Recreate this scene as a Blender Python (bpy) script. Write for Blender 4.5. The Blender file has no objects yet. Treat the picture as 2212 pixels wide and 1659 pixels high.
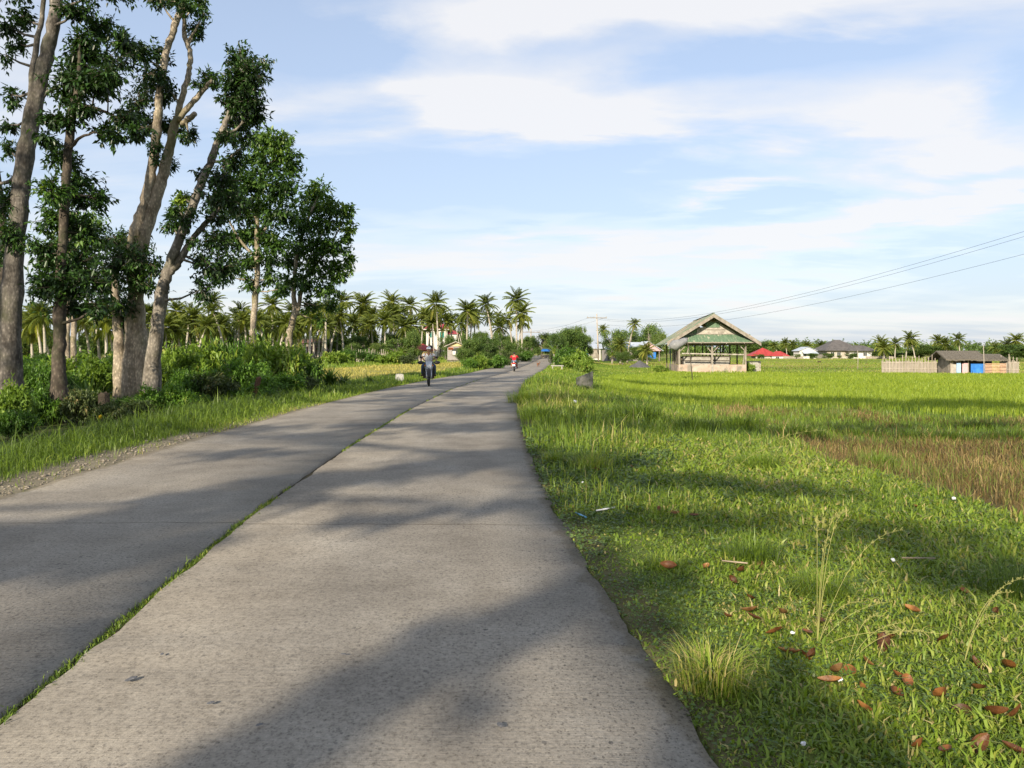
import bpy, math, random
import numpy as np
from mathutils import Vector, Matrix, Euler

R = math.radians
scene = bpy.context.scene
C = scene.collection
rng = np.random.default_rng(11)
random.seed(11)

# ---------------------------------------------------------------- picture <-> place
F, HX, HY, CZ = 1720.0, 1106.0, 760.0, 1.5      # focal length, principal column, horizon row (2212 px wide frame), eye height
SUN_AZ, SUN_EL = R(21), R(22.5)                 # sun stands behind the camera, to the left
SUN_FROM = np.array([-math.sin(SUN_AZ)*math.cos(SUN_EL), -math.cos(SUN_AZ)*math.cos(SUN_EL), math.sin(SUN_EL)])

def wp(px, py, Y):
    return np.array([(px-HX)/F*Y, Y, CZ+(HY-py)/F*Y])

def smooth_table(xs, ys, w):
    t = np.arange(-80, 700, 0.5)
    v = np.interp(t, xs, ys)
    k = np.ones(int(w*2)+1); k /= k.sum()
    p = len(k)//2
    v = np.convolve(np.pad(v, p, mode='edge'), k, mode='valid')
    return lambda q: np.interp(q, t, v)

XC = smooth_table([-80,0,3.2,7,12,21,33,45,60,80,100,125,170,230,400],
                  [0.0,-1.86,-2.09,-2.42,-2.6,-2.7,-2.5,-1.95,-0.9,0.7,2.2,4.2,7.6,12.5,28], 3)
ZR = smooth_table([-80,25,45,62,100,130,170,200,260,700],[0,0,-.08,-.2,0,.35,.75,.68,.45,.4], 12)
ZRT = smooth_table([-80,30,60,100,200,400],[-.62,-.68,-.8,-.8,-.42,-.2], 14)
ZLF = smooth_table([-80,50,60,90,115,150,400],[-.22,-.22,-.12,.08,.5,.6,.7], 10)
HALF = 2.85

def sstep(t):
    t = np.clip(t, 0, 1)
    return t*t*(3-2*t)

def vn(x, y):
    """cheap smooth noise, about -1..1"""
    return (np.sin(x*1.31+y*.57+1.3)*np.sin(y*1.13-x*.41+.7)+np.sin(x*.53-y*.77+2.1)*np.sin(x*.29+y*.61)
            + .5*np.sin(x*2.9+y*1.7)*np.sin(y*3.1-x*1.3+.5))*.45

def G(x, y):
    x = np.asarray(x, float); y = np.asarray(y, float)
    s = x-XC(y)
    zr = ZR(y)
    tr = sstep((s-HALF-.9)/8.5)
    tl = sstep((-s-HALF-.6)/5.0)
    z = zr-.03
    z = np.where(s > 0, z*(1-tr)+ZRT(y)*tr, z*(1-tl)+ZLF(y)*tl)
    off = sstep((np.abs(s)-HALF-.5)/2.5)
    z = z+off*(.05*vn(x*.8, y*.8)+.07*vn(x*.17+4, y*.13))
    return np.where(np.abs(s) < HALF, zr-.06, z)

def gz(x, y):
    return float(G(x, y))

def gp(px, py):
    """where the ray through a picture point meets the ground"""
    Y = np.concatenate([np.arange(1.5, 40, .05), np.arange(40, 600, .25)])
    X = (px-HX)/F*Y
    d = CZ+(HY-py)/F*Y-G(X, Y)
    i = np.argmax(d < 0) if (d < 0).any() else len(Y)-1
    return np.array([X[i], Y[i], float(G(X[i], Y[i]))])

def gx(px, Y):
    X = (px-HX)/F*Y
    return np.array([X, Y, gz(X, Y)])

# ---------------------------------------------------------------- object helpers
def tagp(o, label=None, cat=None, group=None, kind=None):
    if label: o['label'] = label
    if cat: o['category'] = cat
    if group: o['group'] = group
    if kind: o['kind'] = kind
    return o

def thing(name, label, cat, loc=(0,0,0), rotz=0.0, group=None, scale=1.0):
    o = bpy.data.objects.new(name, None)
    o.empty_display_size = .2
    C.objects.link(o)
    o.location = [float(v) for v in loc]; o.rotation_euler = (0, 0, rotz); o.scale = (scale,)*3
    return tagp(o, label, cat, group)

def dup(root, loc, rotz=0.0, scale=1.0, label=None, group=None):
    def cp(o, par):
        c = o.copy(); C.objects.link(c)
        if par is not None:
            c.parent = par
        for ch in o.children:
            cp(ch, c)
        return c
    r = cp(root, None)
    r.location = [float(v) for v in loc]; r.rotation_euler = (0, 0, rotz)
    r.scale = (scale,)*3 if not hasattr(scale, '__len__') else scale
    if label: r['label'] = label
    if group: r['group'] = group
    return r

def np_mesh(name, verts, faces_list, smooth=False, attrs=None):
    """faces_list: list of (n,k) int arrays"""
    me = bpy.data.meshes.new(name)
    verts = np.ascontiguousarray(verts, dtype=np.float32)
    me.vertices.add(len(verts)); me.vertices.foreach_set('co', verts.ravel())
    nl = sum(f.size for f in faces_list); nf = sum(len(f) for f in faces_list)
    me.loops.add(nl); me.polygons.add(nf)
    me.loops.foreach_set('vertex_index', np.concatenate([f.ravel() for f in faces_list]).astype(np.int32))
    tot = np.concatenate([np.full(len(f), f.shape[1], np.int32) for f in faces_list])
    st = np.concatenate([[0], np.cumsum(tot)[:-1]]).astype(np.int32)
    me.polygons.foreach_set('loop_start', st)
    me.update(calc_edges=True)
    if smooth:
        me.polygons.foreach_set('use_smooth', np.ones(nf, bool))
    for k, v in (attrs or {}).items():
        v = np.asarray(v, dtype=np.float32)
        if v.ndim == 1:
            a = me.attributes.new(k, 'FLOAT', 'POINT'); a.data.foreach_set('value', v)
        else:
            a = me.attributes.new(k, 'FLOAT_COLOR', 'POINT'); a.data.foreach_set('color', v.ravel())
    return me

def link(name, me, m=None, parent=None):
    o = bpy.data.objects.new(name, me); C.objects.link(o)
    if m is not None:
        me.materials.clear(); me.materials.append(m)
    if parent is not None:
        o.parent = parent
    return o

class MB:
    """collects shapes, builds one mesh"""
    def __init__(s): s.v = []; s.f = []
    def add(s, vs, fs):
        b = len(s.v); s.v += [tuple(float(c) for c in p) for p in vs]; s.f += [tuple(b+i for i in f) for f in fs]
        return s
    def hexa(s, p):      # 8 corners: bottom 4 (ccw), top 4
        return s.add(p, [(3,2,1,0),(4,5,6,7),(0,1,5,4),(1,2,6,5),(2,3,7,6),(3,0,4,7)])
    def box(s, c, d, rz=0.0, ry=0.0, rx=0.0):
        m = Euler((rx, ry, rz)).to_matrix()
        c = Vector(c); h = [x/2 for x in d]
        return s.hexa([c+m@Vector((sx*h[0], sy*h[1], sz*h[2])) for sz in (-1,1) for sx, sy in ((-1,-1),(1,-1),(1,1),(-1,1))])
    def beam(s, a, b, w, h=None, up=(0,0,1)):
        a, b = Vector(a), Vector(b); h = h or w
        d = (b-a).normalized(); u = Vector(up)
        if abs(d.dot(u)) > .95: u = Vector((0,1,0))
        r = d.cross(u).normalized(); u = r.cross(d).normalized()
        r *= w/2; u *= h/2
        return s.hexa([a-r-u, a+r-u, a+r+u, a-r+u, b-r-u, b+r-u, b+r+u, b-r+u])
    def tube(s, pts, rad, n=8, cap=True):
        pts = [Vector(p) for p in pts]
        rad = [rad]*len(pts) if not hasattr(rad, '__len__') else rad
        vs, fs = [], []
        ref = None
        for i, p in enumerate(pts):
            d = (pts[min(i+1, len(pts)-1)]-pts[max(i-1, 0)])
            d = d.normalized() if d.length > 1e-9 else Vector((0,0,1))
            if ref is None:
                ref = d.orthogonal().normalized()
            ref = (ref-d*ref.dot(d)).normalized(); q = d.cross(ref)
            for k in range(n):
                a = 2*math.pi*k/n
                vs.append(p+(ref*math.cos(a)+q*math.sin(a))*rad[i])
        for i in range(len(pts)-1):
            for k in range(n):
                fs.append((i*n+k, i*n+(k+1) % n, (i+1)*n+(k+1) % n, (i+1)*n+k))
        if cap:
            fs.append(tuple(range(n))[::-1]); fs.append(tuple((len(pts)-1)*n+k for k in range(n)))
        return s.add(vs, fs)
    def ball(s, c, r, n=10, m=7, jit=0.0):
        r = (r, r, r) if not hasattr(r, '__len__') else r
        vs = [(c[0], c[1], c[2]+r[2])]
        for i in range(1, m):
            t = math.pi*i/m
            for k in range(n):
                a = 2*math.pi*k/n; j = 1+random.uniform(-jit, jit)
                vs.append((c[0]+r[0]*math.sin(t)*math.cos(a)*j, c[1]+r[1]*math.sin(t)*math.sin(a)*j, c[2]+r[2]*math.cos(t)*j))
        vs.append((c[0], c[1], c[2]-r[2]))
        fs = [(0, 1+k, 1+(k+1) % n) for k in range(n)]
        for i in range(m-2):
            for k in range(n):
                a, b = 1+i*n+k, 1+i*n+(k+1) % n
                fs.append((a, a+n, b+n, b))
        e = len(vs)-1; o = 1+(m-2)*n
        fs += [(o+k, e, o+(k+1) % n) for k in range(n)]
        return s.add(vs, fs)
    def prism(s, poly, axis_vec):
        """closed polygon of 3d points pushed along axis_vec"""
        p = [Vector(q) for q in poly]; a = Vector(axis_vec); n = len(p)
        return s.add(p+[q+a for q in p], [tuple(range(n))[::-1], tuple(range(n, 2*n))]+[(i, (i+1) % n, n+(i+1) % n, n+i) for i in range(n)])
    def torus(s, c, R_, r, axis='x', n=28, m=8, sx=1.0):
        vs, fs = [], []
        for i in range(n):
            a = 2*math.pi*i/n
            for k in range(m):
                b = 2*math.pi*k/m
                q = R_+r*math.cos(b); w = r*sx*math.sin(b)
                p = {'x': (w, q*math.cos(a), q*math.sin(a)), 'y': (q*math.cos(a), w, q*math.sin(a)), 'z': (q*math.cos(a), q*math.sin(a), w)}[axis]
                vs.append((c[0]+p[0], c[1]+p[1], c[2]+p[2]))
        for i in range(n):
            for k in range(m):
                fs.append((i*m+k, ((i+1) % n)*m+k, ((i+1) % n)*m+(k+1) % m, i*m+(k+1) % m))
        return s.add(vs, fs)
    def build(s, name, m, parent=None, smooth=False):
        me = bpy.data.meshes.new(name); me.from_pydata(s.v, [], s.f); me.update()
        import bmesh as _b
        bm = _b.new(); bm.from_mesh(me); _b.ops.recalc_face_normals(bm, faces=bm.faces); bm.to_mesh(me); bm.free()
        if smooth:
            me.polygons.foreach_set('use_smooth', np.ones(len(me.polygons), bool))
        return link(name, me, m, parent)

# ---------------------------------------------------------------- materials
def new_mat(name):
    m = bpy.data.materials.new(name); m.use_nodes = True
    nt = m.node_tree
    return m, nt, nt.nodes['Principled BSDF']

def N(nt, t, **kw):
    n = nt.nodes.new(t)
    for k, v in kw.items():
        if k.startswith('i_'):
            key = k[2:]; key = int(key) if key.isdigit() else key
            n.inputs[key].default_value = v
        else:
            setattr(n, k, v)
    return n

def ramp(nt, stops):
    n = nt.nodes.new('ShaderNodeValToRGB'); e = n.color_ramp.elements
    while len(e) < len(stops): e.new(.5)
    for q, (p, c) in zip(e, stops):
        q.position = p; q.color = (*c[:3], 1)
    return n

def rough_mat(name, c1, c2, scale=3.0, rough=.85, bump=.15, spots=None, stretch=(1,1,1), detail=6, metal=0.0, bscale=None, dist=.02):
    """two-tone weathered surface; spots = (colour, scale, threshold) for stains or rust"""
    m, nt, p = new_mat(name)
    tc = N(nt, 'ShaderNodeTexCoord'); mp = N(nt, 'ShaderNodeMapping'); mp.inputs['Scale'].default_value = stretch
    nt.links.new(tc.outputs['Object'], mp.inputs['Vector'])
    no = N(nt, 'ShaderNodeTexNoise', i_Scale=scale, i_Detail=detail, i_Roughness=.62)
    nt.links.new(mp.outputs[0], no.inputs['Vector'])
    rp = ramp(nt, [(.32, c1), (.68, c2)]); nt.links.new(no.outputs['Fac'], rp.inputs[0])
    col = rp.outputs[0]
    if spots:
        sc, ss, th = spots
        n2 = N(nt, 'ShaderNodeTexNoise', i_Scale=ss, i_Detail=5.0, i_Roughness=.6); nt.links.new(mp.outputs[0], n2.inputs['Vector'])
        r2 = ramp(nt, [(th, (0,0,0)), (th+.1, (1,1,1))]); nt.links.new(n2.outputs['Fac'], r2.inputs[0])
        mx = N(nt, 'ShaderNodeMix', data_type='RGBA'); nt.links.new(r2.outputs[0], mx.inputs[0]); nt.links.new(col, mx.inputs[6]); mx.inputs[7].default_value = (*sc, 1)
        col = mx.outputs[2]
    nt.links.new(col, p.inputs['Base Color'])
    p.inputs['Roughness'].default_value = rough; p.inputs['Metallic'].default_value = metal
    p.inputs['Specular IOR Level'].default_value = .25
    if bump:
        b = N(nt, 'ShaderNodeBump', i_Strength=bump, i_Distance=dist)
        n3 = N(nt, 'ShaderNodeTexNoise', i_Scale=bscale or scale*4, i_Detail=5.0); nt.links.new(mp.outputs[0], n3.inputs['Vector'])
        nt.links.new(n3.outputs['Fac'], b.inputs['Height']); nt.links.new(b.outputs[0], p.inputs['Normal'])
    return m

def plain(name, c, rough=.5, metal=0.0, spec=.4):
    m, nt, p = new_mat(name)
    tc = N(nt, 'ShaderNodeTexCoord'); no = N(nt, 'ShaderNodeTexNoise', i_Scale=9.0, i_Detail=3.0); nt.links.new(tc.outputs['Object'], no.inputs['Vector'])
    rp = ramp(nt, [(.3, [v*.82 for v in c]), (.7, [min(1, v*1.1) for v in c])]); nt.links.new(no.outputs['Fac'], rp.inputs[0])
    nt.links.new(rp.outputs[0], p.inputs['Base Color'])
    p.inputs['Roughness'].default_value = rough; p.inputs['Metallic'].default_value = metal; p.inputs['Specular IOR Level'].default_value = spec
    return m

def leaf_mat(name, stops, trans=.35, rough=.45, spec=.35, objvar=.0):
    """foliage: colour from each leaf's own tint, some light comes through"""
    m, nt, p = new_mat(name)
    at = N(nt, 'ShaderNodeAttribute', attribute_name='tint')
    src = at.outputs['Fac']
    if objvar:
        oi = N(nt, 'ShaderNodeObjectInfo')
        ma = N(nt, 'ShaderNodeMath', operation='MULTIPLY_ADD'); nt.links.new(oi.outputs['Random'], ma.inputs[0]); ma.inputs[1].default_value = objvar; nt.links.new(src, ma.inputs[2])
        mb = N(nt, 'ShaderNodeMath', operation='SUBTRACT', use_clamp=True); nt.links.new(ma.outputs[0], mb.inputs[0]); mb.inputs[1].default_value = objvar/2
        src = mb.outputs[0]
    rp = ramp(nt, stops); nt.links.new(src, rp.inputs[0])
    nt.links.new(rp.outputs[0], p.inputs['Base Color'])
    p.inputs['Roughness'].default_value = rough; p.inputs['Specular IOR Level'].default_value = spec
    tr = N(nt, 'ShaderNodeBsdfTranslucent')
    g = N(nt, 'ShaderNodeMix', data_type='RGBA', blend_type='MULTIPLY', i_0=1.0); nt.links.new(rp.outputs[0], g.inputs[6]); g.inputs[7].default_value = (1.5, 1.45, .6, 1)
    nt.links.new(g.outputs[2], tr.inputs['Color'])
    mx = N(nt, 'ShaderNodeMixShader', i_0=trans)
    nt.links.new(p.outputs[0], mx.inputs[1]); nt.links.new(tr.outputs[0], mx.inputs[2])
    nt.links.new(mx.outputs[0], nt.nodes['Material Output'].inputs['Surface'])
    return m

M = {}
# ---------------------------------------------------------------- camera, sun, sky
cam = bpy.data.cameras.new('camera'); co = bpy.data.objects.new('camera', cam); C.objects.link(co)
co.location = (0, 0, CZ); co.rotation_euler = (R(90), 0, 0)
cam.sensor_width = 36; cam.lens = 36*F/2212; cam.shift_y = (HY-829.5)/2212; cam.clip_start = .05; cam.clip_end = 6000
scene.camera = co
sun = bpy.data.lights.new('sun', 'SUN'); sun.energy = 4.2; sun.angle = R(.55); sun.color = (1.0, .87, .68)
so = bpy.data.objects.new('sun', sun); C.objects.link(so)
so.rotation_euler = Vector(-SUN_FROM).to_track_quat('-Z', 'Y').to_euler(); so.location = (-20, -40, 30)
scene.view_settings.view_transform = 'Standard'; scene.view_settings.look = 'None'; scene.view_settings.gamma = 1
scene.view_settings.exposure = 0.9

def build_sky():
    w = bpy.data.worlds.new('World'); scene.world = w; w.use_nodes = True
    nt = w.node_tree; bg = nt.nodes['Background']
    L = nt.links.new
    def mt(op, a, b=None, c=None, clamp=False):
        n = N(nt, 'ShaderNodeMath', operation=op, use_clamp=clamp)
        for i, v in enumerate((a, b, c)):
            if v is None: continue
            if isinstance(v, (int, float)): n.inputs[i].default_value = v
            else: L(v, n.inputs[i])
        return n.outputs[0]
    sky = N(nt, 'ShaderNodeTexSky', sky_type='NISHITA', sun_disc=False, sun_elevation=SUN_EL, sun_rotation=math.pi+SUN_AZ, altitude=0, air_density=1.0, dust_density=1.2, ozone_density=1.0)
    tc = N(nt, 'ShaderNodeTexCoord'); sp = N(nt, 'ShaderNodeSeparateXYZ'); L(tc.outputs['Generated'], sp.inputs[0])
    x, y, z = sp.outputs
    az = mt('ARCTAN2', x, y); el = mt('ARCSINE', z)
    # cloud sheet seen in perspective: position on a flat layer
    den = mt('ADD', mt('MAXIMUM', z, 0.0), .10)
    cu = mt('DIVIDE', x, den); cv = mt('DIVIDE', y, den)
    cmb = N(nt, 'ShaderNodeCombineXYZ'); L(cu, cmb.inputs[0]); L(cv, cmb.inputs[1])
    rot = N(nt, 'ShaderNodeMapping'); rot.inputs['Rotation'].default_value = (0, 0, R(-14)); rot.inputs['Scale'].default_value = (.55, 1.0, 1); rot.inputs['Location'].default_value = (3.1, 1.7, 0)
    L(cmb.outputs[0], rot.inputs[0])
    n1 = N(nt, 'ShaderNodeTexNoise', i_Scale=.75, i_Detail=9.0, i_Roughness=.56, i_Distortion=.55); L(rot.outputs[0], n1.inputs['Vector'])
    n2 = N(nt, 'ShaderNodeTexNoise', i_Scale=2.6, i_Detail=7.0, i_Roughness=.55, i_Distortion=.3); L(rot.outputs[0], n2.inputs['Vector'])
    # angular noise that frays the big shapes
    ca = N(nt, 'ShaderNodeCombineXYZ'); L(mt('MULTIPLY', az, 1.0), ca.inputs[0]); L(mt('MULTIPLY', el, 2.6), ca.inputs[1])
    n3 = N(nt, 'ShaderNodeTexNoise', i_Scale=5.0, i_Detail=6.0, i_Roughness=.6); L(ca.outputs[0], n3.inputs['Vector'])
    azw = mt('MULTIPLY_ADD', mt('SUBTRACT', n3.outputs['Fac'], .5), .30, az)
    elw = mt('MULTIPLY_ADD', mt('SUBTRACT', n2.outputs['Fac'], .5), .10, el)
    tot = mt('MULTIPLY_ADD', mt('SUBTRACT', n1.outputs['Fac'], .5), 1.9, .65)
    tot = mt('MULTIPLY_ADD', mt('SUBTRACT', n2.outputs['Fac'], .5), .9, tot)
    blobs = SKY_BLOBS
    for px, py, rx, ry, a, tilt in blobs:
        A = math.atan((px-HX)/F); E = math.atan((HY-py)/F*math.cos(A)); wx = rx/F*math.cos(A)**2; wy = ry/F
        da = mt('SUBTRACT', azw, A); de = mt('SUBTRACT', elw, E)
        u = mt('DIVIDE', mt('ADD', mt('MULTIPLY', da, math.cos(tilt)), mt('MULTIPLY', de, math.sin(tilt))), wx)
        v = mt('DIVIDE', mt('SUBTRACT', mt('MULTIPLY', de, math.cos(tilt)), mt('MULTIPLY', da, math.sin(tilt))), wy)
        g = mt('EXPONENT', mt('MULTIPLY', mt('ADD', mt('MULTIPLY', u, u), mt('MULTIPLY', v, v)), -1.0))
        tot = mt('MULTIPLY_ADD', g, a*.68, tot)
    cl = ramp(nt, [(.10, (0,0,0)), (.50, (.55,.55,.55)), (1.0, (1,1,1))]); L(tot, cl.inputs[0])
    # thin veil: thicker towards the horizon
    veil = ramp(nt, [(0.0, (.85,.85,.85)), (.10, (.74,.74,.74)), (.3, (.62,.62,.62)), (.6, (.46,.46,.46))]); L(el, veil.inputs[0])
    cov = mt('MAXIMUM', cl.outputs[0], veil.outputs[0])
    mx = N(nt, 'ShaderNodeMix', data_type='RGBA'); L(mt('MULTIPLY', cov, .93), mx.inputs[0])
    br = N(nt, 'ShaderNodeMix', data_type='RGBA', blend_type='MULTIPLY', i_0=1.0); L(sky.outputs[0], br.inputs[6]); br.inputs[7].default_value = SKY_TINT
    L(br.outputs[2], mx.inputs[6])
    cc = ramp(nt, [(.42, CLOUD_LO), (1.0, CLOUD_HI)]); L(tot, cc.inputs[0])
    cs = N(nt, 'ShaderNodeMix', data_type='RGBA', blend_type='MULTIPLY', i_0=1.0); L(cc.outputs[0], cs.inputs[6]); cs.inputs[7].default_value = (CLOUD_GAIN,)*3+(1,)
    L(cs.outputs[2], mx.inputs[7])
    L(mx.outputs[2], bg.inputs['Color']); bg.inputs['Strength'].default_value = SKY_STRENGTH
SKY_STRENGTH = .11; SKY_TINT = (.98, .97, 1.03, 1); CLOUD_GAIN = 4.5; CLOUD_LO = (.64, .745, .92); CLOUD_HI = (1.0, 1.0, 1.02)
#            px    py   rx   ry   amount tilt
SKY_BLOBS = [(660, 110, 170, 62, -1.1, -.15), (480, 20, 130, 60, -.5, 0), (790, 70, 90, 55, -.3, 0), (300, 120, 160, 120, -.2, 0),
             (1850, 95, 280, 36, -.75, .05), (2190, 160, 120, 60, -.5, 0), (1500, 140, 260, 22, -.35, .1), (1250, 110, 200, 18, -.2, .1),
             (1050, 30, 240, 55, .5, 0), (1550, 20, 320, 45, .45, 0), (2050, 20, 200, 30, .2, 0), (1000, 220, 300, 60, .75, -.12), (1300, 205, 300, 48, .5, -.05), (700, 230, 150, 80, .45, .4), (1250, 285, 260, 26, .4, -.05), (1600, 240, 260, 36, .35, -.05),
             (2050, 310, 260, 60, .75, -.12), (1850, 240, 200, 50, .4, 0), (1620, 412, 110, 18, .85, 0), (1980, 455, 330, 24, .7, .06), (1750, 500, 260, 16, .5, .05), (1350, 365, 420, 34, -.5, .05), (2100, 400, 200, 18, -.35, .1),
             (1280, 500, 280, 20, .5, 0), (1450, 535, 250, 16, .4, .04), (950, 400, 260, 60, -.35, 0), (900, 470, 200, 16, .3, -.05), (2130, 580, 160, 28, -.7, 0), (1850, 560, 200, 16, -.3, 0), (1500, 600, 500, 26, .25, 0), (1600, 460, 220, 16, -.45, 0),
             (200, 330, 260, 120, .4, 0), (150, 40, 130, 80, -.3, 0), (850, 560, 260, 22, .25, .03)]
build_sky()
# ---------------------------------------------------------------- zones on the ground
def in_poly(x, y, poly):
    r = np.zeros(np.shape(x), bool); n = len(poly); j = n-1
    for i in range(n):
        xi, yi = poly[i][:2]; xj, yj = poly[j][:2]
        c = ((yi > y) != (yj > y)) & (x < (xj-xi)*(y-yi)/((yj-yi)+1e-12)+xi)
        r ^= c; j = i
    return r
def zone(pts): return [gp(*p)[:2] for p in pts]
Z_RICE = zone([(1295,822),(1330,812),(1440,806),(1560,809),(1700,809),(2212,812),(2500,815),(2700,915),(2200,905),(1880,886),(1650,882),(1480,878),(1360,868),(1300,850)])
Z_DRY1 = zone([(1540,888),(1650,886),(1880,890),(2200,909),(2700,920),(2700,962),(2212,946),(1950,940),(1750,934),(1640,916)])
Z_DRY2 = zone([(1690,946),(1950,950),(2212,956),(2700,975),(2700,1250),(2290,1150),(2110,1085),(1960,1040),(1800,1000)])
Z_GOLD = zone([(700,829),(790,826),(870,815),(960,801),(1040,788),(1010,784),(930,786),(860,789),(760,793),(680,800)])
Z_GREENL = zone([(640,797),(700,790),(860,783),(880,778),(760,774),(600,776)])
Z_FARY = [(20,100),(62,112),(70,150),(30,165),(12,140)]

def lateral(x, y): return x-XC(y)

# ---------------------------------------------------------------- the ground sheet: one polar sheet out to the horizon
def build_ground():
    na = 440
    ang = np.concatenate([np.linspace(-48, 48, 300, endpoint=False), np.linspace(48, 312, na-300, endpoint=False)])*math.pi/180
    rad = np.concatenate([[0.0], np.geomspace(.6, 300, 330), np.geomspace(320, 4500, 24)])
    A, Rr = np.meshgrid(ang, rad[1:])
    X = (Rr*np.sin(A)).ravel(); Y = (Rr*np.cos(A)).ravel()
    X = np.concatenate([[0.0], X]); Y = np.concatenate([[0.0], Y])
    far = sstep((np.hypot(X, Y)-380)/300)
    Z = G(X, np.clip(Y, -70, 690))*(1-far)+far*.2
    nr = len(rad)-1
    i = np.arange(nr-1)[:, None]*na+1; k = np.arange(na)[None, :]; k2 = (k+1) % na
    q = np.stack([i+k, i+na+k, i+na+k2, i+k2], -1).reshape(-1, 4)[:, ::-1]
    t = np.stack([np.zeros(na, int), 1+np.arange(na), 1+(np.arange(na)+1) % na], -1)[:, ::-1]
    # colour of what grows or lies there
    s = lateral(X, Y)
    n = vn(X*.7, Y*.7)*.5+vn(X*.11+9, Y*.11)*.5
    col = np.zeros((len(X), 3))
    green = np.array([.085, .125, .028]); straw = np.array([.25, .215, .07]); earth = np.array([.10, .075, .045])
    w = np.clip(.35+.5*n, 0, 1)[:, None]
    col[:] = green*(1-w)+np.array([.15, .17, .045])*w
    farf = sstep((Y-60)/40)[:, None]
    w2 = np.clip(.55+.8*vn(X*.035, Y*.09+3)+.3*n, 0, 1)[:, None]
    col = col*(1-farf)+farf*(np.array([.13, .19, .035])*(1-w2)+np.array([.27, .245, .075])*w2)
    def paint(mask, c, a=.9):
        f = (mask*a)[:, None]; col[:] = col*(1-f)+np.array(c)*f
    paint(in_poly(X, Y, Z_RICE), (.07, .12, .018)); paint(in_poly(X, Y, Z_DRY1), (.10, .105, .035)); paint(in_poly(X, Y, Z_DRY2), (.13, .10, .045))
    paint(in_poly(X, Y, Z_GOLD), (.27, .25, .075)); paint(in_poly(X, Y, Z_GREENL), (.13, .20, .03)); paint(in_poly(X, Y, Z_FARY), (.33, .27, .075), .8)
    paint((s < -HALF) & (s > -HALF-.9) & (Y < 24), (.23, .195, .15), .85)
    paint((s > HALF) & (s < HALF+.25) & (Y < 30), (.12, .095, .06), .7)
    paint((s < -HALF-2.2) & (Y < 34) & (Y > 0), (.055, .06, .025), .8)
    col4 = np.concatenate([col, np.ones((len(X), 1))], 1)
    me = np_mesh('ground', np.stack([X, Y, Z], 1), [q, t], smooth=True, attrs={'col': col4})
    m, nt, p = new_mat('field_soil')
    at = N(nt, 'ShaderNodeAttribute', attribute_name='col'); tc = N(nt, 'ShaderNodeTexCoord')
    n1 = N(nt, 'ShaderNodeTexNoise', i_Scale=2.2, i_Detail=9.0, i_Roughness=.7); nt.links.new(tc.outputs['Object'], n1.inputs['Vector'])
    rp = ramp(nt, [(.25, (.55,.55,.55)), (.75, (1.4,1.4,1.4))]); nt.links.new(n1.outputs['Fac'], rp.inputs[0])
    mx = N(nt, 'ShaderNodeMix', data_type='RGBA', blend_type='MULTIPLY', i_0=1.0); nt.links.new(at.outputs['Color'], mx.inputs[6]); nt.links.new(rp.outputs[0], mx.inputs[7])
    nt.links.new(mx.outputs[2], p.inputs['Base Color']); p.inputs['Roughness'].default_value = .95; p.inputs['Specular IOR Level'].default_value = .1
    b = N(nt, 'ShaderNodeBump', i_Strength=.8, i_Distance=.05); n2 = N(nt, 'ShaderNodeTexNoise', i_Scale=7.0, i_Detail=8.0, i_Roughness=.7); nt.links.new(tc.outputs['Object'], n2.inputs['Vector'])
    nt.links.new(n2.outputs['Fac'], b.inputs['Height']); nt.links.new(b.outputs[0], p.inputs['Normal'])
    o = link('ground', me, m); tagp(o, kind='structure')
build_ground()

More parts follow.
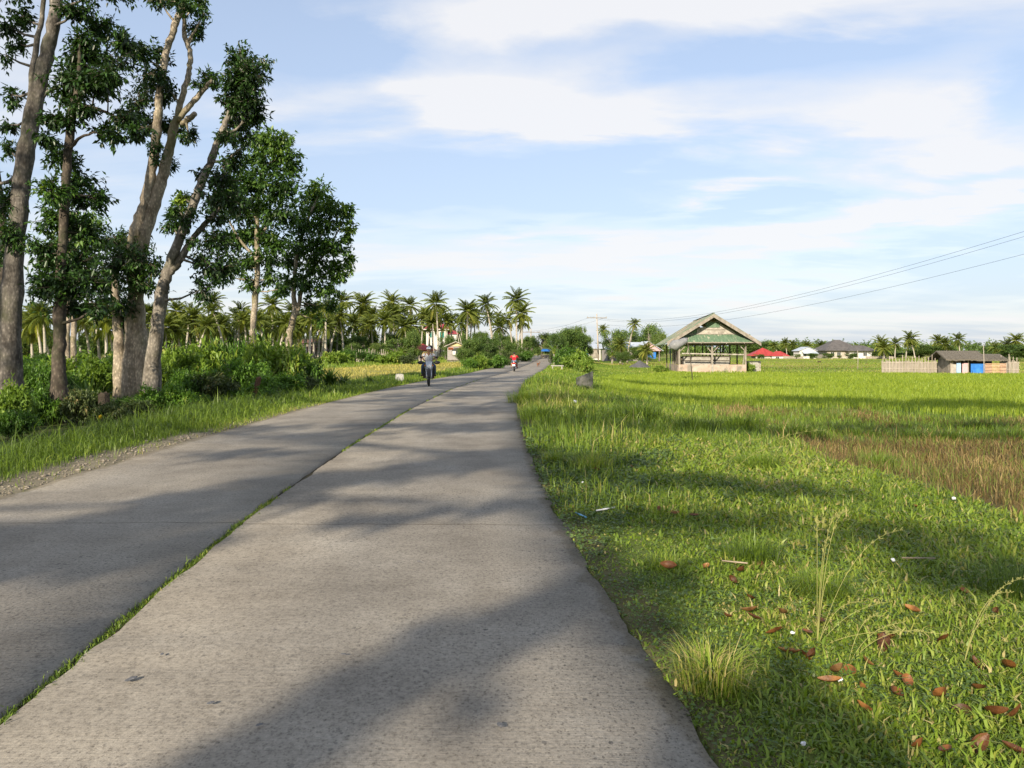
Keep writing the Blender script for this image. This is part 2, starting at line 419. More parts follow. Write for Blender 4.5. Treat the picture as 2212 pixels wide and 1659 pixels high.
# ---------------------------------------------------------------- the concrete road: two lanes of slabs with an open joint between
def concrete_mat():
    m, nt, p = new_mat('worn_concrete'); L = nt.links.new
    tc = N(nt, 'ShaderNodeTexCoord'); uv = N(nt, 'ShaderNodeUVMap', uv_map='UVMap')
    def noise(scale, detail=6, rough=.6, vec=None, stretch=None):
        v = vec or tc.outputs['Object']
        if stretch:
            mp = N(nt, 'ShaderNodeMapping'); mp.inputs['Scale'].default_value = stretch; L(v, mp.inputs[0]); v = mp.outputs[0]
        n = N(nt, 'ShaderNodeTexNoise', i_Scale=scale, i_Detail=detail, i_Roughness=rough); L(v, n.inputs['Vector']); return n.outputs['Fac']
    def mul(a, b, fac=1.0):
        mx = N(nt, 'ShaderNodeMix', data_type='RGBA', blend_type='MULTIPLY'); 
        if isinstance(fac, float): mx.inputs[0].default_value = fac
        else: L(fac, mx.inputs[0])
        L(a, mx.inputs[6])
        if isinstance(b, tuple): mx.inputs[7].default_value = (*b, 1)
        else: L(b, mx.inputs[7])
        return mx.outputs[2]
    base = ramp(nt, [(.28, (.200, .182, .156)), (.52, (.272, .250, .215)), (.75, (.338, .314, .274))]); L(noise(.9, 8, .65), base.inputs[0])
    fine = ramp(nt, [(.30, (.45,.44,.43)), (.46, (.95,.95,.95)), (.7, (1.32,1.32,1.31))]); L(noise(44, 5, .8, None, (1, .8, 1)), fine.inputs[0])
    broom = ramp(nt, [(.35, (.90,.90,.90)), (.65, (1.06,1.06,1.06))]); L(noise(1.0, 3, .6, uv.outputs[0], (1.6, 85, 1)), broom.inputs[0])
    streak = ramp(nt, [(.36, (.90,.89,.88)), (.64, (1.05,1.05,1.05))]); L(noise(1.0, 6, .65, uv.outputs[0], (1.5, .5, 1)), streak.inputs[0])
    c = mul(base.outputs[0], fine.outputs[0]); c = mul(c, broom.outputs[0], .8); c = mul(c, streak.outputs[0], .8)
    blot = ramp(nt, [(.34, (.80,.79,.78)), (.5, (1,1,1)), (.68, (1.10,1.09,1.07))]); L(noise(.42, 7, .68), blot.inputs[0]); c = mul(c, blot.outputs[0])
    # dark aggregate showing through where the surface has worn, more of it on some slabs than others
    wear = ramp(nt, [(.32, (.12,.12,.12)), (.55, (1,1,1))]); L(noise(.22, 4, .6), wear.inputs[0])
    wn = N(nt, 'ShaderNodeMapping'); wn.inputs['Scale'].default_value = (1, .75, 1); L(tc.outputs['Object'], wn.inputs[0])
    for sc, th, dark in ((15.0, .15, (.52,.53,.56)), (34.0, .22, (.55,.55,.56)), (70.0, .28, (.58,.57,.56))):
        vo = N(nt, 'ShaderNodeTexVoronoi', i_Scale=sc, feature='F1', i_Randomness=1.0); L(wn.outputs[0], vo.inputs['Vector'])
        dn = N(nt, 'ShaderNodeMath', operation='MULTIPLY_ADD'); L(noise(sc*2.2, 2), dn.inputs[0]); dn.inputs[1].default_value = .28; L(vo.outputs['Distance'], dn.inputs[2])
        st = ramp(nt, [(th+.12, (1,1,1)), (th+.17, (0,0,0))]); L(dn.outputs[0], st.inputs[0])
        sel = N(nt, 'ShaderNodeSeparateColor'); L(vo.outputs['Color'], sel.inputs[0])
        th2 = N(nt, 'ShaderNodeMath', operation='GREATER_THAN'); L(sel.outputs[0], th2.inputs[0]); th2.inputs[1].default_value = .55
        f = N(nt, 'ShaderNodeMath', operation='MULTIPLY'); L(st.outputs[0], f.inputs[0]); L(th2.outputs[0], f.inputs[1])
        f2 = N(nt, 'ShaderNodeMath', operation='MULTIPLY'); L(f.outputs[0], f2.inputs[0]); L(wear.outputs[0], f2.inputs[1])
        c = mul(c, dark, f2.outputs[0])
    # cross joints and edge darkening are real stains along the slabs
    sx = N(nt, 'ShaderNodeSeparateXYZ'); L(uv.outputs[0], sx.inputs[0])
    wob = N(nt, 'ShaderNodeMath', operation='MULTIPLY_ADD'); L(noise(2.5, 4), wob.inputs[0]); wob.inputs[1].default_value = .10; L(sx.outputs[1], wob.inputs[2])
    sh = N(nt, 'ShaderNodeMath', operation='SUBTRACT'); L(wob.outputs[0], sh.inputs[0]); sh.inputs[1].default_value = 7.05
    md = N(nt, 'ShaderNodeMath', operation='PINGPONG'); L(sh.outputs[0], md.inputs[0]); md.inputs[1].default_value = 2.8
    jt = ramp(nt, [(.0, (1,1,1)), (.004, (1,1,1)), (.012, (0,0,0))]); L(md.outputs[0], jt.inputs[0])
    c = mul(c, (.42, .39, .33), jt.outputs[0])
    ed = ramp(nt, [(.0, (.76,.73,.66)), (.05, (1,1,1))])
    ab = N(nt, 'ShaderNodeMath', operation='ABSOLUTE'); L(sx.outputs[0], ab.inputs[0])
    eb = N(nt, 'ShaderNodeMath', operation='SUBTRACT'); eb.inputs[0].default_value = HALF; L(ab.outputs[0], eb.inputs[1])
    en = N(nt, 'ShaderNodeMath', operation='MULTIPLY_ADD'); L(noise(5, 5), en.inputs[0]); en.inputs[1].default_value = -.32; L(eb.outputs[0], en.inputs[2])
    ea = N(nt, 'ShaderNodeMath', operation='ADD'); L(en.outputs[0], ea.inputs[0]); ea.inputs[1].default_value = .10; L(ea.outputs[0], ed.inputs[0])
    c = mul(c, ed.outputs[0])
    L(c, p.inputs['Base Color']); p.inputs['Roughness'].default_value = .9; p.inputs['Specular IOR Level'].default_value = .2
    b = N(nt, 'ShaderNodeBump', i_Strength=.55, i_Distance=.012)
    hs = N(nt, 'ShaderNodeMath', operation='ADD'); L(noise(30, 7, .75), hs.inputs[0]); L(broom.outputs[0], hs.inputs[1])
    L(hs.outputs[0], b.inputs['Height']); L(b.outputs[0], p.inputs['Normal'])
    return m

def build_road():
    ys = np.concatenate([np.arange(-30, 12, .12), np.arange(12, 60, .5), np.arange(60, 215, 1.5)])
    r2 = np.random.default_rng(5)
    def wob(a, sc):   # ragged slab edges
        k = r2.normal(size=len(ys)); k = np.convolve(k, np.ones(sc)/sc, 'same'); return k*a
    gap = .02
    V, Fq, UV = [], [], []
    me = bpy.data.meshes.new('concrete_road')
    for side in (-1, 1):
        if side < 0:
            lat = [-HALF+wob(.05, 5), np.full(len(ys), -2.2), np.full(len(ys), -1.2), -gap-np.abs(wob(.022, 4))]
        else:
            lat = [gap+np.abs(wob(.032, 4)), np.full(len(ys), 1.2), np.full(len(ys), 2.2), HALF+wob(.06, 6)]
        drop = .012 if side > 0 else 0.0      # the right lane's slabs sit a little lower at the joint
        cols = [(lat[0], -.15)]+[(l, 0.0) for l in lat]+[(lat[3], -.15)]
        b0 = len(V)
        for i, y in enumerate(ys):
            for l, dz in cols:
                crown = -.012*(l[i]/HALF)**2
                V.append((XC(y)+l[i], y, ZR(y)+dz+crown-drop)); UV.append((l[i], y))
        m = len(cols)
        for i in range(len(ys)-1):
            for k in range(m-1):
                a = b0+i*m+k; Fq.append((a, a+1, a+m+1, a+m))
    me = np_mesh('concrete_road', np.array(V), [np.array(Fq)])
    ul = me.uv_layers.new(name='UVMap'); li = np.empty(len(me.loops), np.int32); me.loops.foreach_get('vertex_index', li)
    ul.data.foreach_set('uv', np.array(UV, np.float32)[li].ravel())
    o = link('concrete_road', me, concrete_mat()); tagp(o, kind='structure')
    # the soil packed into the centre joint
    V, Fq = [], []
    for i, y in enumerate(ys):
        for l in (-.16, 0, .16):
            V.append((XC(y)+l, y, ZR(y)-.035-(.02 if l else 0)))
    for i in range(len(ys)-1):
        for k in range(2):
            a = i*3+k; Fq.append((a, a+1, a+4, a+3))
    me = np_mesh('joint_soil', np.array(V), [np.array(Fq)])
    o = link('joint_soil', me, rough_mat('joint_dirt', (.045,.035,.022), (.10,.085,.04), 14)); tagp(o, kind='structure')
build_road()

# ---------------------------------------------------------------- grass
def blades(P, H, W, lean, tint, az=None, face=None, bend=.45, r=None):
    """ribbon blades: two-step bent strips. returns verts, quads, tris, tint"""
    r = r or rng; n = len(P)
    az = r.uniform(0, 2*math.pi, n) if az is None else az
    face = az+math.pi/2+r.normal(0, .5, n) if face is None else face
    d = np.stack([np.cos(az), np.sin(az), np.zeros(n)], 1); s = np.stack([np.cos(face), np.sin(face), np.zeros(n)], 1)
    H = H[:, None]; W = W[:, None]; lean = lean[:, None]
    up = np.array([0, 0, 1.0])
    m = P+(up*np.cos(lean*.5)+d*np.sin(lean*.5))*H*.5
    l2 = np.clip(lean*1.5+bend*r.uniform(.3, 1.2, (n, 1)), 0, 2.1)
    t = m+(up*np.cos(l2)+d*np.sin(l2))*H*.5
    v = np.stack([P-s*W*.35, P+s*W*.35, m+s*W*.5, m-s*W*.5, t], 1).reshape(-1, 3)
    i = np.arange(n)[:, None]*5
    return v, i+np.array([[0, 1, 2, 3]]), i+np.array([[3, 2, 4]]), np.repeat(tint, 5)

def grass_obj(name, parts, mat, kind='stuff', parent=None):
    v, q, t, a = [], [], [], []; b = 0
    for (pv, pq, pt, pa) in parts:
        v.append(pv); q.append(pq+b); t.append(pt+b); a.append(pa); b += len(pv)
    me = np_mesh(name, np.concatenate(v), [np.concatenate(q), np.concatenate(t)], attrs={'tint': np.concatenate(a)})
    o = link(name, me, mat, parent)
    if kind: tagp(o, kind=kind)
    return o

G_STOPS = [(0.0, (.040,.062,.012)), (.30, (.090,.150,.020)), (.62, (.195,.29,.034)), (.84, (.30,.33,.065)), (1.0, (.45,.38,.17))]
M['grass'] = leaf_mat('grass_blade', G_STOPS, trans=.34, rough=.42, spec=.35)
M['rice'] = leaf_mat('rice_blade', [(0, (.09,.14,.020)), (.5, (.25,.34,.036)), (.85, (.36,.42,.055)), (1, (.42,.42,.12))], trans=.42, rough=.45, spec=.3)
M['dry'] = leaf_mat('dry_blade', [(0, (.05,.036,.018)), (.4, (.17,.12,.05)), (.8, (.42,.32,.15)), (1, (.15,.20,.04))], trans=.3, rough=.6, spec=.2)

def scatter(n, y0, y1, xf, power=1.0, r=None):
    """n points in the wedge between depths y0..y1; density falls with distance^power (nearer ground gets more blades)"""
    r = r or rng
    u = r.uniform(0, 1, n); e = 2-power
    Y = (y0**e+u*(y1**e-y0**e))**(1/e) if abs(e) > 1e-6 else y0*(y1/y0)**u
    lo, hi = xf(Y)
    X = lo+(hi-lo)*r.uniform(0, 1, n)
    return X, Y

def clumpy(x, y, sc):
    return vn(x*sc, y*sc)*.6+vn(x*sc*2.3+5, y*sc*2.3-2)*.4

def build_grass():
    parts = []
    def put(X, Y, H, W, lean, tint, sink=.01, **kw):
        P = np.stack([X, Y, G(X, Y)-sink], 1); parts.append(blades(P, H, W, lean, tint, **kw))
    # --- right verge, close: short broad carpet grass
    edge = lambda Y: (XC(Y)+HALF-.03, np.maximum(XC(Y)+HALF+2, .78*Y+1.2))
    X, Y = scatter(230000, 2.0, 16, edge, 1.4)
    s = lateral(X, Y)-HALF
    bare = clumpy(X, Y, 1.9)
    keep = (~in_poly(X, Y, Z_DRY2)) & (rng.uniform(size=len(X)) < np.where(s < .12, .75, 1)) & (bare > -.9)
    X, Y, s, bare = X[keep], Y[keep], s[keep], bare[keep]
    n = len(X); big = clumpy(X, Y, .55)
    H = rng.gamma(5, .2, n)*(.054+.022*big+.018*bare+.010*np.clip(s-1.2, 0, 3))*(.5+.5*sstep(s/1.1))
    W = rng.uniform(.005, .0145, n)*np.clip(Y/4.5, 1, 2.4)
    t = np.clip(.50+.18*big+rng.normal(0, .15, n)+np.where(rng.uniform(size=n) < .05+.30*(clumpy(X+7, Y-3, 1.3) > .35), .38, 0)-.10*np.exp(-s*1.2), 0, 1)
    put(X, Y, H*.95, W, rng.uniform(.35, 1.5, n), np.clip(t+.07, 0, 1), bend=.3)
    # --- right verge, taller wispy blades in drifts
    X, Y = scatter(75000, 2.2, 45, lambda Y: (XC(Y)+HALF+.05, XC(Y)+HALF+.05+np.minimum(.55*Y+2.0, 11)), 1.15)
    s = lateral(X, Y)-HALF
    k = clumpy(X+3, Y, .8)+.25*np.exp(-((s-.9)/.8)**2)*sstep((Y-6)/5)+.15*sstep((Y-9)/8)
    keep = (k > .22+.30*(1-sstep((Y-4)/5))) & ~in_poly(X, Y, Z_RICE) & ~in_poly(X, Y, Z_DRY2)
    X, Y, k, s = X[keep], Y[keep], k[keep], s[keep]; n = len(X)
    H = rng.gamma(6, 1/6, n)*(.11+.20*np.clip(k, 0, .7)+.05*sstep((Y-8)/8))*np.where(s < .5, .75, 1)
    W = rng.uniform(.0025, .005, n)*np.clip(Y/4, 1, 5)
    t = np.clip(.46+.3*vn(X*.5, Y*.5)+rng.normal(0, .15, n)+np.where(rng.uniform(size=n) < .10, .35, 0), 0, 1)
    put(X, Y, H, W, rng.uniform(.05, .7, n), t, bend=.8)
    # --- green regrowth through the dry strip
    X, Y = scatter(40000, 14, 40, lambda Y: (XC(Y)+HALF+4, .76*Y+2), 1.0)
    keep = in_poly(X, Y, Z_DRY1) & (vn(X*.7, Y*.5+2) < .1); X, Y = X[keep], Y[keep]; n = len(X)
    put(X, Y, rng.gamma(6, 1/6, n)*.24, rng.uniform(.006, .011, n)*np.clip(Y/14, 1, 4), rng.uniform(.05, .6, n), np.clip(.45+rng.normal(0, .15, n), 0, 1))
    # --- right verge, further on to the bend
    X, Y = scatter(85000, 14, 130, lambda Y: (XC(Y)+HALF-.02, XC(Y)+HALF+np.clip(3+.25*Y, 6, 15)), 1.0)
    keep = ~in_poly(X, Y, Z_RICE) & ~in_poly(X, Y, Z_DRY1) & ~in_poly(X, Y, Z_DRY2)
    X, Y = X[keep], Y[keep]; s = lateral(X, Y)-HALF; n = len(X)
    k = clumpy(X, Y, .45)
    H = rng.gamma(6, 1/6, n)*(.16+.14*np.exp(-((s-1)/1.3)**2)+.10*np.clip(k, 0, 1))*np.clip(1.15-Y/140, .5, 1)
    W = rng.uniform(.006, .012, n)*np.clip(Y/14, 1, 6)
    t = np.clip(.50+.22*vn(X*.3+2, Y*.3)+rng.normal(0, .13, n)+.18*np.exp(-((s-1)/1.5)**2)*(vn(X*.4, Y*.2) > 0), 0, 1)
    put(X, Y, H, W, rng.uniform(.05, .7, n), t)
    # --- left verge: a bank of taller grass along the road
    X, Y = scatter(95000, 5.0, 60, lambda Y: (XC(Y)-HALF-np.clip(1.6+.05*Y, 2.0, 3.6), XC(Y)-HALF-.02), .9)
    s = -lateral(X, Y)-HALF; k = clumpy(X, Y, .9)
    gravel = (s < .65+.3*k) & (Y < 15)
    keep = ~(gravel & (rng.uniform(size=len(X)) < .9)) & (rng.uniform(size=len(X)) < .35+.65*sstep(s/.6))
    X, Y, s, k = X[keep], Y[keep], s[keep], k[keep]; n = len(X)
    H = rng.gamma(6, 1/6, n)*(.09+.24*sstep((s-.3)/1.2)+.09*np.clip(k, -1, 1))*np.clip(1.2-Y/75, .45, 1)
    H = np.maximum(H, .04); W = rng.uniform(.004, .009, n)*np.clip(Y/10, 1, 4)
    t = np.clip(.29+.17*k+rng.normal(0, .14, n)+.50*np.exp(-s*1.6), 0, 1)  # low base tint stands in for shade over this bank
    put(X, Y, H, W, rng.uniform(.05, .75, n), t, bend=.9)
    # --- left, behind the bank and along the far bend
    X, Y = scatter(60000, 24, 125, lambda Y: (XC(Y)-HALF-np.clip(.30*Y, 9, 26), XC(Y)-HALF-.02), .9)
    keep = ~in_poly(X, Y, Z_GOLD); X, Y = X[keep], Y[keep]; n = len(X)
    H = rng.gamma(6, 1/6, n)*(.20+.07*vn(X*.4, Y*.4)); W = rng.uniform(.008, .014, n)*np.clip(Y/16, 1, 6)
    t = np.clip(.55+.2*vn(X*.2, Y*.2)+rng.normal(0, .13, n), 0, 1)
    put(X, Y, np.maximum(H, .05), W, rng.uniform(.05, .7, n), t)
    # --- weeds in the centre joint
    Yj = rng.uniform(2.4**.5, 45**.5, 15000)**2
    keep = (vn(Yj*2.1, Yj*.7)+.5*vn(Yj*.6, 3.0+0*Yj)) >.05; Yj = Yj[keep]; n = len(Yj)
    Xj = XC(Yj)+rng.normal(.005, .022, n)
    P = np.stack([Xj, Yj, ZR(Yj)-.035], 1)
    parts.append(blades(P, rng.gamma(4, .25, n)*.032, rng.uniform(.003, .007, n)*np.clip(Yj/5, 1, 3), rng.uniform(.2, 1.3, n), np.clip(.5+.35*vn(Yj*1.3, Yj*.3)+rng.normal(0, .15, n), 0, 1)))
    grass_obj('verge_grass', parts, M['grass'])
    # --- the rice: upright, bright
    X, Y = scatter(150000, 17, 92, lambda Y: (XC(Y)+HALF+3, .76*Y+3), 1.0)
    keep = in_poly(X+.5*vn(X, Y), Y+.5*vn(Y, X), Z_RICE); X, Y = X[keep], Y[keep]; n = len(X)
    P = np.stack([X, Y, G(X, Y)-.02], 1)
    hh = .36+.05*vn(X*.5, Y*.5)
    t = np.clip(.52+.14*vn(X*.25, Y*.25)+rng.normal(0, .14, n), 0, 1)
    grass_obj('rice_crop', [blades(P, hh*rng.uniform(.7, 1.15, n), rng.uniform(.008, .014, n)*np.clip(Y/17, 1, 4.5), rng.uniform(.0, .45, n), t, bend=.55)], M['rice'])
    # --- dry stubble
    X, Y = scatter(150000, 8, 40, lambda Y: (XC(Y)+HALF+2, .95*Y+3), 1.0)
    keep = (in_poly(X+.5*vn(X*2, Y*2)+rng.normal(0, .35, len(X)), Y+.5*vn(Y*2, X*2)+rng.normal(0, .35, len(X)), Z_DRY2) & (vn(X*.9+4, Y*.9) > -.55)) | (in_poly(X+.8*vn(X, Y)+rng.normal(0, .6, len(X)), Y+.8*vn(Y, X)+rng.normal(0, .6, len(X)), Z_DRY1) & (vn(X*.7, Y*.5+2) > -.15)); X, Y = X[keep], Y[keep]; n = len(X)
    P = np.stack([X, Y, G(X, Y)-.02], 1)
    t = np.clip(.42+.34*vn(X*.8, Y*.8)+rng.normal(0, .18, n), 0, .82); t = np.where((rng.uniform(size=n) < .20+.40*(vn(X*.6+2, Y*.6) > .12)), 1.0, t)
    grass_obj('dry_stubble', [blades(P, rng.gamma(6, 1/6, n)*(.20+.05*vn(X, Y)), rng.uniform(.004, .009, n)*np.clip(Y/9, 1, 3), rng.uniform(.0, .6, n), t, bend=.7)], M['dry'])
    # --- ripe crop on the far side of the road
    X, Y = scatter(30000, 38, 110, lambda Y: (XC(Y)-HALF-26, XC(Y)-HALF-1), 1.0)
    keep = in_poly(X, Y, Z_GOLD) & (vn(X*.22, Y*.35) > -.12); X, Y = X[keep], Y[keep]; n = len(X)
    P = np.stack([X, Y, G(X, Y)], 1)
    M['ripe'] = leaf_mat('ripe_blade', [(0, (.17,.21,.05)), (.5, (.40,.36,.10)), (1, (.50,.43,.16))], trans=.3, rough=.6, spec=.2)
    grass_obj('ripe_crop', [blades(P, rng.uniform(.14, .3, n), rng.uniform(.02, .035, n)*np.clip(Y/45, 1, 2), rng.uniform(.1, .9, n), np.clip(.5+rng.normal(0, .2, n), 0, 1))], M['ripe'])
    # --- far pasture tufts
    X, Y = scatter(60000, 75, 230, lambda Y: (XC(Y)+HALF+6, .74*Y), 1.0)
    keep = ~in_poly(X, Y, Z_RICE); X, Y = X[keep], Y[keep]; n = len(X)
    P = np.stack([X, Y, G(X, Y)], 1)
    tt = np.clip(.62+.38*vn(X*.05, Y*.09+3)+rng.normal(0, .12, n), 0, 1)
    grass_obj('pasture_grass', [blades(P, rng.uniform(.10, .25, n)+.2*(vn(X*.2, Y*.2) > .45), rng.uniform(.05, .10, n), rng.uniform(.1, .9, n), tt)], M['grass'])
build_grass()
def shoulder_gravel():
    r = np.random.default_rng(21); V, Q = [], []; n = 1500
    oct_ = np.array([[1,0,0],[0,1,0],[-1,0,0],[0,-1,0],[0,0,1],[0,0,-1]], float); tri = np.array([[0,1,4],[1,2,4],[2,3,4],[3,0,4],[1,0,5],[2,1,5],[3,2,5],[0,3,5]])
    Y = 5.5+r.uniform(0, 1, n)**1.3*12; s = r.gamma(2, .22, n); X = XC(Y)-HALF-.02-s
    S = r.gamma(3, .33, n)*.013; vs, fs = [], []
    for i in range(n):
        a = r.uniform(0, 6.28); v = oct_*(1+r.normal(0, .22, (6, 1)))*np.array([1.2, .9, .6])*S[i]
        v = np.stack([v[:, 0]*np.cos(a)-v[:, 1]*np.sin(a), v[:, 0]*np.sin(a)+v[:, 1]*np.cos(a), v[:, 2]], 1)+[X[i], Y[i], float(G(X[i], Y[i]))+S[i]*.3]
        vs.append(v); fs.append(tri+6*i)
    o = link('shoulder_gravel', np_mesh('shoulder_gravel', np.concatenate(vs), [np.concatenate(fs)]), rough_mat('pale_gravel', (.13,.11,.085), (.32,.285,.235), 25, .9, .2)); tagp(o, kind='stuff')
shoulder_gravel()
# ---------------------------------------------------------------- leaves, limbs, crowns
def unit(v): return v/np.maximum(np.linalg.norm(v, axis=-1, keepdims=True), 1e-9)
def sph(n, r): return unit(r.normal(size=(n, 3)))

class Leaves:
    def __init__(s): s.P, s.D, s.U, s.L, s.W, s.T = [], [], [], [], [], []
    def add(s, P, D, U, L, W, T):
        s.P.append(P); s.D.append(D); s.U.append(U); s.L.append(L); s.W.append(W); s.T.append(T)
    def count(s): return sum(len(p) for p in s.P)
    def mesh(s, name):
        P, D, U = (np.concatenate(q) for q in (s.P, s.D, s.U)); L, W, T = (np.concatenate(q) for q in (s.L, s.W, s.T))
        D = unit(D); S = unit(np.cross(D, U)); U = np.cross(S, D); n = len(P); L = L[:, None]; W = W[:, None]
        mid = P+D*L*.42
        tip = P+D*L-U*L*.16
        v = np.stack([P, mid-S*W*.5+U*W*.12, tip, mid+S*W*.5+U*W*.12], 1).reshape(-1, 3)
        i = np.arange(n)[:, None]*4
        return np_mesh(name, v, [i+np.array([[0, 2, 1]]), i+np.array([[0, 3, 2]])], attrs={'tint': np.repeat(T, 4)})

def clump(lv, c, rad, n, L=.16, W=.42, tint=.4, mb=None, r=None, droop=.45, anchor=None):
    """a spray of twigs filling an ellipsoid, each with leaves along its outer part"""
    r = r or rng
    c = np.asarray(c, float); rad = np.asarray(rad, float)
    per = 11; nt = max(4, int(n/per))
    d = sph(nt, r); d[:, 2] = d[:, 2]*.9+.05
    reach = r.uniform(.25, 1.0, nt)**.6*np.where(r.uniform(size=nt) < .14, r.uniform(1.05, 1.5, nt), 1)
    tipp = c+d*rad*reach[:, None]*1.05
    start = c+d*rad*.1*r.uniform(0, 1, (nt, 1))
    ln = np.linalg.norm(tipp-start, axis=1)
    # the last stretch of each twig carries the leaves
    seg = np.minimum(ln*.8, r.uniform(.28, .6, nt)*max(1, L/.16))
    td = unit(tipp-start)
    k = r.uniform(0, 1, (nt, per)); base = tipp[:, None]-td[:, None]*(k*seg[:, None])[:, :, None]
    base = base+r.normal(0, .035*max(1, L/.16), base.shape)
    base[:, :, 2] -= (k*0+.02)
    D = td[:, None]*.55+sph(nt*per, r).reshape(nt, per, 3)*.85; D[:, :, 2] -= droop
    U = sph(nt*per, r).reshape(nt, per, 3)*.7; U[:, :, 2] += 1.0
    m = nt*per
    tw = np.clip(tint+r.normal(0, .14, (nt, 1))+r.normal(0, .10, (nt, per)), 0, 1)
    ll = L*r.uniform(.6, 1.25, m)
    lv.add(base.reshape(-1, 3), D.reshape(-1, 3), U.reshape(-1, 3), ll, ll*W*r.uniform(.8, 1.2, m), tw.ravel())
    if mb is not None:
        for i in range(0, nt, 2):
            a, b = start[i], tipp[i]
            mb.tube([a, (a+b)/2+r.normal(0, .04, 3), b], [.012*L/.14, .008*L/.14, .003], n=3, cap=False)

def bark_mat(name, c1, c2, moss=None, sc=3.0):
    m, nt, p = new_mat(name); L = nt.links.new
    tc = N(nt, 'ShaderNodeTexCoord'); mp = N(nt, 'ShaderNodeMapping'); mp.inputs['Scale'].default_value = (1, 1, .55); L(tc.outputs['Object'], mp.inputs[0])
    no = N(nt, 'ShaderNodeTexNoise', i_Scale=sc, i_Detail=10.0, i_Roughness=.72); L(mp.outputs[0], no.inputs['Vector'])
    rp = ramp(nt, [(.36, c1), (.5, [(a+b)/2 for a, b in zip(c1, c2)]), (.66, c2)]); L(no.outputs['Fac'], rp.inputs[0])
    vo = N(nt, 'ShaderNodeTexVoronoi', i_Scale=17.0); L(mp.outputs[0], vo.inputs['Vector'])
    sp = ramp(nt, [(.10, (1.75,1.72,1.66)), (.30, (1,1,1)), (.75, (.6,.6,.6))]); L(vo.outputs['Distance'], sp.inputs[0])
    mx = N(nt, 'ShaderNodeMix', data_type='RGBA', blend_type='MULTIPLY', i_0=.85); L(rp.outputs[0], mx.inputs[6]); L(sp.outputs[0], mx.inputs[7])
    col = mx.outputs[2]
    if moss:
        n2 = N(nt, 'ShaderNodeTexNoise', i_Scale=1.1, i_Detail=5.0, i_Roughness=.65); L(tc.outputs['Object'], n2.inputs['Vector'])
        r2 = ramp(nt, [(.5, (0,0,0)), (.66, (.75,.75,.75))]); L(n2.outputs['Fac'], r2.inputs[0])
        m2 = N(nt, 'ShaderNodeMix', data_type='RGBA'); L(r2.outputs[0], m2.inputs[0]); L(col, m2.inputs[6]); m2.inputs[7].default_value = (*moss, 1); col = m2.outputs[2]
    L(col, p.inputs['Base Color']); p.inputs['Roughness'].default_value = .92; p.inputs['Specular IOR Level'].default_value = .15
    b = N(nt, 'ShaderNodeBump', i_Strength=.9, i_Distance=.03); n3 = N(nt, 'ShaderNodeTexNoise', i_Scale=16.0, i_Detail=7.0, i_Roughness=.7); L(mp.outputs[0], n3.inputs['Vector'])
    L(n3.outputs['Fac'], b.inputs['Height']); L(b.outputs[0], p.inputs['Normal'])
    return m
M['bark'] = bark_mat('mottled_bark', (.10,.088,.070), (.33,.30,.255), (.075,.08,.042))
M['bark_pale'] = bark_mat('pale_bark', (.19,.155,.115), (.46,.40,.31), (.14,.13,.06))
M['bark_mid'] = bark_mat('grey_lichen_bark', (.065,.058,.05), (.23,.21,.185), (.06,.065,.035))
M['bark_dark'] = bark_mat('dark_bark', (.04,.034,.027), (.12,.10,.08), (.05,.06,.03))
M['leaf_dark'] = leaf_mat('glossy_dark_leaf', [(0, (.016,.034,.010)), (.4, (.040,.094,.020)), (.75, (.095,.19,.028)), (1, (.22,.31,.04))], trans=.22, rough=.38, spec=.4)
M['leaf_mid'] = leaf_mat('mid_green_leaf', [(0, (.020,.045,.011)), (.4, (.052,.115,.020)), (.75, (.12,.21,.032)), (1, (.24,.30,.05))], trans=.28, rough=.42, spec=.4)
M['leaf_lime'] = leaf_mat('lime_shrub_leaf', [(0, (.05,.085,.015)), (.4, (.13,.22,.03)), (.75, (.23,.34,.05)), (1, (.36,.36,.10))], trans=.36, rough=.45, objvar=.2)
M['leaf_olive'] = leaf_mat('olive_shrub_leaf', [(0, (.022,.036,.012)), (.4, (.055,.085,.026)), (.75, (.11,.14,.045)), (1, (.24,.19,.08))], trans=.25, rough=.5, objvar=.2)
M['leaf_bush'] = leaf_mat('shrub_leaf', [(0, (.026,.055,.010)), (.4, (.075,.165,.022)), (.75, (.15,.28,.035)), (1, (.28,.34,.06))], trans=.34, rough=.45, spec=.35, objvar=.3)
M['leaf_far'] = leaf_mat('far_leaf', [(0, (.035,.065,.020)), (.4, (.080,.145,.032)), (.75, (.15,.22,.05)), (1, (.25,.28,.08))], trans=.28, rough=.5, spec=.3, objvar=.3)

def spline(pts, k=5):
    """Catmull-Rom through rows of numbers"""
    p = np.asarray(pts, float); p = np.vstack([2*p[0]-p[1], p, 2*p[-1]-p[-2]])
    out = []
    for i in range(1, len(p)-2):
        for t in np.linspace(0, 1, k, endpoint=False):
            a, b, c, d = p[i-1], p[i], p[i+1], p[i+2]
            out.append(.5*((2*b)+(c-a)*t+(2*a-5*b+4*c-d)*t*t+(3*b-a-3*c+d)*t**3))
    out.append(p[-2]); return np.array(out)

def limb(mb, rows, n=10, k=5, r=None, knots=.05):
    """rows: x,y,z,radius in metres"""
    r = r or rng
    s = spline(rows, k); s[:, 3] = np.maximum(s[:, 3], .004)*(1+r.normal(0, knots, len(s)))
    s[:, :2] += r.normal(0, .012, (len(s), 2))
    mb.tube([tuple(q[:3]) for q in s], list(s[:, 3]), n=n)
    return s

def px_limb(rows, Y, dY=0.0):
    """(px, py, width px) rows on a stem standing at depth Y; it leans dY from foot to top"""
    out = []; m = len(rows)
    for i, (px, py, w) in enumerate(rows):
        d = Y+dY*i/max(1, m-1); p = wp(px, py, d); out.append([*p, w/F*d/2*.9])
    return out

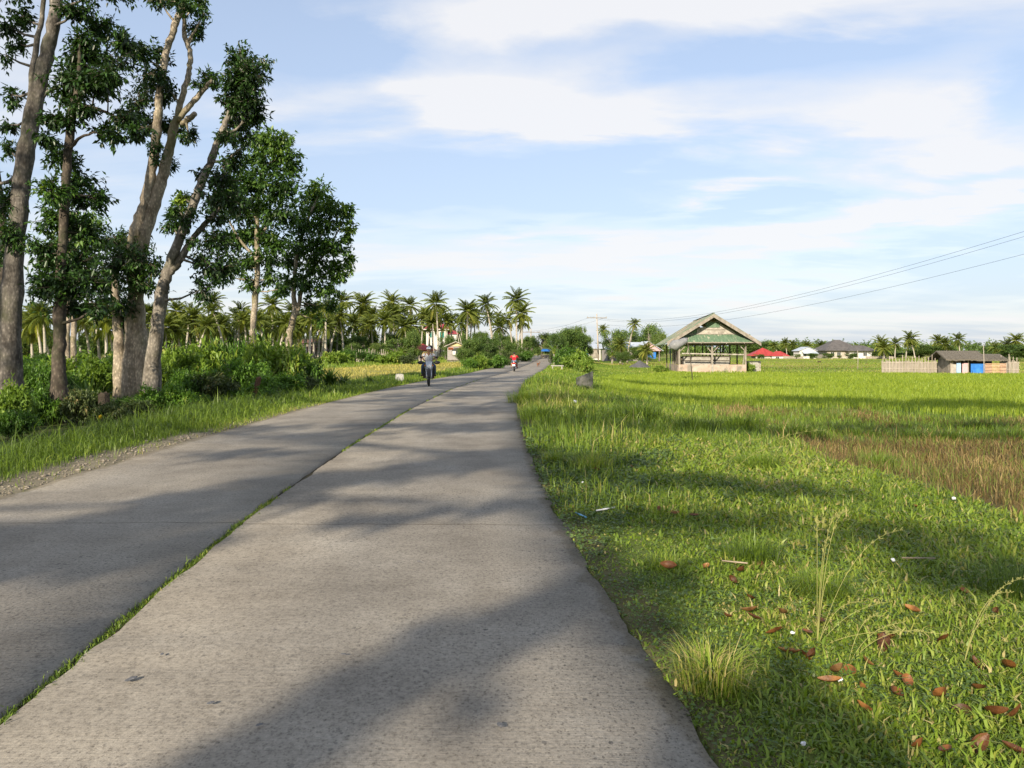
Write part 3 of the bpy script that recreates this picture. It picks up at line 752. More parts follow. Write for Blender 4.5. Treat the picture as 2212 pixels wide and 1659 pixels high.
# ---------------------------------------------------------------- the tall trees beside the road, built to their own shapes
def tall_tree(label, Y, stems, clumps, bark, leaf, L=.15, foot=None, seed=1, dens=1.0, twig=True, group=None, name='roadside_tree'):
    r = np.random.default_rng(seed)
    foot = foot if foot is not None else stems[0][0][:2]
    base = gx(foot[0], Y)
    t = thing(name, label, 'tree', base, 0, group)
    tb, bb, lv = MB(), MB(), Leaves(); sk = []
    for si, st in enumerate(stems):
        rows = px_limb(st, Y, r.uniform(-.6, .6) if si else 0)
        if si == 0 or st[0][1] > 790:
            g0 = gx(st[0][0], Y); rows[0][2] = g0[2]-.15
            rows[0][3] *= 1.25
        s = limb(tb, rows, n=12, r=r); sk.append(s)
    sk = np.concatenate(sk)
    for (px, py, rx, ry, n, ti) in clumps:
        c = wp(px, py, Y+r.uniform(-.8, .8)); q = Y/F
        rad = (rx*q*1.1, rx*q*1.0, ry*q*1.1)
        clump(lv, c, rad, n*dens*1.75, L=L, tint=ti, mb=bb if twig else None, r=r)
        j = np.argsort(np.linalg.norm(sk[:, :3]-(c-np.array([0, 0, .35*np.linalg.norm(c-sk[:, :3].mean(0))*.3])), axis=1))[0]
        a = sk[j, :3]; mid = (a+c)/2+np.array([0, 0, -.06*np.linalg.norm(c-a)])
        rr = min(.045, sk[j, 3]*.6)
        bb.tube([tuple(a), tuple(mid), tuple(c)], [rr, rr*.7, rr*.35], n=5, cap=False)
    off = Vector([float(v) for v in base])
    tb.add(bb.v, bb.f)
    for o in (tb.build('trunk', bark, t, smooth=True), link('crown', lv.mesh('crown'), leaf, t)):
        o.matrix_parent_inverse = Matrix.Translation(-off)
    return t

tall_tree('tallest broad grey trunk at the picture edge, forking high above the bushes', 21,
  [[(24, 860, 60), (22, 760, 54), (28, 600, 45), (38, 480, 41), (52, 360, 39), (68, 260, 38), (88, 170, 33), (108, 90, 31), (122, 0, 29), (138, -120, 24), (150, -240, 12)],
   [(60, 300, 22), (66, 200, 14), (76, 110, 13), (90, 40, 11), (98, -40, 9), (104, -140, 5)],
   [(80, 215, 14), (110, 195, 8), (150, 180, 6), (200, 172, 4)],
   [(58, 330, 12), (38, 372, 10), (20, 392, 9), (-20, 400, 6)]],
  [(45, 35, 32, 30, 190, .22), (22, 60, 26, 34, 150, .2), (40, 95, 24, 22, 90, .2), (165, 25, 42, 26, 260, .2), (215, 60, 46, 32, 330, .2), (262, 88, 40, 28, 260, .2),
   (24, 205, 28, 40, 150, .2), (18, 270, 22, 26, 90, .22), (14, 120, 16, 30, 60, .2), (18, 320, 26, 22, 100, .25),
   (298, 112, 44, 26, 260, .2), (250, 130, 46, 26, 220, .2), (20, 440, 34, 50, 260, .3), (25, 505, 40, 44, 260, .32), (8, 555, 26, 40, 120, .3),
   (150, -60, 90, 60, 500, .25), (60, -80, 80, 60, 400, .25), (220, -30, 70, 40, 300, .22), (140, -200, 120, 70, 500, .3), (10, -30, 60, 40, 250, .25)],
  M['bark_mid'], M['leaf_dark'], L=.155, seed=3, dens=1.1)

tall_tree('slender mottled trunk wrapped in dark leaf clumps behind two cut stumps', 19,
  [[(127, 885, 40), (127, 780, 32), (130, 700, 29), (133, 600, 24), (136, 500, 22), (142, 400, 21), (146, 340, 20), (150, 285, 20), (158, 240, 19), (168, 190, 14), (172, 130, 9), (170, 80, 5)],
   [(146, 330, 10), (170, 300, 7), (205, 285, 4)], [(160, 225, 11), (210, 235, 8), (262, 260, 5), (310, 300, 3)]],
  [(178, 120, 44, 50, 520, .18), (165, 175, 62, 42, 700, .22), (205, 180, 60, 40, 520, .2), (150, 205, 46, 26, 260, .3), (185, 90, 32, 32, 240, .2), (235, 165, 40, 40, 300, .18),
   (225, 285, 40, 26, 190, .2), (250, 300, 24, 20, 90, .2), (108, 255, 26, 22, 110, .25), (100, 300, 26, 24, 130, .22), (140, 262, 40, 22, 170, .22), (175, 235, 40, 22, 190, .2),
   (135, 340, 44, 40, 330, .25), (165, 390, 46, 34, 280, .3), (112, 410, 42, 46, 300, .55), (190, 430, 48, 36, 300, .28), (222, 420, 26, 24, 110, .25), (118, 470, 46, 46, 360, .45),
   (185, 500, 52, 44, 380, .3), (110, 545, 56, 50, 480, .33), (165, 570, 66, 46, 560, .25), (130, 620, 66, 44, 560, .2), (195, 610, 50, 44, 400, .18), (90, 610, 34, 44, 240, .3), (150, 665, 52, 26, 300, .2), (215, 660, 34, 34, 190, .18),
   (265, 255, 40, 26, 200, .18), (300, 285, 34, 22, 150, .18)],
  M['bark_dark'], M['leaf_dark'], L=.15, seed=4, dens=1.1)

tall_tree('pale many-stemmed tree with bare upper limbs and one sawn-off stub', 25,
  [[(284, 870, 46), (284, 760, 38), (290, 660, 36), (300, 570, 34), (314, 500, 32), (334, 440, 30), (350, 385, 27), (364, 330, 24), (376, 275, 20), (382, 252, 18)],
   [(312, 880, 38), (306, 780, 34), (298, 680, 34), (292, 600, 36), (292, 520, 36), (302, 480, 34), (316, 430, 27), (328, 370, 24), (336, 310, 22), (340, 260, 20), (346, 200, 17), (354, 140, 16), (366, 90, 16), (380, 50, 16), (396, 10, 14), (412, -50, 9)],
   [(264, 868, 36), (258, 760, 26), (252, 690, 22), (248, 620, 16), (246, 560, 10)],
   [(382, 258, 16), (392, 215, 14), (404, 172, 13), (411, 140, 12), (410, 108, 12), (400, 80, 11), (396, 40, 9), (384, 0, 7), (376, -40, 4)],
   [(384, 262, 15), (404, 235, 14), (424, 212, 13), (442, 192, 11), (456, 172, 6)],
   [(394, 268, 13), (408, 256, 13), (422, 246, 12)],
   [(340, 270, 9), (310, 275, 7), (270, 262, 4)], [(352, 150, 8), (335, 138, 5), (315, 128, 3)]],
  [(338, 120, 34, 30, 230, .2), (330, 160, 40, 30, 260, .18), (312, 190, 34, 30, 180, .18), (348, 175, 22, 34, 170, .18), (368, 195, 20, 22, 110, .2), (300, 220, 40, 30, 220, .18), (345, 215, 30, 26, 170, .18),
   (285, 250, 34, 22, 190, .18), (330, 265, 46, 26, 300, .18), (375, 275, 40, 24, 240, .2), (408, 290, 26, 24, 150, .22), (335, 315, 22, 22, 90, .2), (366, 355, 20, 24, 110, .18), (342, 345, 14, 20, 40, .2),
   (400, 12, 34, 22, 200, .5), (372, -4, 30, 26, 180, .35), (428, 0, 30, 24, 170, .45), (345, 0, 34, 18, 130, .25), (424, 66, 22, 30, 180, .3), (440, 30, 16, 16, 60, .4), (400, -60, 60, 40, 300, .4),
   (455, 168, 28, 24, 230, .5), (430, 180, 16, 14, 60, .4),
   (268, 520, 56, 34, 480, .4), (290, 560, 56, 44, 600, .3), (250, 570, 44, 50, 420, .28), (240, 620, 40, 40, 300, .22), (300, 610, 50, 34, 380, .28), (262, 660, 36, 30, 220, .22), (330, 580, 26, 40, 190, .3), (225, 530, 26, 22, 110, .35),
   (272, 690, 22, 40, 120, .35)],
  M['bark_pale'], M['leaf_dark'], L=.15, seed=5, dens=1.15)

tall_tree('leaning forked tree with dark bunched foliage at the limb ends', 23,
  [[(326, 890, 50), (330, 790, 36), (338, 720, 32), (346, 660, 30), (356, 610, 27), (366, 575, 25), (382, 530, 22), (400, 485, 21), (418, 440, 20), (438, 390, 19), (456, 345, 18), (474, 295, 16), (490, 255, 13), (506, 210, 9), (518, 150, 5)],
   [(364, 590, 20), (386, 566, 18), (410, 525, 15), (436, 492, 13), (462, 464, 11), (486, 436, 7)],
   [(480, 285, 8), (510, 280, 6), (535, 240, 4)], [(455, 350, 7), (490, 345, 6), (520, 320, 4)]],
  [(522, 130, 44, 40, 520, .3), (545, 165, 40, 46, 520, .2), (505, 175, 36, 40, 380, .22), (535, 215, 46, 44, 560, .17), (500, 225, 34, 34, 260, .2), (548, 250, 34, 34, 260, .18), (515, 265, 40, 34, 330, .16), (490, 295, 30, 26, 190, .2), (530, 300, 26, 26, 150, .2), (572, 130, 20, 16, 60, .3),
   (430, 375, 26, 20, 70, .3), (480, 385, 40, 40, 330, .18), (505, 350, 34, 36, 280, .2), (460, 425, 36, 26, 190, .18), (500, 430, 46, 34, 380, .18), (470, 470, 30, 26, 160, .2), (395, 425, 22, 22, 160, .9), (385, 455, 36, 30, 260, .45), (375, 490, 34, 26, 170, .3), (402, 470, 24, 30, 140, .3),
   (465, 520, 34, 34, 280, .2), (445, 570, 34, 44, 260, .2), (480, 580, 40, 40, 330, .22), (435, 625, 22, 34, 190, .15), (415, 520, 20, 20, 60, .3)],
  M['bark'], M['leaf_dark'], L=.15, seed=6, dens=1.1)

tall_tree('straight slim tree with a high full crown behind the shrubs', 38,
  [[(543, 790, 15), (544, 740, 14), (548, 690, 14), (552, 640, 15), (556, 580, 14), (555, 500, 12), (558, 430, 10), (566, 370, 8), (575, 310, 5)],
   [(556, 520, 8), (590, 470, 6), (615, 420, 4)], [(556, 560, 8), (520, 520, 6), (490, 470, 4)]],
  [(590, 300, 40, 26, 420, .55), (555, 300, 26, 20, 160, .5), (615, 330, 36, 34, 420, .5), (570, 345, 56, 40, 620, .35), (630, 365, 26, 34, 260, .45), (610, 395, 46, 40, 520, .3), (555, 400, 56, 44, 640, .28), (510, 400, 46, 40, 420, .28), (480, 440, 40, 40, 330, .25), (530, 455, 56, 36, 520, .25), (590, 450, 50, 40, 520, .25), (620, 470, 30, 26, 190, .3),
   (555, 510, 56, 36, 520, .26), (505, 520, 46, 40, 420, .28), (595, 520, 40, 34, 330, .35), (570, 560, 46, 30, 330, .3), (520, 570, 46, 36, 330, .28), (475, 590, 34, 34, 220, .25), (585, 600, 30, 26, 170, .3), (545, 610, 30, 20, 130, .3), (600, 625, 22, 22, 80, .3)],
  M['bark_pale'], M['leaf_mid'], L=.25, seed=7, dens=1.0, twig=False)

tall_tree('twin-stemmed tree with a wide sunlit crown nearest the road', 42,
  [[(620, 790, 20), (624, 740, 17), (630, 700, 15), (637, 670, 13), (634, 630, 11), (640, 560, 9), (655, 500, 7), (680, 440, 5)],
   [(632, 690, 12), (645, 665, 10), (650, 630, 9), (665, 590, 7), (700, 550, 5), (730, 500, 3)],
   [(641, 560, 7), (680, 530, 5), (715, 470, 3)]],
  [(690, 410, 34, 22, 260, .55), (670, 440, 46, 34, 420, .4), (715, 440, 34, 26, 260, .5), (745, 455, 26, 26, 190, .5), (650, 480, 40, 34, 330, .32), (700, 480, 50, 34, 480, .35), (750, 500, 20, 34, 170, .55), (660, 530, 50, 36, 450, .3), (715, 530, 50, 36, 450, .4), (755, 560, 14, 40, 130, .6), (630, 560, 34, 34, 260, .28), (685, 575, 50, 34, 420, .38), (730, 590, 30, 34, 250, .5), (655, 610, 44, 34, 330, .33), (700, 625, 36, 30, 250, .4), (620, 620, 26, 30, 130, .3), (715, 660, 22, 20, 110, .45), (670, 660, 26, 22, 130, .35), (690, 690, 16, 16, 60, .4)],
  M['bark_pale'], M['leaf_mid'], L=.27, seed=8, dens=1.05, twig=False)

def far_shade(): pass
# pale trunks that stand further into the grove, crowns hidden behind the nearer leaves
for i, (px, Y, w, lab) in enumerate([(147, 34, 12, 'orange-lit slim trunk between the two nearest trees'), (160, 35, 13, 'brightest peeling trunk between the two nearest trees')]):
    tall_tree(lab, Y, [[(px, 810, w), (px-1, 740, w), (px, 660, w*.9), (px+3, 560, w*.7), (px+6, 460, w*.4)]], [(px+8, 560, 50, 40, 300, .4), (px-10, 520, 60, 40, 300, .45), (px+20, 480, 60, 40, 300, .5)], M['bark_pale'], M['leaf_mid'], L=.22, seed=30+i, twig=False)
tall_tree('dim grey trunk cut by the picture edge behind the tallest tree', 27, [[(-2, 870, 26), (0, 740, 22), (5, 620, 20), (8, 540, 18), (4, 440, 14), (-10, 340, 9)]], [(-30, 420, 60, 60, 400, .3), (-60, 320, 80, 60, 400, .3)], M['bark_dark'], M['leaf_dark'], L=.16, seed=33, twig=False)

# ---------------------------------------------------------------- trees behind the camera and off to the left, whose shade falls on the road
def shade_tree(label, foot, spots, h, seed):
    """spots: (px, py, half length, half width, n) of shade on the ground; foliage hangs where the sun's ray to that shade passes height h"""
    r = np.random.default_rng(seed)
    t = thing('roadside_tree', label, 'tree', (foot[0], foot[1], gz(*foot)), 0, 'trees behind the viewer')
    lv, tb = Leaves(), MB()
    cs = []
    for (px, py, rx, ry, n, hh) in spots:
        p = gp(px, py); k = hh/SUN_FROM[2]
        c = p+SUN_FROM*k; cs.append(c)
        Ls = .11 if rx < .42 else .2*max(1.0, min(2.2, rx*.62)); clump(lv, c, (rx, ry, min(.5, ry*.3)), n*1.15, L=Ls, W=.55, tint=.35, r=r, droop=.0)
    top = np.mean(cs, 0); f = np.array([foot[0], foot[1], gz(*foot)-.1])
    mid = np.array([foot[0], foot[1], top[2]+.4])
    limb(tb, [[*f, .3], [*(f*.5+mid*.5), .24], [*mid, .18]], r=r)
    hub = np.mean(cs, 0)+np.array([0, 0, .5]); near = spots[0][2] < .42
    limb(tb, [[*mid, .10], [*(mid*.5+hub*.5), .06], [*hub, .03 if near else .05]], n=6, r=r)
    for c in cs:
        limb(tb, [[*hub, .012 if near else .04], [*(hub*.5+c*.5), .010 if near else .03], [*c, .006 if near else .02]], n=5, r=r)
    for o in (tb.build('trunk', M['bark'], t, smooth=True), link('crown', lv.mesh('crown'), M['leaf_dark'], t)):
        o.matrix_parent_inverse = Matrix.Translation(-Vector(t.location))
SHADE = True
if SHADE:
    shade_tree('tree standing behind the viewer whose shade crosses the near slab', (-9.5, -19),
       [(560, 1640, .26, .06, 420, 7.5), (720, 1555, .26, .10, 600, 7.5), (870, 1475, .26, .14, 760, 7.6), (1010, 1410, .28, .18, 860, 7.7), (1130, 1350, .28, .20, 900, 7.8), (1240, 1300, .28, .22, 900, 7.9), (1340, 1250, .28, .2, 700, 7.9), (980, 1360, .2, .05, 120, 7.7), (1290, 1200, .3, .05, 160, 8), (1390, 1340, .24, .12, 500, 7.9), (1440, 1250, .3, .16, 600, 8), (760, 1630, .22, .02, 70, 7.5), (1060, 1510, .22, .02, 80, 7.7)], 7.5, 41)
    shade_tree('unseen tree added behind the viewer, its foliage shaped to cast the rounded shade on the near verge', (-6.8, -15.5),  # added caster out of view; leaf clumps laid out to form the rounded shade
       [(1520, 1560, .10, .05, 630, 6), (1545, 1640, .12, .06, 690, 6), (1690, 1590, .14, .06, 780, 6), (1570, 1570, .12, .05, 630, 6), (1640, 1550, .13, .06, 720, 6), (1720, 1555, .13, .06, 720, 6), (1790, 1590, .14, .07, 750, 6), (1590, 1630, .14, .07, 750, 6), (1680, 1625, .15, .08, 840, 6), (1780, 1650, .15, .08, 840, 6), (1860, 1650, .13, .06, 630, 6), (1620, 1700, .15, .08, 720, 6), (1740, 1730, .16, .08, 720, 6), (1890, 1720, .15, .08, 720, 6)], 6, 47)
    shade_tree('tree to the left behind the viewer shading the far lane', (-14.5, -12),
       [(100, 1170, .9, .5, 900, 8.0), (320, 1130, .9, .50, 900, 8.1), (520, 1080, .9, .45, 800, 8.2), (680, 1045, .7, .35, 500, 8.3), (60, 1230, .6, .35, 420, 7.9), (270, 1215, .5, .2, 240, 8.1), (-150, 1190, 1, .8, 900, 8.0), (800, 1128, .6, .08, 130, 8.3), (1000, 1108, .6, .08, 130, 8.4), (1180, 1088, .6, .10, 150, 8.4), (430, 1175, .5, .08, 90, 8.1), (1330, 1120, .6, .15, 160, 8.4)], 8, 42)
    shade_tree('tall tree to the left behind the viewer shading the middle distance', (-15, -6),
       [(820, 1030, .9, .7, 420, 9.0), (980, 1010, .9, .8, 480, 9.2), (1120, 985, .9, .9, 480, 9.4), (1300, 1000, 1.1, .7, 420, 9.4), (1480, 1040, 1.1, .6, 380, 9.4), (1250, 1030, .8, .4, 220, 9.4), (1700, 1060, 1.2, .6, 330, 9.5), (1560, 1130, .9, .35, 220, 9.5), (560, 985, 1.2, .5, 260, 9), (1950, 1160, 1.1, .5, 300, 9.5), (60, 950, 1.0, .6, 420, 9), (200, 925, 1.0, .6, 420, 9), (330, 905, 1.0, .5, 300, 9), (-60, 930, 1.0, .8, 420, 9), (2120, 1240, 1.0, .5, 300, 9.5)], 9, 43)
    shade_tree('spreading tree left of the verge shading the road further on', (-17.5, 3),
       [(900, 925, 1.9, .9, 420, 10), (1030, 930, 1.6, .8, 360, 10), (740, 945, 1.6, .6, 240, 10), (1180, 915, 1.8, 1.0, 420, 10), (1380, 930, 2.0, 1.0, 480, 10), (1620, 935, 2.2, 1.1, 520, 10), (1880, 930, 2.2, 1.0, 480, 10), (2130, 925, 2.2, 1.0, 420, 10), (950, 890, 2, 1.4, 420, 10), (1080, 880, 2, 1.6, 420, 10), (560, 930, 1.5, 1.0, 240, 10)], 10, 44)
    shade_tree('largest tree left of the verge shading road and rice ahead', (-19, 9),
       [(950, 856, 2.8, 1.8, 420, 11), (1060, 850, 2.6, 1.8, 420, 11), (860, 868, 2.2, 1.6, 300, 11), (1230, 868, 2.8, 2.7, 816, 11), (1480, 866, 3.2, 3.4, 1054, 11), (1750, 870, 3.4, 3.4, 1122, 11), (2020, 878, 3.4, 3.4, 1054, 11), (2230, 886, 3.2, 3.1, 816, 11), (1120, 833, 2.5, 2.2, 300, 12)], 11, 45)
    shade_tree('slim far tree left of the verge shading the rice margin', (-21, 22),
       [(1400, 835, 3.4, 2.4, 620, 16), (1560, 836, 3.2, 2.2, 620, 16), (1700, 840, 2.5, 1.6, 320, 16), (1260, 838, 2.5, 2, 360, 16)], 16, 46)

    t = thing('roadside_tree', 'next tree of the roadside row, outside the picture to the left', 'tree', (-21.5, 1.5, gz(-21.5, 1.5)), 0, 'trees behind the viewer')
    r = np.random.default_rng(77); lv, tb = Leaves(), MB()
    limb(tb, [[-21.5, 1.5, -.3, .35], [-21.2, 1.6, 5, .3], [-21, 1.3, 11, .22], [-20.6, 1.2, 19, .08]], r=r)
    for i in range(22):
        c = np.array([-21+r.normal(0, 2.4), 1.2+r.normal(0, 1.8), r.uniform(7, 20)])
        clump(lv, c, (.95, .95, .7), 260, L=.18, r=r); tb.tube([(-21.1, 1.4, c[2]-.8), tuple(c)], [.05, .02], n=5, cap=False)
    for o in (tb.build('trunk', M['bark'], t, smooth=True), link('crown', lv.mesh('crown'), M['leaf_dark'], t)):
        o.matrix_parent_inverse = Matrix.Translation(-Vector(t.location))
# ---------------------------------------------------------------- shrubs
def bush_mesh(seed, n=1700, L=.13, w=1.0, h=1.0, tint=.42, lobes=9):
    r = np.random.default_rng(seed); lv, tb = Leaves(), MB()
    for i in range(lobes):
        a = r.uniform(0, 6.28); q = r.uniform(0, .75)**.7*w
        top = h*r.uniform(.6, .95)*(1-.3*(q/w)**2)
        c = np.array([q*math.cos(a), q*math.sin(a), top*.72])
        clump(lv, c, (r.uniform(.3, .5)*w, r.uniform(.3, .5)*w, top*.42), n/lobes, L=L, W=.46, tint=tint+r.uniform(-.1, .12), r=r, droop=.35)
        tb.tube([(c[0]*.25, c[1]*.25, -.1), (c[0]*.6, c[1]*.6, top*.4), tuple(c)], [.03*w, .02*w, .008*w], n=4, cap=False)
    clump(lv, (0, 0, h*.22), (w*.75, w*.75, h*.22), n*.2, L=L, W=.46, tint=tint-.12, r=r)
    return lv, tb
BUSH = []
for i in range(5):
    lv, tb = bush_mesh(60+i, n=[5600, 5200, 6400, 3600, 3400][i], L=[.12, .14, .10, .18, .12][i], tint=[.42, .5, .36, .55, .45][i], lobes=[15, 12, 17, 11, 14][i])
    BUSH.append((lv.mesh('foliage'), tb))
def bush(px, Y, py_top, width, variant, label, group=None, name='shrub'):
    g = gx(px, Y); h = (wp(px, py_top, Y)[2]-g[2])
    t = thing(name, label, 'shrub', g, random.uniform(0, 6.28), group)
    w = width/F*Y/2
    t.scale = (w*1.1, w*1.1, max(.3, h*1.12))
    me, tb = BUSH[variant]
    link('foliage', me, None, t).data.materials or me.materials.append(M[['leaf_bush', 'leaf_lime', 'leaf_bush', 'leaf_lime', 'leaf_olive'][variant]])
    if not hasattr(tb, 'me'):
        tb.me = tb.build('stems', M['bark_dark'], t)
    else:
        link('stems', tb.me.data, None, t)
    return t
r_py = random.Random(8)
SH = 'shrubs in the thicket under the tall trees'
for i, (px, Y, py, w, v, lab) in enumerate([
    (18, 17, 835, 110, 1, 'low sprawling shrub at the foot of the tallest trunk, touching the picture edge'), (80, 18.5, 822, 95, 0, 'rounded shrub close beside the broadest trunk'),
    (62, 25, 778, 110, 2, 'leafy shrub showing between the broadest and the slender trunk'), (190, 26, 770, 120, 1, 'bright shrub filling the gap behind the two cut stumps'),
    (240, 31, 765, 110, 0, 'shrub behind the pale many-stemmed tree, lit yellow-green'), (180, 18.3, 840, 95, 4, 'dark shrub at the foot of the slender leaf-wrapped trunk'),
    (285, 21, 838, 100, 2, 'dim shrub covering the foot of the pale many-stemmed tree'), (365, 22, 822, 100, 0, 'shaded shrub at the foot of the leaning forked tree'),
    (395, 27, 760, 110, 1, 'tall bright shrub just beyond the leaning forked tree'), (445, 32, 735, 120, 3, 'tallest shrub of the thicket, pale new leaves on top'),
    (455, 25, 800, 120, 4, 'dark mid-height shrub in the middle of the thicket'), (520, 29, 765, 120, 2, 'shrub beside the reddish stump in the thicket'),
    (545, 25, 830, 100, 0, 'low shrub in front of the reddish stump'), (572, 34, 728, 110, 1, 'tall shrub under the straight slim tree'),
    (610, 31, 748, 110, 3, 'light green shrub under the twin-stemmed tree'), (600, 27, 802, 120, 2, 'dense low shrub at the thicket front, nearest the spiky plants'),
    (650, 31, 765, 80, 0, 'last bright shrub at the road end of the thicket'), (655, 29, 812, 70, 4, 'small dark shrub beside the largest spiky plant'),
    (330, 33, 760, 90, 4, 'shrub seen through the gap between the pale and the forked trunk'), (120, 32, 760, 90, 3, 'shrub seen behind the slender trunk at the grove edge'),
    (500, 36, 745, 100, 0, 'shrub behind the middle of the thicket under palm trunks'), (20, 32, 770, 90, 0, 'shrub beyond the broadest trunk at the picture edge'),
    (410, 23, 850, 90, 2, 'lowest shrub at the verge before the leaning forked tree'), (475, 23.5, 858, 80, 4, 'straggling dry shrub on the verge bank')]):
    bush(px, Y, py+r_py.uniform(-6, 14), w, v, lab, SH)

bush(232, 17.3, 868, 80, 4, 'vine-like dark weeds hiding the feet of the two stumps', SH)
def dead_branch(px, py, L, label, seed, rise=.25):
    r = np.random.default_rng(seed); g = gp(px, py); t = thing('dead_branch', label, 'branch', (g[0], g[1], g[2]+.12), r.uniform(0, 6.28), 'dead branches on the left verge'); mb = MB()
    P = [np.array([-L*.5, 0, 0])]
    for k in range(7): P.append(P[-1]+np.array([L/7, r.normal(0, .05*L), rise*L/7*(1-k/4)+r.normal(0, .02)]))
    mb.tube([tuple(p) for p in P], list(np.linspace(.02, .006, 8)), n=5)
    for k in (2, 3, 4, 5, 6):
        e = P[k]+np.array([L*.18, r.normal(0, .2*L), r.uniform(0, .3)*L]); mb.tube([tuple(P[k]), tuple((P[k]+e)/2+[0, 0, .03]), tuple(e)], [.009, .006, .003], n=4)
    mb.build('wood', M['dry_wood'], t)
M['dry_wood'] = rough_mat('dry_grey_wood', (.16,.135,.105), (.34,.30,.245), 8, .9, .2)
dead_branch(520, 858, 1.9, 'curved pale dead branch lying before the reddish stump', 1); dead_branch(330, 868, 1.6, 'thin dead branch at the foot of the forked trunk', 2, .1); dead_branch(640, 842, 1.7, 'dead branch sticking out of the thicket near the low yellow-green plant', 3, .4); dead_branch(430, 862, 1.3, 'small dead branch in the verge below the middle of the thicket', 4)
for i, (px, Y, py, w, v, lab) in enumerate([(150, 23, 800, 90, 2, 'dark shrub between the slender trunk and the two stumps'), (420, 25, 790, 100, 2, 'dark leafy shrub in the thicket hollow right of the forked trunk'), (495, 33, 726, 90, 2, 'tallest dark shrub at the back of the thicket'), (540, 31, 742, 90, 1, 'lime-leaved shrub near the top of the thicket'), (640, 33, 752, 70, 2, 'dark shrub at the back near the road end of the thicket'), (365, 30, 752, 80, 1, 'lime shrub glimpsed right behind the forked trunk'), (575, 26, 836, 80, 4, 'dry tangled shrub at the thicket front'), (300, 19.5, 862, 80, 4, 'dry tangled weeds before the pale trunks'), (30, 15.2, 880, 90, 2, 'dark shrub low at the picture edge nearest the viewer')]):
    bush(px, Y, py, w, v, lab, SH)
# spiky sword-leaved plants at the road end of the thicket
M['sword'] = leaf_mat('sword_leaf', [(0, (.03,.06,.015)), (.5, (.075,.14,.025)), (1, (.22,.30,.04))], trans=.25, rough=.45)
def spiky(px, Y, py_top, label, tint=.45, n=46, group='sword-leaved plants by the thicket', seed=1):
    r = np.random.default_rng(seed); g = gx(px, Y); h = wp(px, py_top, Y)[2]-g[2]
    t = thing('spiky_plant', label, 'plant', g, 0, group)
    az = r.uniform(0, 6.28, n); P = np.stack([np.cos(az)*.06, np.sin(az)*.06, np.full(n, -.03)], 1)
    b = blades(P, h*r.uniform(.75, 1.25, n), h*.05*r.uniform(.8, 1.3, n), r.uniform(.05, 1.1, n), np.clip(tint+r.normal(0, .12, n), 0, 1), az=az, bend=.55, r=r)
    grass_obj('leaves', [b], M['sword'], kind=None, parent=t)
    mb = MB(); mb.tube([(0,0,-.1), (0,0,h*.12)], [.08, .06], n=8); mb.build('stem', M['bark_dark'], t)
spiky(712, 33, 783, 'largest dark spiky plant beside the thicket', n=90, seed=1); spiky(742, 34, 796, 'dark spiky plant next along the verge after the largest', n=60, seed=2)
spiky(690, 28, 826, 'low yellow-green spiky plant at the verge', tint=.9, n=50, seed=3); spiky(770, 35, 812, 'small spiky plant between the larger ones and the gold field', n=40, seed=4)
spiky(797, 37, 805, 'spiky plant standing alone before the gold field', n=50, seed=5); spiky(190, 20, 800, 'broad-leaved rosette plant under the trunks', tint=.5, n=40, seed=6); spiky(255, 27, 775, 'rosette of long leaves behind the stumps', tint=.6, n=50, seed=7)

# stumps
def stump(px, Y, py_top, wpx, label, mat, lean=0.0, seed=1):
    r = np.random.default_rng(seed); g = gx(px, Y); h = wp(px, py_top, Y)[2]-g[2]; w = wpx/F*Y/2
    t = thing('tree_stump', label, 'stump', g)
    mb = MB(); n = 14; pts = [(0, 0, -.1), (0, 0, .06), (lean*.5, 0, h*.5), (lean, 0, h)]
    mb.tube(pts, [w*1.35, w*1.1, w*.95, w*.9], n=n)
    mb.v = [(x*(1+.12*math.sin(5*math.atan2(y, x)+seed)), y*(1+.1*math.sin(4*math.atan2(y, x))), z+(r.uniform(-.05, .07) if z > h*.9 else 0)) for x, y, z in mb.v]
    mb.build('wood', mat, t, smooth=False)
M['stump_dark'] = rough_mat('rotten_dark_wood', (.018,.014,.010), (.06,.048,.036), 7, bump=.8, dist=.04)
M['stump_red'] = rough_mat('reddish_rotten_wood', (.06,.035,.022), (.15,.085,.05), 7, bump=.8, dist=.04)
stump(208, 18.5, 862, 18, 'dark cut stump beside the slender trunk', M['stump_dark'], .02, 2); stump(228, 18.2, 850, 24, 'thicker dark cut stump of the pair, topped with vines', M['stump_dark'], -.03, 3)
stump(545, 24.6, 818, 14, 'reddish rotten stump inside the thicket', M['stump_red'], .22, 4)
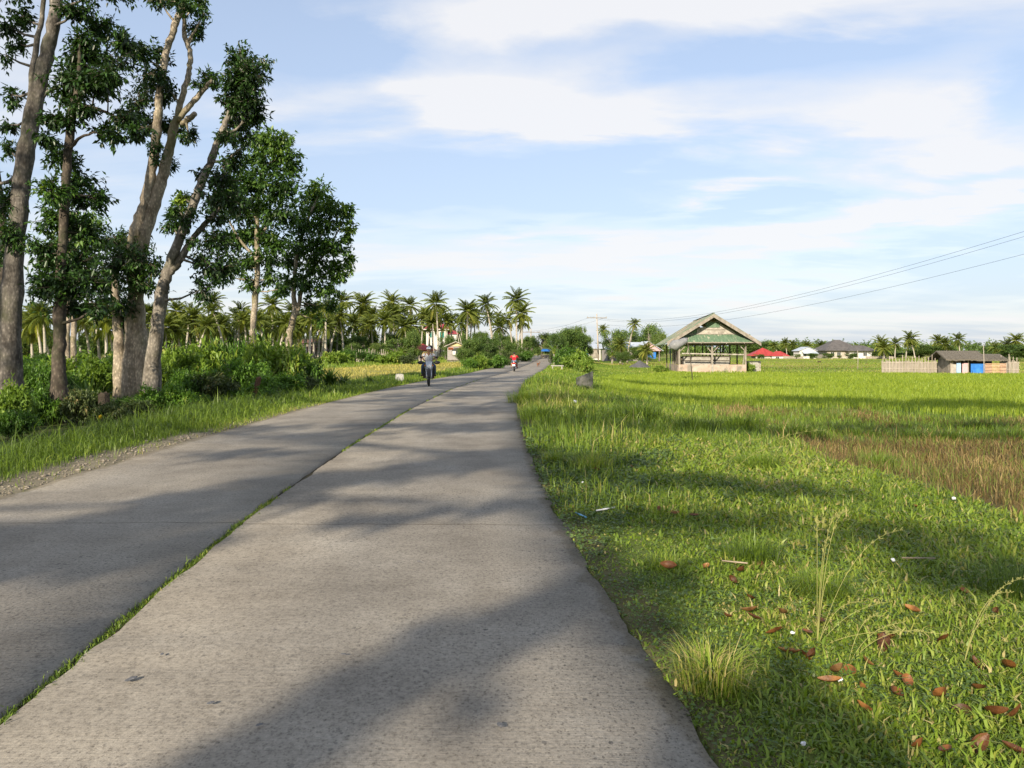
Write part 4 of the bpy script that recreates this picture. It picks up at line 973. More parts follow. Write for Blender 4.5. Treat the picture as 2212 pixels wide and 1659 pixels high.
# ---------------------------------------------------------------- coconut palms
M['palm'] = leaf_mat('palm_frond', [(0, (.075,.10,.026)), (.4, (.17,.22,.050)), (.75, (.30,.33,.075)), (1, (.46,.40,.11))], trans=.4, rough=.4, spec=.5, objvar=.3)
M['palm_trunk'] = rough_mat('ringed_palm_trunk', (.26,.235,.195), (.46,.42,.355), 2.0, bump=.5, stretch=(1, 1, 5))
def palm_parts(seed, h=10.0, nf=22, fl=3.1, lean=.5):
    r = np.random.default_rng(seed)
    tb = MB(); a = r.uniform(0, 6.28)
    pts = [(lean*math.cos(a)*t**1.8, lean*math.sin(a)*t**1.8, h*t-.1) for t in np.linspace(0, 1, 9)]
    tb.tube(pts, [.17-.075*t+(.08 if t == 0 else 0) for t in np.linspace(0, 1, 9)], n=8)
    top = np.array(pts[-1]); lv = Leaves(); V, Q, T = [], [], []; b = 0
    for i in range(nf):
        az = i*2.399+r.normal(0, .2); e0 = R(88-142*(i/nf)**1.1+r.normal(0, 8)); L = fl*r.uniform(.85, 1.1)*(.8 if i < 3 else 1)
        m = 24; p = top.copy(); e = e0; dd = np.array([math.cos(az), math.sin(az), 0]); side = np.array([-math.sin(az), math.cos(az), 0])
        tint = np.clip(.42+r.normal(0, .1)+(.30 if i > nf-4 and r.uniform() < .5 else 0), 0, 1)
        prev = None
        for k in range(m):
            t = k/(m-1); step = L/m; e -= R(3.0)*(.1+1.6*t)*(1.0 if e > -1.25 else .2)
            dr = dd*math.cos(e)+np.array([0, 0, math.sin(e)]); q = p+dr*step
            w = .018*(1-t*.8)
            V += [p-side*w, p+side*w, q+side*w*.9, q-side*w*.9]; Q.append([b, b+1, b+2, b+3]); b += 4; T += [tint+.15]*4
            if k > 2:
                ll = .62*math.sin(math.pi*(.12+.83*t))**.7*fl/3.1
                for s in (-1, 1):
                    ld = dr*.55+side*s*1.0+np.array([0, 0, -.15-.55*t+r.normal(0, .12)])
                    for o in (0, .5):
                        lv.add((p+dr*step*o)[None], ld[None], (np.array([0, 0, 1.0])+side*s*.3)[None], np.array([ll*r.uniform(.85, 1.1)]), np.array([.095]), np.array([np.clip(tint+r.normal(0, .07), 0, 1)]))
            p = q
    me = lv.mesh('fronds'); n0 = len(me.vertices)
    co_ = np.empty(n0*3, np.float32); me.vertices.foreach_get('co', co_); ti = np.empty(n0, np.float32); me.attributes['tint'].data.foreach_get('value', ti)
    i = np.arange(n0//4)[:, None]*4; bpy.data.meshes.remove(me)
    fr = np_mesh('fronds', np.concatenate([co_.reshape(-1, 3), np.array(V)]), [np.concatenate([i+np.array([[0, 2, 1]]), i+np.array([[0, 3, 2]])]), np.array(Q)+n0], attrs={'tint': np.concatenate([ti, T])})
    nb = MB()
    for k in range(9):
        a = r.uniform(0, 6.28); nb.ball((top[0]+.24*math.cos(a), top[1]+.24*math.sin(a), top[2]-.12-r.uniform(0, .3)), .12, n=6, m=5)
    return tb, fr, nb
M['coconut'] = plain('green_coconut', (.20,.20,.05), .5)
PALM = []
for i, (h, nf, fl, lean) in enumerate([(10, 36, 3.2, .6), (10, 32, 3.0, 1.3), (10, 42, 3.3, .2), (10, 34, 3.1, 2.0), (10, 33, 3.4, .9)]):
    PALM.append(palm_parts(200+i, h, nf, fl, lean))
_pfirst = {}
def palm(px, Y, crown_py, v, label, group, fs=1.0):
    """a palm whose crown centre shows at crown_py"""
    fs *= .74 if Y < 160 else .85
    g = gx(px, Y); h = wp(px, crown_py, Y)[2]-g[2]; s = h/10.0
    tb, fr, nb = PALM[v]
    t = thing('coconut_palm', label, 'palm tree', g, random.uniform(0, 6.28), group)
    # trunk stretches to the height, fronds keep their size
    if v not in _pfirst:
        o = tb.build('trunk', M['palm_trunk'], t, smooth=True); _pfirst[v] = o.data; fr.materials.append(M['palm']); nbo = nb.build('coconuts', M['coconut'], t, smooth=True); _pfirst[(v, 'n')] = nbo.data
    else:
        o = link('trunk', _pfirst[v], None, t); nbo = link('coconuts', _pfirst[(v, 'n')], None, t)
    o.scale = (1, 1, s)
    f = link('fronds', fr, None, t)
    top = Vector(tb.v[-1]); zt = max(q[2] for q in tb.v)
    for q in (f, nbo):
        q.scale = (fs, fs, fs); cx = sum(p[0] for p in tb.v[-8:])/8; cy = sum(p[1] for p in tb.v[-8:])/8
        q.location = (cx*(1-fs), cy*(1-fs), zt*s-zt*fs)
    return t
GP = 'coconut palms of the grove beyond the gold field'
prow = [(1116, 130, 648, 0, 1.15, 'tallest palm above the road rider, right of the palm pair'), (1128, 122, 676, 2, 1.0, 'bushy palm just right of and below the tallest palm by the road'), (1065, 128, 655, 1, 1.05, 'palm with a straight pale trunk standing clear above the dark roadside bush'),
        (1066, 140, 684, 3, .9, 'lower palm directly behind the straight pale-trunked one'), (1092, 150, 684, 1, .8, 'small palm in the gap between the two tall road palms'), (1108, 134, 690, 4, .8, 'drooping palm leaning beneath the tallest road palm'),
        (1008, 126, 672, 2, 1.1, 'round-headed palm right of the red-roofed white house'), (1014, 138, 684, 0, .9, 'palm half hidden behind the round-headed one by the white house'), (1024, 140, 690, 4, .8, 'short palm right behind the round-headed palm pair'),
        (947, 130, 654, 4, 1.15, 'spreading palm directly above the red roof of the white house'), (955, 138, 680, 0, 1.0, 'palm behind the red roof of the white house'), (928, 142, 684, 2, .9, 'palm left of the spreading one over the red roof'),
        (888, 134, 660, 1, 1.0, 'plumed palm above the left end of the white house garden'), (895, 140, 682, 3, .95, 'palm just below the plumed palm'), (910, 150, 678, 0, .85, 'smaller palm between the plumed and the spreading palm'),
        (842, 132, 652, 0, 1.1, 'tall palm in the middle of the grove front'), (852, 126, 678, 2, 1.05, 'palm in front of the tall middle one'), (866, 130, 688, 4, .9, 'yellowing palm low in the grove front'), (832, 118, 692, 2, .9, 'young full palm over the garden bushes'),
        (786, 130, 656, 2, 1.15, 'dense dark palm at the gap after the tall trees'), (800, 136, 668, 1, 1.0, 'palm beside the dense dark one'), (812, 128, 682, 0, .9, 'palm with yellow lower fronds in the grove front'), (776, 142, 676, 3, .9, 'palm behind the dense dark one'),
        (742, 112, 678, 0, 1.0, 'palm with long drooping fronds just clear of the tall trees'), (728, 125, 650, 4, 1.0, 'palm top poking from behind the twin-stemmed tree'), (757, 140, 690, 1, .8, 'thin palm near the left end of the open grove')]
for px, Y, py, v, fs, lab in prow:
    palm(px, Y, py, v, lab, GP, fs)
GB = 'palms seen between and behind the tall trees'
for i, (px, Y, py, v) in enumerate([(370, 95, 668, 0), (385, 110, 690, 2), (402, 100, 676, 4), (425, 88, 702, 1), (438, 105, 672, 3), (455, 98, 658, 2), (470, 110, 690, 0), (486, 92, 672, 1), (505, 102, 668, 4), (522, 118, 684, 2), (535, 96, 700, 0),
     (575, 95, 690, 1), (590, 104, 664, 2), (602, 92, 684, 4), (618, 110, 694, 0), (655, 105, 672, 3), (668, 96, 682, 1), (688, 110, 690, 2), (703, 98, 674, 0), (715, 116, 690, 4), (350, 100, 690, 1),
     (230, 82, 696, 2), (215, 90, 680, 0), (195, 86, 702, 1), (175, 95, 690, 4), (98, 80, 690, 2), (84, 92, 676, 3), (70, 86, 700, 0), (255, 96, 672, 1), (272, 88, 690, 4), (320, 92, 680, 2), (30, 95, 684, 0), (305, 104, 674, 3), (640, 118, 700, 4), (560, 112, 676, 3)]):
    palm(px, Y, py+random.uniform(-14, 16), v, 'coconut palm standing in the crowded grove behind the tall roadside trees', GB, random.uniform(.68, .9))
for i, (px, Y, py, v) in enumerate([(765, 122, 700, 2), (782, 128, 706, 0), (806, 120, 700, 4), (822, 134, 672, 1), (848, 138, 700, 2), (872, 128, 676, 1), (880, 120, 706, 0), (902, 128, 702, 4), (935, 134, 698, 2), (962, 132, 696, 4), (975, 140, 690, 1), (998, 134, 696, 2), (1120, 134, 694, 0), (1078, 140, 706, 2), (1000, 142, 668, 3),
     (358, 90, 706, 2), (376, 104, 700, 4), (392, 92, 712, 0), (412, 106, 706, 2), (432, 98, 690, 4), (446, 110, 710, 0), (462, 104, 706, 1), (478, 96, 702, 2), (494, 110, 704, 4), (514, 100, 690, 2), (530, 112, 706, 1), (566, 106, 704, 4), (582, 112, 696, 0), (598, 98, 704, 2), (612, 108, 672, 1), (630, 104, 706, 2), (646, 112, 694, 0), (662, 104, 704, 4), (678, 112, 700, 2), (696, 106, 706, 0), (712, 112, 690, 1), (728, 118, 700, 2), (246, 88, 710, 0), (262, 84, 690, 4), (206, 94, 706, 2), (108, 88, 706, 1), (90, 82, 690, 0), (60, 90, 710, 2), (286, 92, 706, 2), (330, 98, 700, 4), (552, 98, 686, 1)]):
    palm(px, Y, py, v, 'coconut palm in the close-set ranks of the grove, crown lower than the front palms', 'close-set palms of the grove', random.uniform(.85, 1.05))
GR = 'palms on the far right skyline'
for px, Y, py, v, fs, lab in [(1902, 210, 742, 0, 1.1, 'fullest palm of the right skyline group, before the bamboo fence'), (1910, 205, 752, 2, 1.0, 'shaggy palm touching the fullest one on the right skyline'), (1933, 215, 742, 1, 1.0, 'palm next right after the fullest of the right skyline group'), (1957, 220, 731, 4, 1.1, 'tallest palm on the right skyline'),
        (1976, 218, 740, 3, 1.05, 'palm right beside the tallest on the skyline'), (2028, 225, 737, 2, 1.0, 'palm above the left end of the thatched hut'), (2046, 222, 742, 0, .95, 'palm over the thatched hut ridge'), (2074, 215, 733, 1, 1.05, 'lone palm right of the thatched hut ridge, clear against the sky'),
        (1838, 230, 758, 0, .9, 'palm at the right edge of the dark-roofed house'), (1848, 235, 754, 3, .9, 'palm right of the dark-roofed house'), (1722, 240, 745, 1, .9, 'palm left of the small white house'), (1745, 238, 748, 2, .9, 'palm over the small white house'), (1770, 240, 748, 4, .9, 'palm between the small white and the dark-roofed house'),
        (1700, 245, 742, 0, .9, 'palm above the big red roof'), (1682, 250, 748, 3, .9, 'palm behind the right end of the big red roof'), (2150, 190, 752, 1, .9, 'palm among the trees at the right edge'), (2175, 185, 746, 0, .9, 'taller palm among the trees at the right edge'), (2195, 182, 736, 2, .9, 'palm top above the trees at the right edge'),
        (1312, 170, 712, 1, .7, 'thin palm behind the utility pole'), (1355, 150, 700, 3, .75, 'wind-bent palm among the village trees'), (1340, 140, 745, 2, .75, 'low palm in the village yard'), (1398, 130, 757, 0, .8, 'low palm at the shed corner')]:
    palm(px, Y, py, v, lab, GR if px > 1600 else None, fs)

# ---------------------------------------------------------------- broad-leaved trees further off
def far_tree_parts(seed, lobes=16, n=5200, L=.26, tint=.42, flat=.8, open_=.0):
    r = np.random.default_rng(seed); lv, tb = Leaves(), MB()
    tb.tube([(0,0,-.15), (.05,.02,.25), (0,0,.55), (.04,0,.85)], [.055, .042, .03, .012], n=7)
    for i in range(lobes):
        a = r.uniform(0, 6.28); q = .34*r.uniform(0, 1)**.5; z = .22+.63*r.uniform(0, 1)**.8
        z = min(z, .92-.9*q*q*flat)
        c = np.array([q*math.cos(a), q*math.sin(a), z]); s = r.uniform(.14, .21)*(1-open_*.3)
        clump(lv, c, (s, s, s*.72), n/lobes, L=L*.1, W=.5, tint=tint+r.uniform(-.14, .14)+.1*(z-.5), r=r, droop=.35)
        tb.tube([(0, 0, .3), (c[0]*.5, c[1]*.5, .3+(z-.3)*.6), tuple(c)], [.02, .012, .005], n=4, cap=False)
    return tb, lv.mesh('crown')
FT = [far_tree_parts(300, 26, 11000, .42, .45, 1.0), far_tree_parts(301, 22, 8000, .44, .55, .8), far_tree_parts(302, 34, 14000, .40, .40, 1.1), far_tree_parts(303, 16, 5000, .42, .58, .6, .6)]
_ft = {}
def far_tree(px, Y, py_top, wpx, v, label, group=None, cat='tree', name='broadleaf_tree', sink=0.0):
    g = gx(px, Y); h = wp(px, py_top, Y)[2]-g[2]; w = wpx/F*Y
    tb, cr = FT[v]
    t = thing(name, label, cat, (g[0], g[1], g[2]-sink*h), random.uniform(0, 6.28), group); k = h*(1+sink)/.98
    t.scale = (w/.9, w/.9, k)
    if v not in _ft:
        _ft[v] = tb.build('trunk', M['bark'], t, smooth=True).data; cr.materials.append(M['leaf_far'])
    else:
        link('trunk', _ft[v], None, t)
    link('crown', cr, None, t)
    return t
VT = 'trees around the village'
for px, Y, py, w, v, lab in [(1235, 118, 703, 85, 2, 'big dense dome-shaped tree left of the utility pole'), (1205, 112, 716, 50, 0, 'dense tree joined to the left side of the dome-shaped tree'), (1172, 140, 714, 46, 1, 'pale open tree where the road disappears'), (1150, 150, 722, 40, 3, 'loose tree beside the far utility pole'),
        (1262, 124, 720, 40, 0, 'darker tree between the dome-shaped tree and the utility pole'), (1256, 140, 698, 30, 3, 'thin-topped tree peeping above the dome-shaped tree'), (1325, 165, 706, 60, 1, 'tree right of the utility pole above the village roofs'), (1362, 180, 708, 50, 3, 'tree with bare limbs above the village roofs'), (1402, 190, 694, 64, 1, 'tallest greyish tree behind the shed roof'), (1425, 170, 715, 40, 0, 'tree at the back corner of the shed roof'),
        (1385, 140, 745, 60, 0, 'leafy tree in the village yard before the shed'), (1345, 128, 757, 34, 2, 'low dark tree before the bluish village roof')]:
    far_tree(px, Y, py, w, v, lab, VT)
LT = 'trees about the houses left of the road'
for px, Y, py, w, v, lab in [(862, 105, 726, 90, 1, 'wide bushy tree in the garden left of the white house'), (893, 104, 712, 40, 0, 'bright tree joining the white house garden on the left'), (820, 104, 738, 46, 1, 'low tree at the left of the garden bushes'), (964, 108, 720, 40, 1, 'small tree growing in front of the white house'), (918, 112, 744, 36, 0, 'low round tree hiding the lower left wall of the white house'), (930, 178, 697, 80, 2, 'dark tree rising behind the white house'), (985, 178, 704, 60, 2, 'dark tree between white house and round-headed palm'),
        (1020, 92, 728, 62, 2, 'dark wide roadside tree right of the wooden store'), (1005, 84, 750, 46, 2, 'low dark part-tree spreading before the wooden store'), (1055, 100, 724, 50, 0, 'dark roadside tree under the straight pale palm'), (1085, 106, 730, 52, 1, 'lighter roadside tree nearest the red-shirted rider'), (1078, 118, 714, 26, 3, 'thin leafy tree top above the lighter roadside tree'), (1118, 118, 736, 40, 1, 'roadside tree below the tallest palm'), (1135, 128, 728, 40, 0, 'dark tree under the palms at the road bend'), (1040, 120, 712, 40, 0, 'round tree behind the dark roadside trees')]:
    far_tree(px, Y, py, w, v, lab, LT)
for i, (px, Y, py, w, v) in enumerate([(365, 96, 712, 60, 0), (410, 110, 700, 60, 1), (450, 100, 722, 56, 2), (500, 112, 706, 60, 0), (545, 104, 716, 56, 1), (590, 112, 708, 60, 2), (632, 125, 712, 40, 0), (735, 126, 716, 50, 1), (770, 118, 722, 46, 0), (800, 128, 708, 50, 1), (845, 122, 714, 50, 2), (880, 126, 702, 46, 0), (60, 90, 716, 70, 1), (110, 96, 706, 60, 0), (200, 92, 716, 60, 2), (280, 100, 712, 60, 0), (700, 130, 728, 40, 2), (760, 108, 738, 40, 1), (1000, 132, 716, 36, 1), (1100, 136, 722, 40, 0)]):
    far_tree(px, Y, py, w, v, 'leafy tree growing among the coconut palms of the grove', 'leafy trees among the palms')
RT = 'trees along the right skyline'
for px, Y, py, w, v, lab in [(1808, 260, 737, 100, 2, 'broad dome-shaped tree behind the dark-roofed house'), (1630, 280, 733, 80, 2, 'dark tree behind the shed and the big red roof'), (1735, 250, 745, 60, 1, 'tree behind the small white house'), (1768, 245, 748, 50, 0, 'tree right of the small white house'), (1700, 255, 748, 50, 0, 'tree right behind the big red roof'), (1860, 240, 760, 40, 0, 'small round tree before the right palm group'), (1885, 245, 752, 46, 1, 'tree left of the right palm group'),
        (1925, 230, 760, 60, 0, 'tree under the right palm group'), (1985, 230, 752, 60, 1, 'loose tree right of the right palm group'), (2012, 225, 743, 60, 2, 'round dark tree behind the thatched hut'), (2040, 230, 745, 50, 0, 'tree joined to the round dark one behind the hut'), (2110, 225, 762, 60, 1, 'low tree right behind the thatched hut'), (2150, 200, 757, 60, 0, 'tree behind the right end of the fence'), (2190, 180, 742, 70, 0, 'large tree at the right picture edge'), (2225, 160, 742, 80, 2, 'dense tree cut by the right picture edge'), (2180, 150, 772, 60, 1, 'low tree in front at the right picture edge')]:
    far_tree(px, Y, py, w, v, lab, RT)
for px, Y, py, w, v, lab in [(1790, 212, 762, 26, 0, 'low tree before the left end of the dark-roofed house'), (1838, 208, 762, 30, 1, 'bushy tree before the right end of the dark-roofed house'), (1720, 210, 764, 22, 3, 'small tree at the left of the small white house'), (1757, 212, 762, 24, 0, 'small tree at the right of the small white house'), (1640, 214, 764, 24, 1, 'low tree at the left wall of the big red-roofed house'), (1815, 209, 767, 16, 3, 'tiny tree before the middle of the dark-roofed house')]:
    far_tree(px, Y, py, w, v, lab, RT)
# the distant wood that closes the horizon, too far to tell its trees apart
def wood():
    r = np.random.default_rng(9); lv = Leaves()
    for i in range(420):
        px = r.uniform(-500, 2700); Y = r.uniform(300, 420); h = (r.uniform(4, 7.5) if px > 1130 else r.uniform(6, 11)); w = r.uniform(4, 8)
        g = np.array([(px-HX)/F*Y, Y, .15])
        clump(lv, g+[0, 0, h*.5], (w, w, h*.55), 330, L=.95, W=.55, tint=.42+r.uniform(-.15, .15), r=r)
    for i in range(130):
        px = r.uniform(-200, 760); Y = r.uniform(118, 190); g = gx(px, Y); h = r.uniform(3, 6); w = r.uniform(3, 5)
        clump(lv, g+[0, 0, h*.45], (w, w, h*.52), 700, L=.5, W=.5, tint=.40+r.uniform(-.15, .15), r=r)
    o = link('distant_wood', lv.mesh('distant_wood'), M['leaf_far']); tagp(o, kind='stuff')
wood()
# nearer bushes along the road and field edges
for px, Y, py, w, v, lab in [(1248, 78, 760, 70, 1, 'bright low bush on the right verge before the village'), (1218, 84, 748, 60, 0, 'bush at the right of the road bend'), (1262, 70, 776, 36, 3, 'small light bush at the end of the verge bushes'), (1200, 100, 757, 40, 4, 'bush at the road corner'),
        (1075, 78, 765, 46, 0, 'bush at the left verge beside the red-shirted rider'), (1040, 76, 768, 46, 1, 'bright weedy bush on the left verge'), (1100, 92, 758, 46, 4, 'bush on the left verge beyond the red-shirted rider'), (1012, 74, 772, 40, 2, 'dark low bush in front of the wooden store'), (1135, 112, 757, 36, 0, 'bush at the left of the far road bend'),
        (845, 92, 760, 70, 1, 'bush in front of the garden fence'), (800, 96, 757, 60, 0, 'bush at the left end of the garden fence'), (770, 100, 752, 70, 2, 'bush left of the garden under the palms'), (725, 88, 760, 60, 3, 'pale bush at the field edge under the palms'), (880, 88, 765, 40, 4, 'small bush beside the low red roof')]:
    bush(px, Y, py, w, v, lab, 'bushes along the far verge and garden')
for i, (px, Y, py, w) in enumerate([(60, 48, 768, 120), (180, 50, 764, 130), (260, 46, 768, 120), (350, 48, 762, 120), (440, 52, 756, 130), (530, 54, 754, 130), (610, 56, 754, 120), (120, 60, 758, 120), (310, 62, 756, 130), (480, 64, 752, 130), (570, 66, 752, 120), (10, 54, 764, 100)]):
    bush(px, Y, py, w, i % 5, 'undergrowth shrub in the dim grove behind the thicket', 'undergrowth shrubs of the grove')

# banana plants by the road bend
M['banana'] = leaf_mat('banana_leaf', [(0, (.05,.08,.015)), (.5, (.12,.19,.03)), (1, (.24,.26,.05))], trans=.4, rough=.4)
def banana(px, Y, py, label, seed):
    r = np.random.default_rng(seed); g = gx(px, Y); h = wp(px, py, Y)[2]-g[2]
    t = thing('banana_plant', label, 'plant', g, 0, 'banana plants by the road')
    mb = MB(); mb.tube([(0,0,-.1), (.03,0,h*.4), (0,0,h*.7)], [.13, .11, .06], n=8); mb.build('stem', M['palm_trunk'], t, smooth=True)
    V, Q, T = [], [], []; b = 0
    for i in range(9):
        az = i*2.4+r.normal(0, .3); e = R(70-i*8); p = np.array([0, 0, h*.66]); d = np.array([math.cos(az), math.sin(az), 0]); s = np.array([-math.sin(az), math.cos(az), 0]); L = h*.62
        prev = None
        for k in range(9):
            tt = k/8; w = .26*math.sin(math.pi*(.06+.9*tt))**.7*h/3; e -= R(13)*tt*1.3; sg = -.25
            V += [p-s*w+np.array([0,0,-w*.35]), p, p+s*w+np.array([0,0,-w*.35])]; T += [.45+.06*i+r.normal(0, .05)]*3
            if k: Q += [[b-3, b-2, b+1, b], [b-2, b-1, b+2, b+1]]
            b += 3; p = p+(d*math.cos(e)+np.array([0, 0, math.sin(e)]))*L/8
    link('leaves', np_mesh('leaves', np.array(V), [np.array(Q)], attrs={'tint': np.clip(T, 0, 1)}), M['banana'], t)
banana(1197, 92, 745, 'banana plant with splayed leaves at the right of the road bend', 1); banana(1208, 90, 752, 'smaller banana plant right of the splayed one', 2); banana(1322, 140, 760, 'banana plant before the teal-doored shack', 3); banana(868, 98, 750, 'banana plant in the garden by the low red roof', 4)
# ---------------------------------------------------------------- materials of built things
M['green_iron'] = rough_mat('faded_green_roof_iron', (.12,.165,.115), (.20,.245,.175), 1.2, .7, .25, spots=((.33,.24,.18), .45, .50), stretch=(1,1,1))
M['green_paint'] = rough_mat('green_sheet', (.075,.135,.085), (.15,.225,.145), 2.2, .7, .15, spots=((.34,.34,.26), 1.3, .56), stretch=(3,1,.5))
M['old_wood'] = rough_mat('weathered_timber', (.16,.14,.115), (.33,.30,.255), 3.0, .9, .35, stretch=(1,1,.6))
M['dark_wood'] = rough_mat('dark_timber', (.055,.045,.035), (.14,.12,.095), 3.0, .9, .3)
M['pale_board'] = rough_mat('stained_pale_board', (.27,.245,.21), (.46,.43,.38), 1.6, .85, .15, spots=((.17,.155,.13), 1.3, .54))
M['pink_wall'] = rough_mat('stained_pinkish_plaster', (.34,.255,.20), (.46,.375,.31), 1.4, .9, .2, spots=((.22,.20,.165), 1.1, .52))
M['grey_block'] = rough_mat('grey_concrete_block', (.25,.24,.21), (.42,.41,.37), 2.5, .92, .35, spots=((.13,.12,.09), 1.8, .58))
M['grey_plastic'] = rough_mat('grey_plastic_sack', (.16,.165,.17), (.26,.265,.27), 3, .45, .2)
M['thatch'] = rough_mat('grey_thatch', (.085,.075,.06), (.21,.19,.155), 5, .98, .9, stretch=(6,1,1), dist=.06)
M['red_roof'] = rough_mat('red_roof_sheet', (.27,.03,.03), (.40,.055,.05), 1.2, .55, .1)
M['maroon_roof'] = rough_mat('maroon_roof_sheet', (.22,.035,.045), (.34,.06,.07), 1.2, .6, .1)
M['rust_roof'] = rough_mat('rusty_roof_sheet', (.13,.07,.055), (.25,.17,.145), 1.0, .8, .2, spots=((.20,.07,.06), .5, .58))
M['grey_roof'] = rough_mat('dark_grey_roof', (.075,.07,.068), (.135,.125,.12), 1.2, .7, .1)
M['zinc_roof'] = rough_mat('zinc_sheet', (.32,.37,.44), (.52,.57,.63), .8, .45, .1, spots=((.30,.17,.12), .7, .60))
M['white_wall'] = rough_mat('white_plaster', (.52,.51,.48), (.66,.65,.62), 1.2, .85, .08, spots=((.5,.48,.44), .8, .62))
M['cream_wall'] = rough_mat('cream_plaster', (.34,.31,.26), (.46,.42,.36), 1.2, .85, .08)
M['yellow_wood'] = rough_mat('pale_yellow_board', (.52,.40,.20), (.64,.52,.30), 2, .8, .1)
M['grey_board'] = rough_mat('grey_wall_board', (.24,.22,.205), (.34,.32,.30), 2.0, .88, .15, stretch=(1,1,6))
M['bamboo'] = rough_mat('split_bamboo', (.19,.17,.14), (.38,.345,.295), 3, .85, .4, stretch=(9,9,.5))
M['tarp'] = rough_mat('blue_tarpaulin', (.02,.12,.42), (.05,.22,.60), 2, .4, .3)
M['teal'] = plain('teal_paint', (.10,.42,.36), .6)
M['pink_cloth'] = plain('pinkish_sheet', (.55,.36,.38), .8)
M['light_blue'] = plain('light_blue_sheet', (.32,.50,.75), .7)
M['glass'] = plain('dark_window', (.05,.06,.06), .2)
M['green_glass'] = plain('green_curtained_window', (.03,.20,.16), .3)
M['orange'] = plain('orange_awning', (.55,.16,.08), .7)
M['gravel'] = rough_mat('grey_gravel', (.06,.06,.062), (.15,.15,.155), 14, .95, .9, dist=.05)
M['pole_wood'] = rough_mat('bleached_pole', (.30,.26,.21), (.46,.41,.35), 2, .9, .2, stretch=(1,1,.2))
M['wire'] = plain('cable_black', (.03,.03,.032), .6)
M['steel'] = plain('dull_steel', (.35,.35,.34), .45, .6)

def place(name, label, cat, px, Y, rz=0.0, group=None):
    return thing(name, label, cat, gx(px, Y), rz, group)
def bm(): return MB()

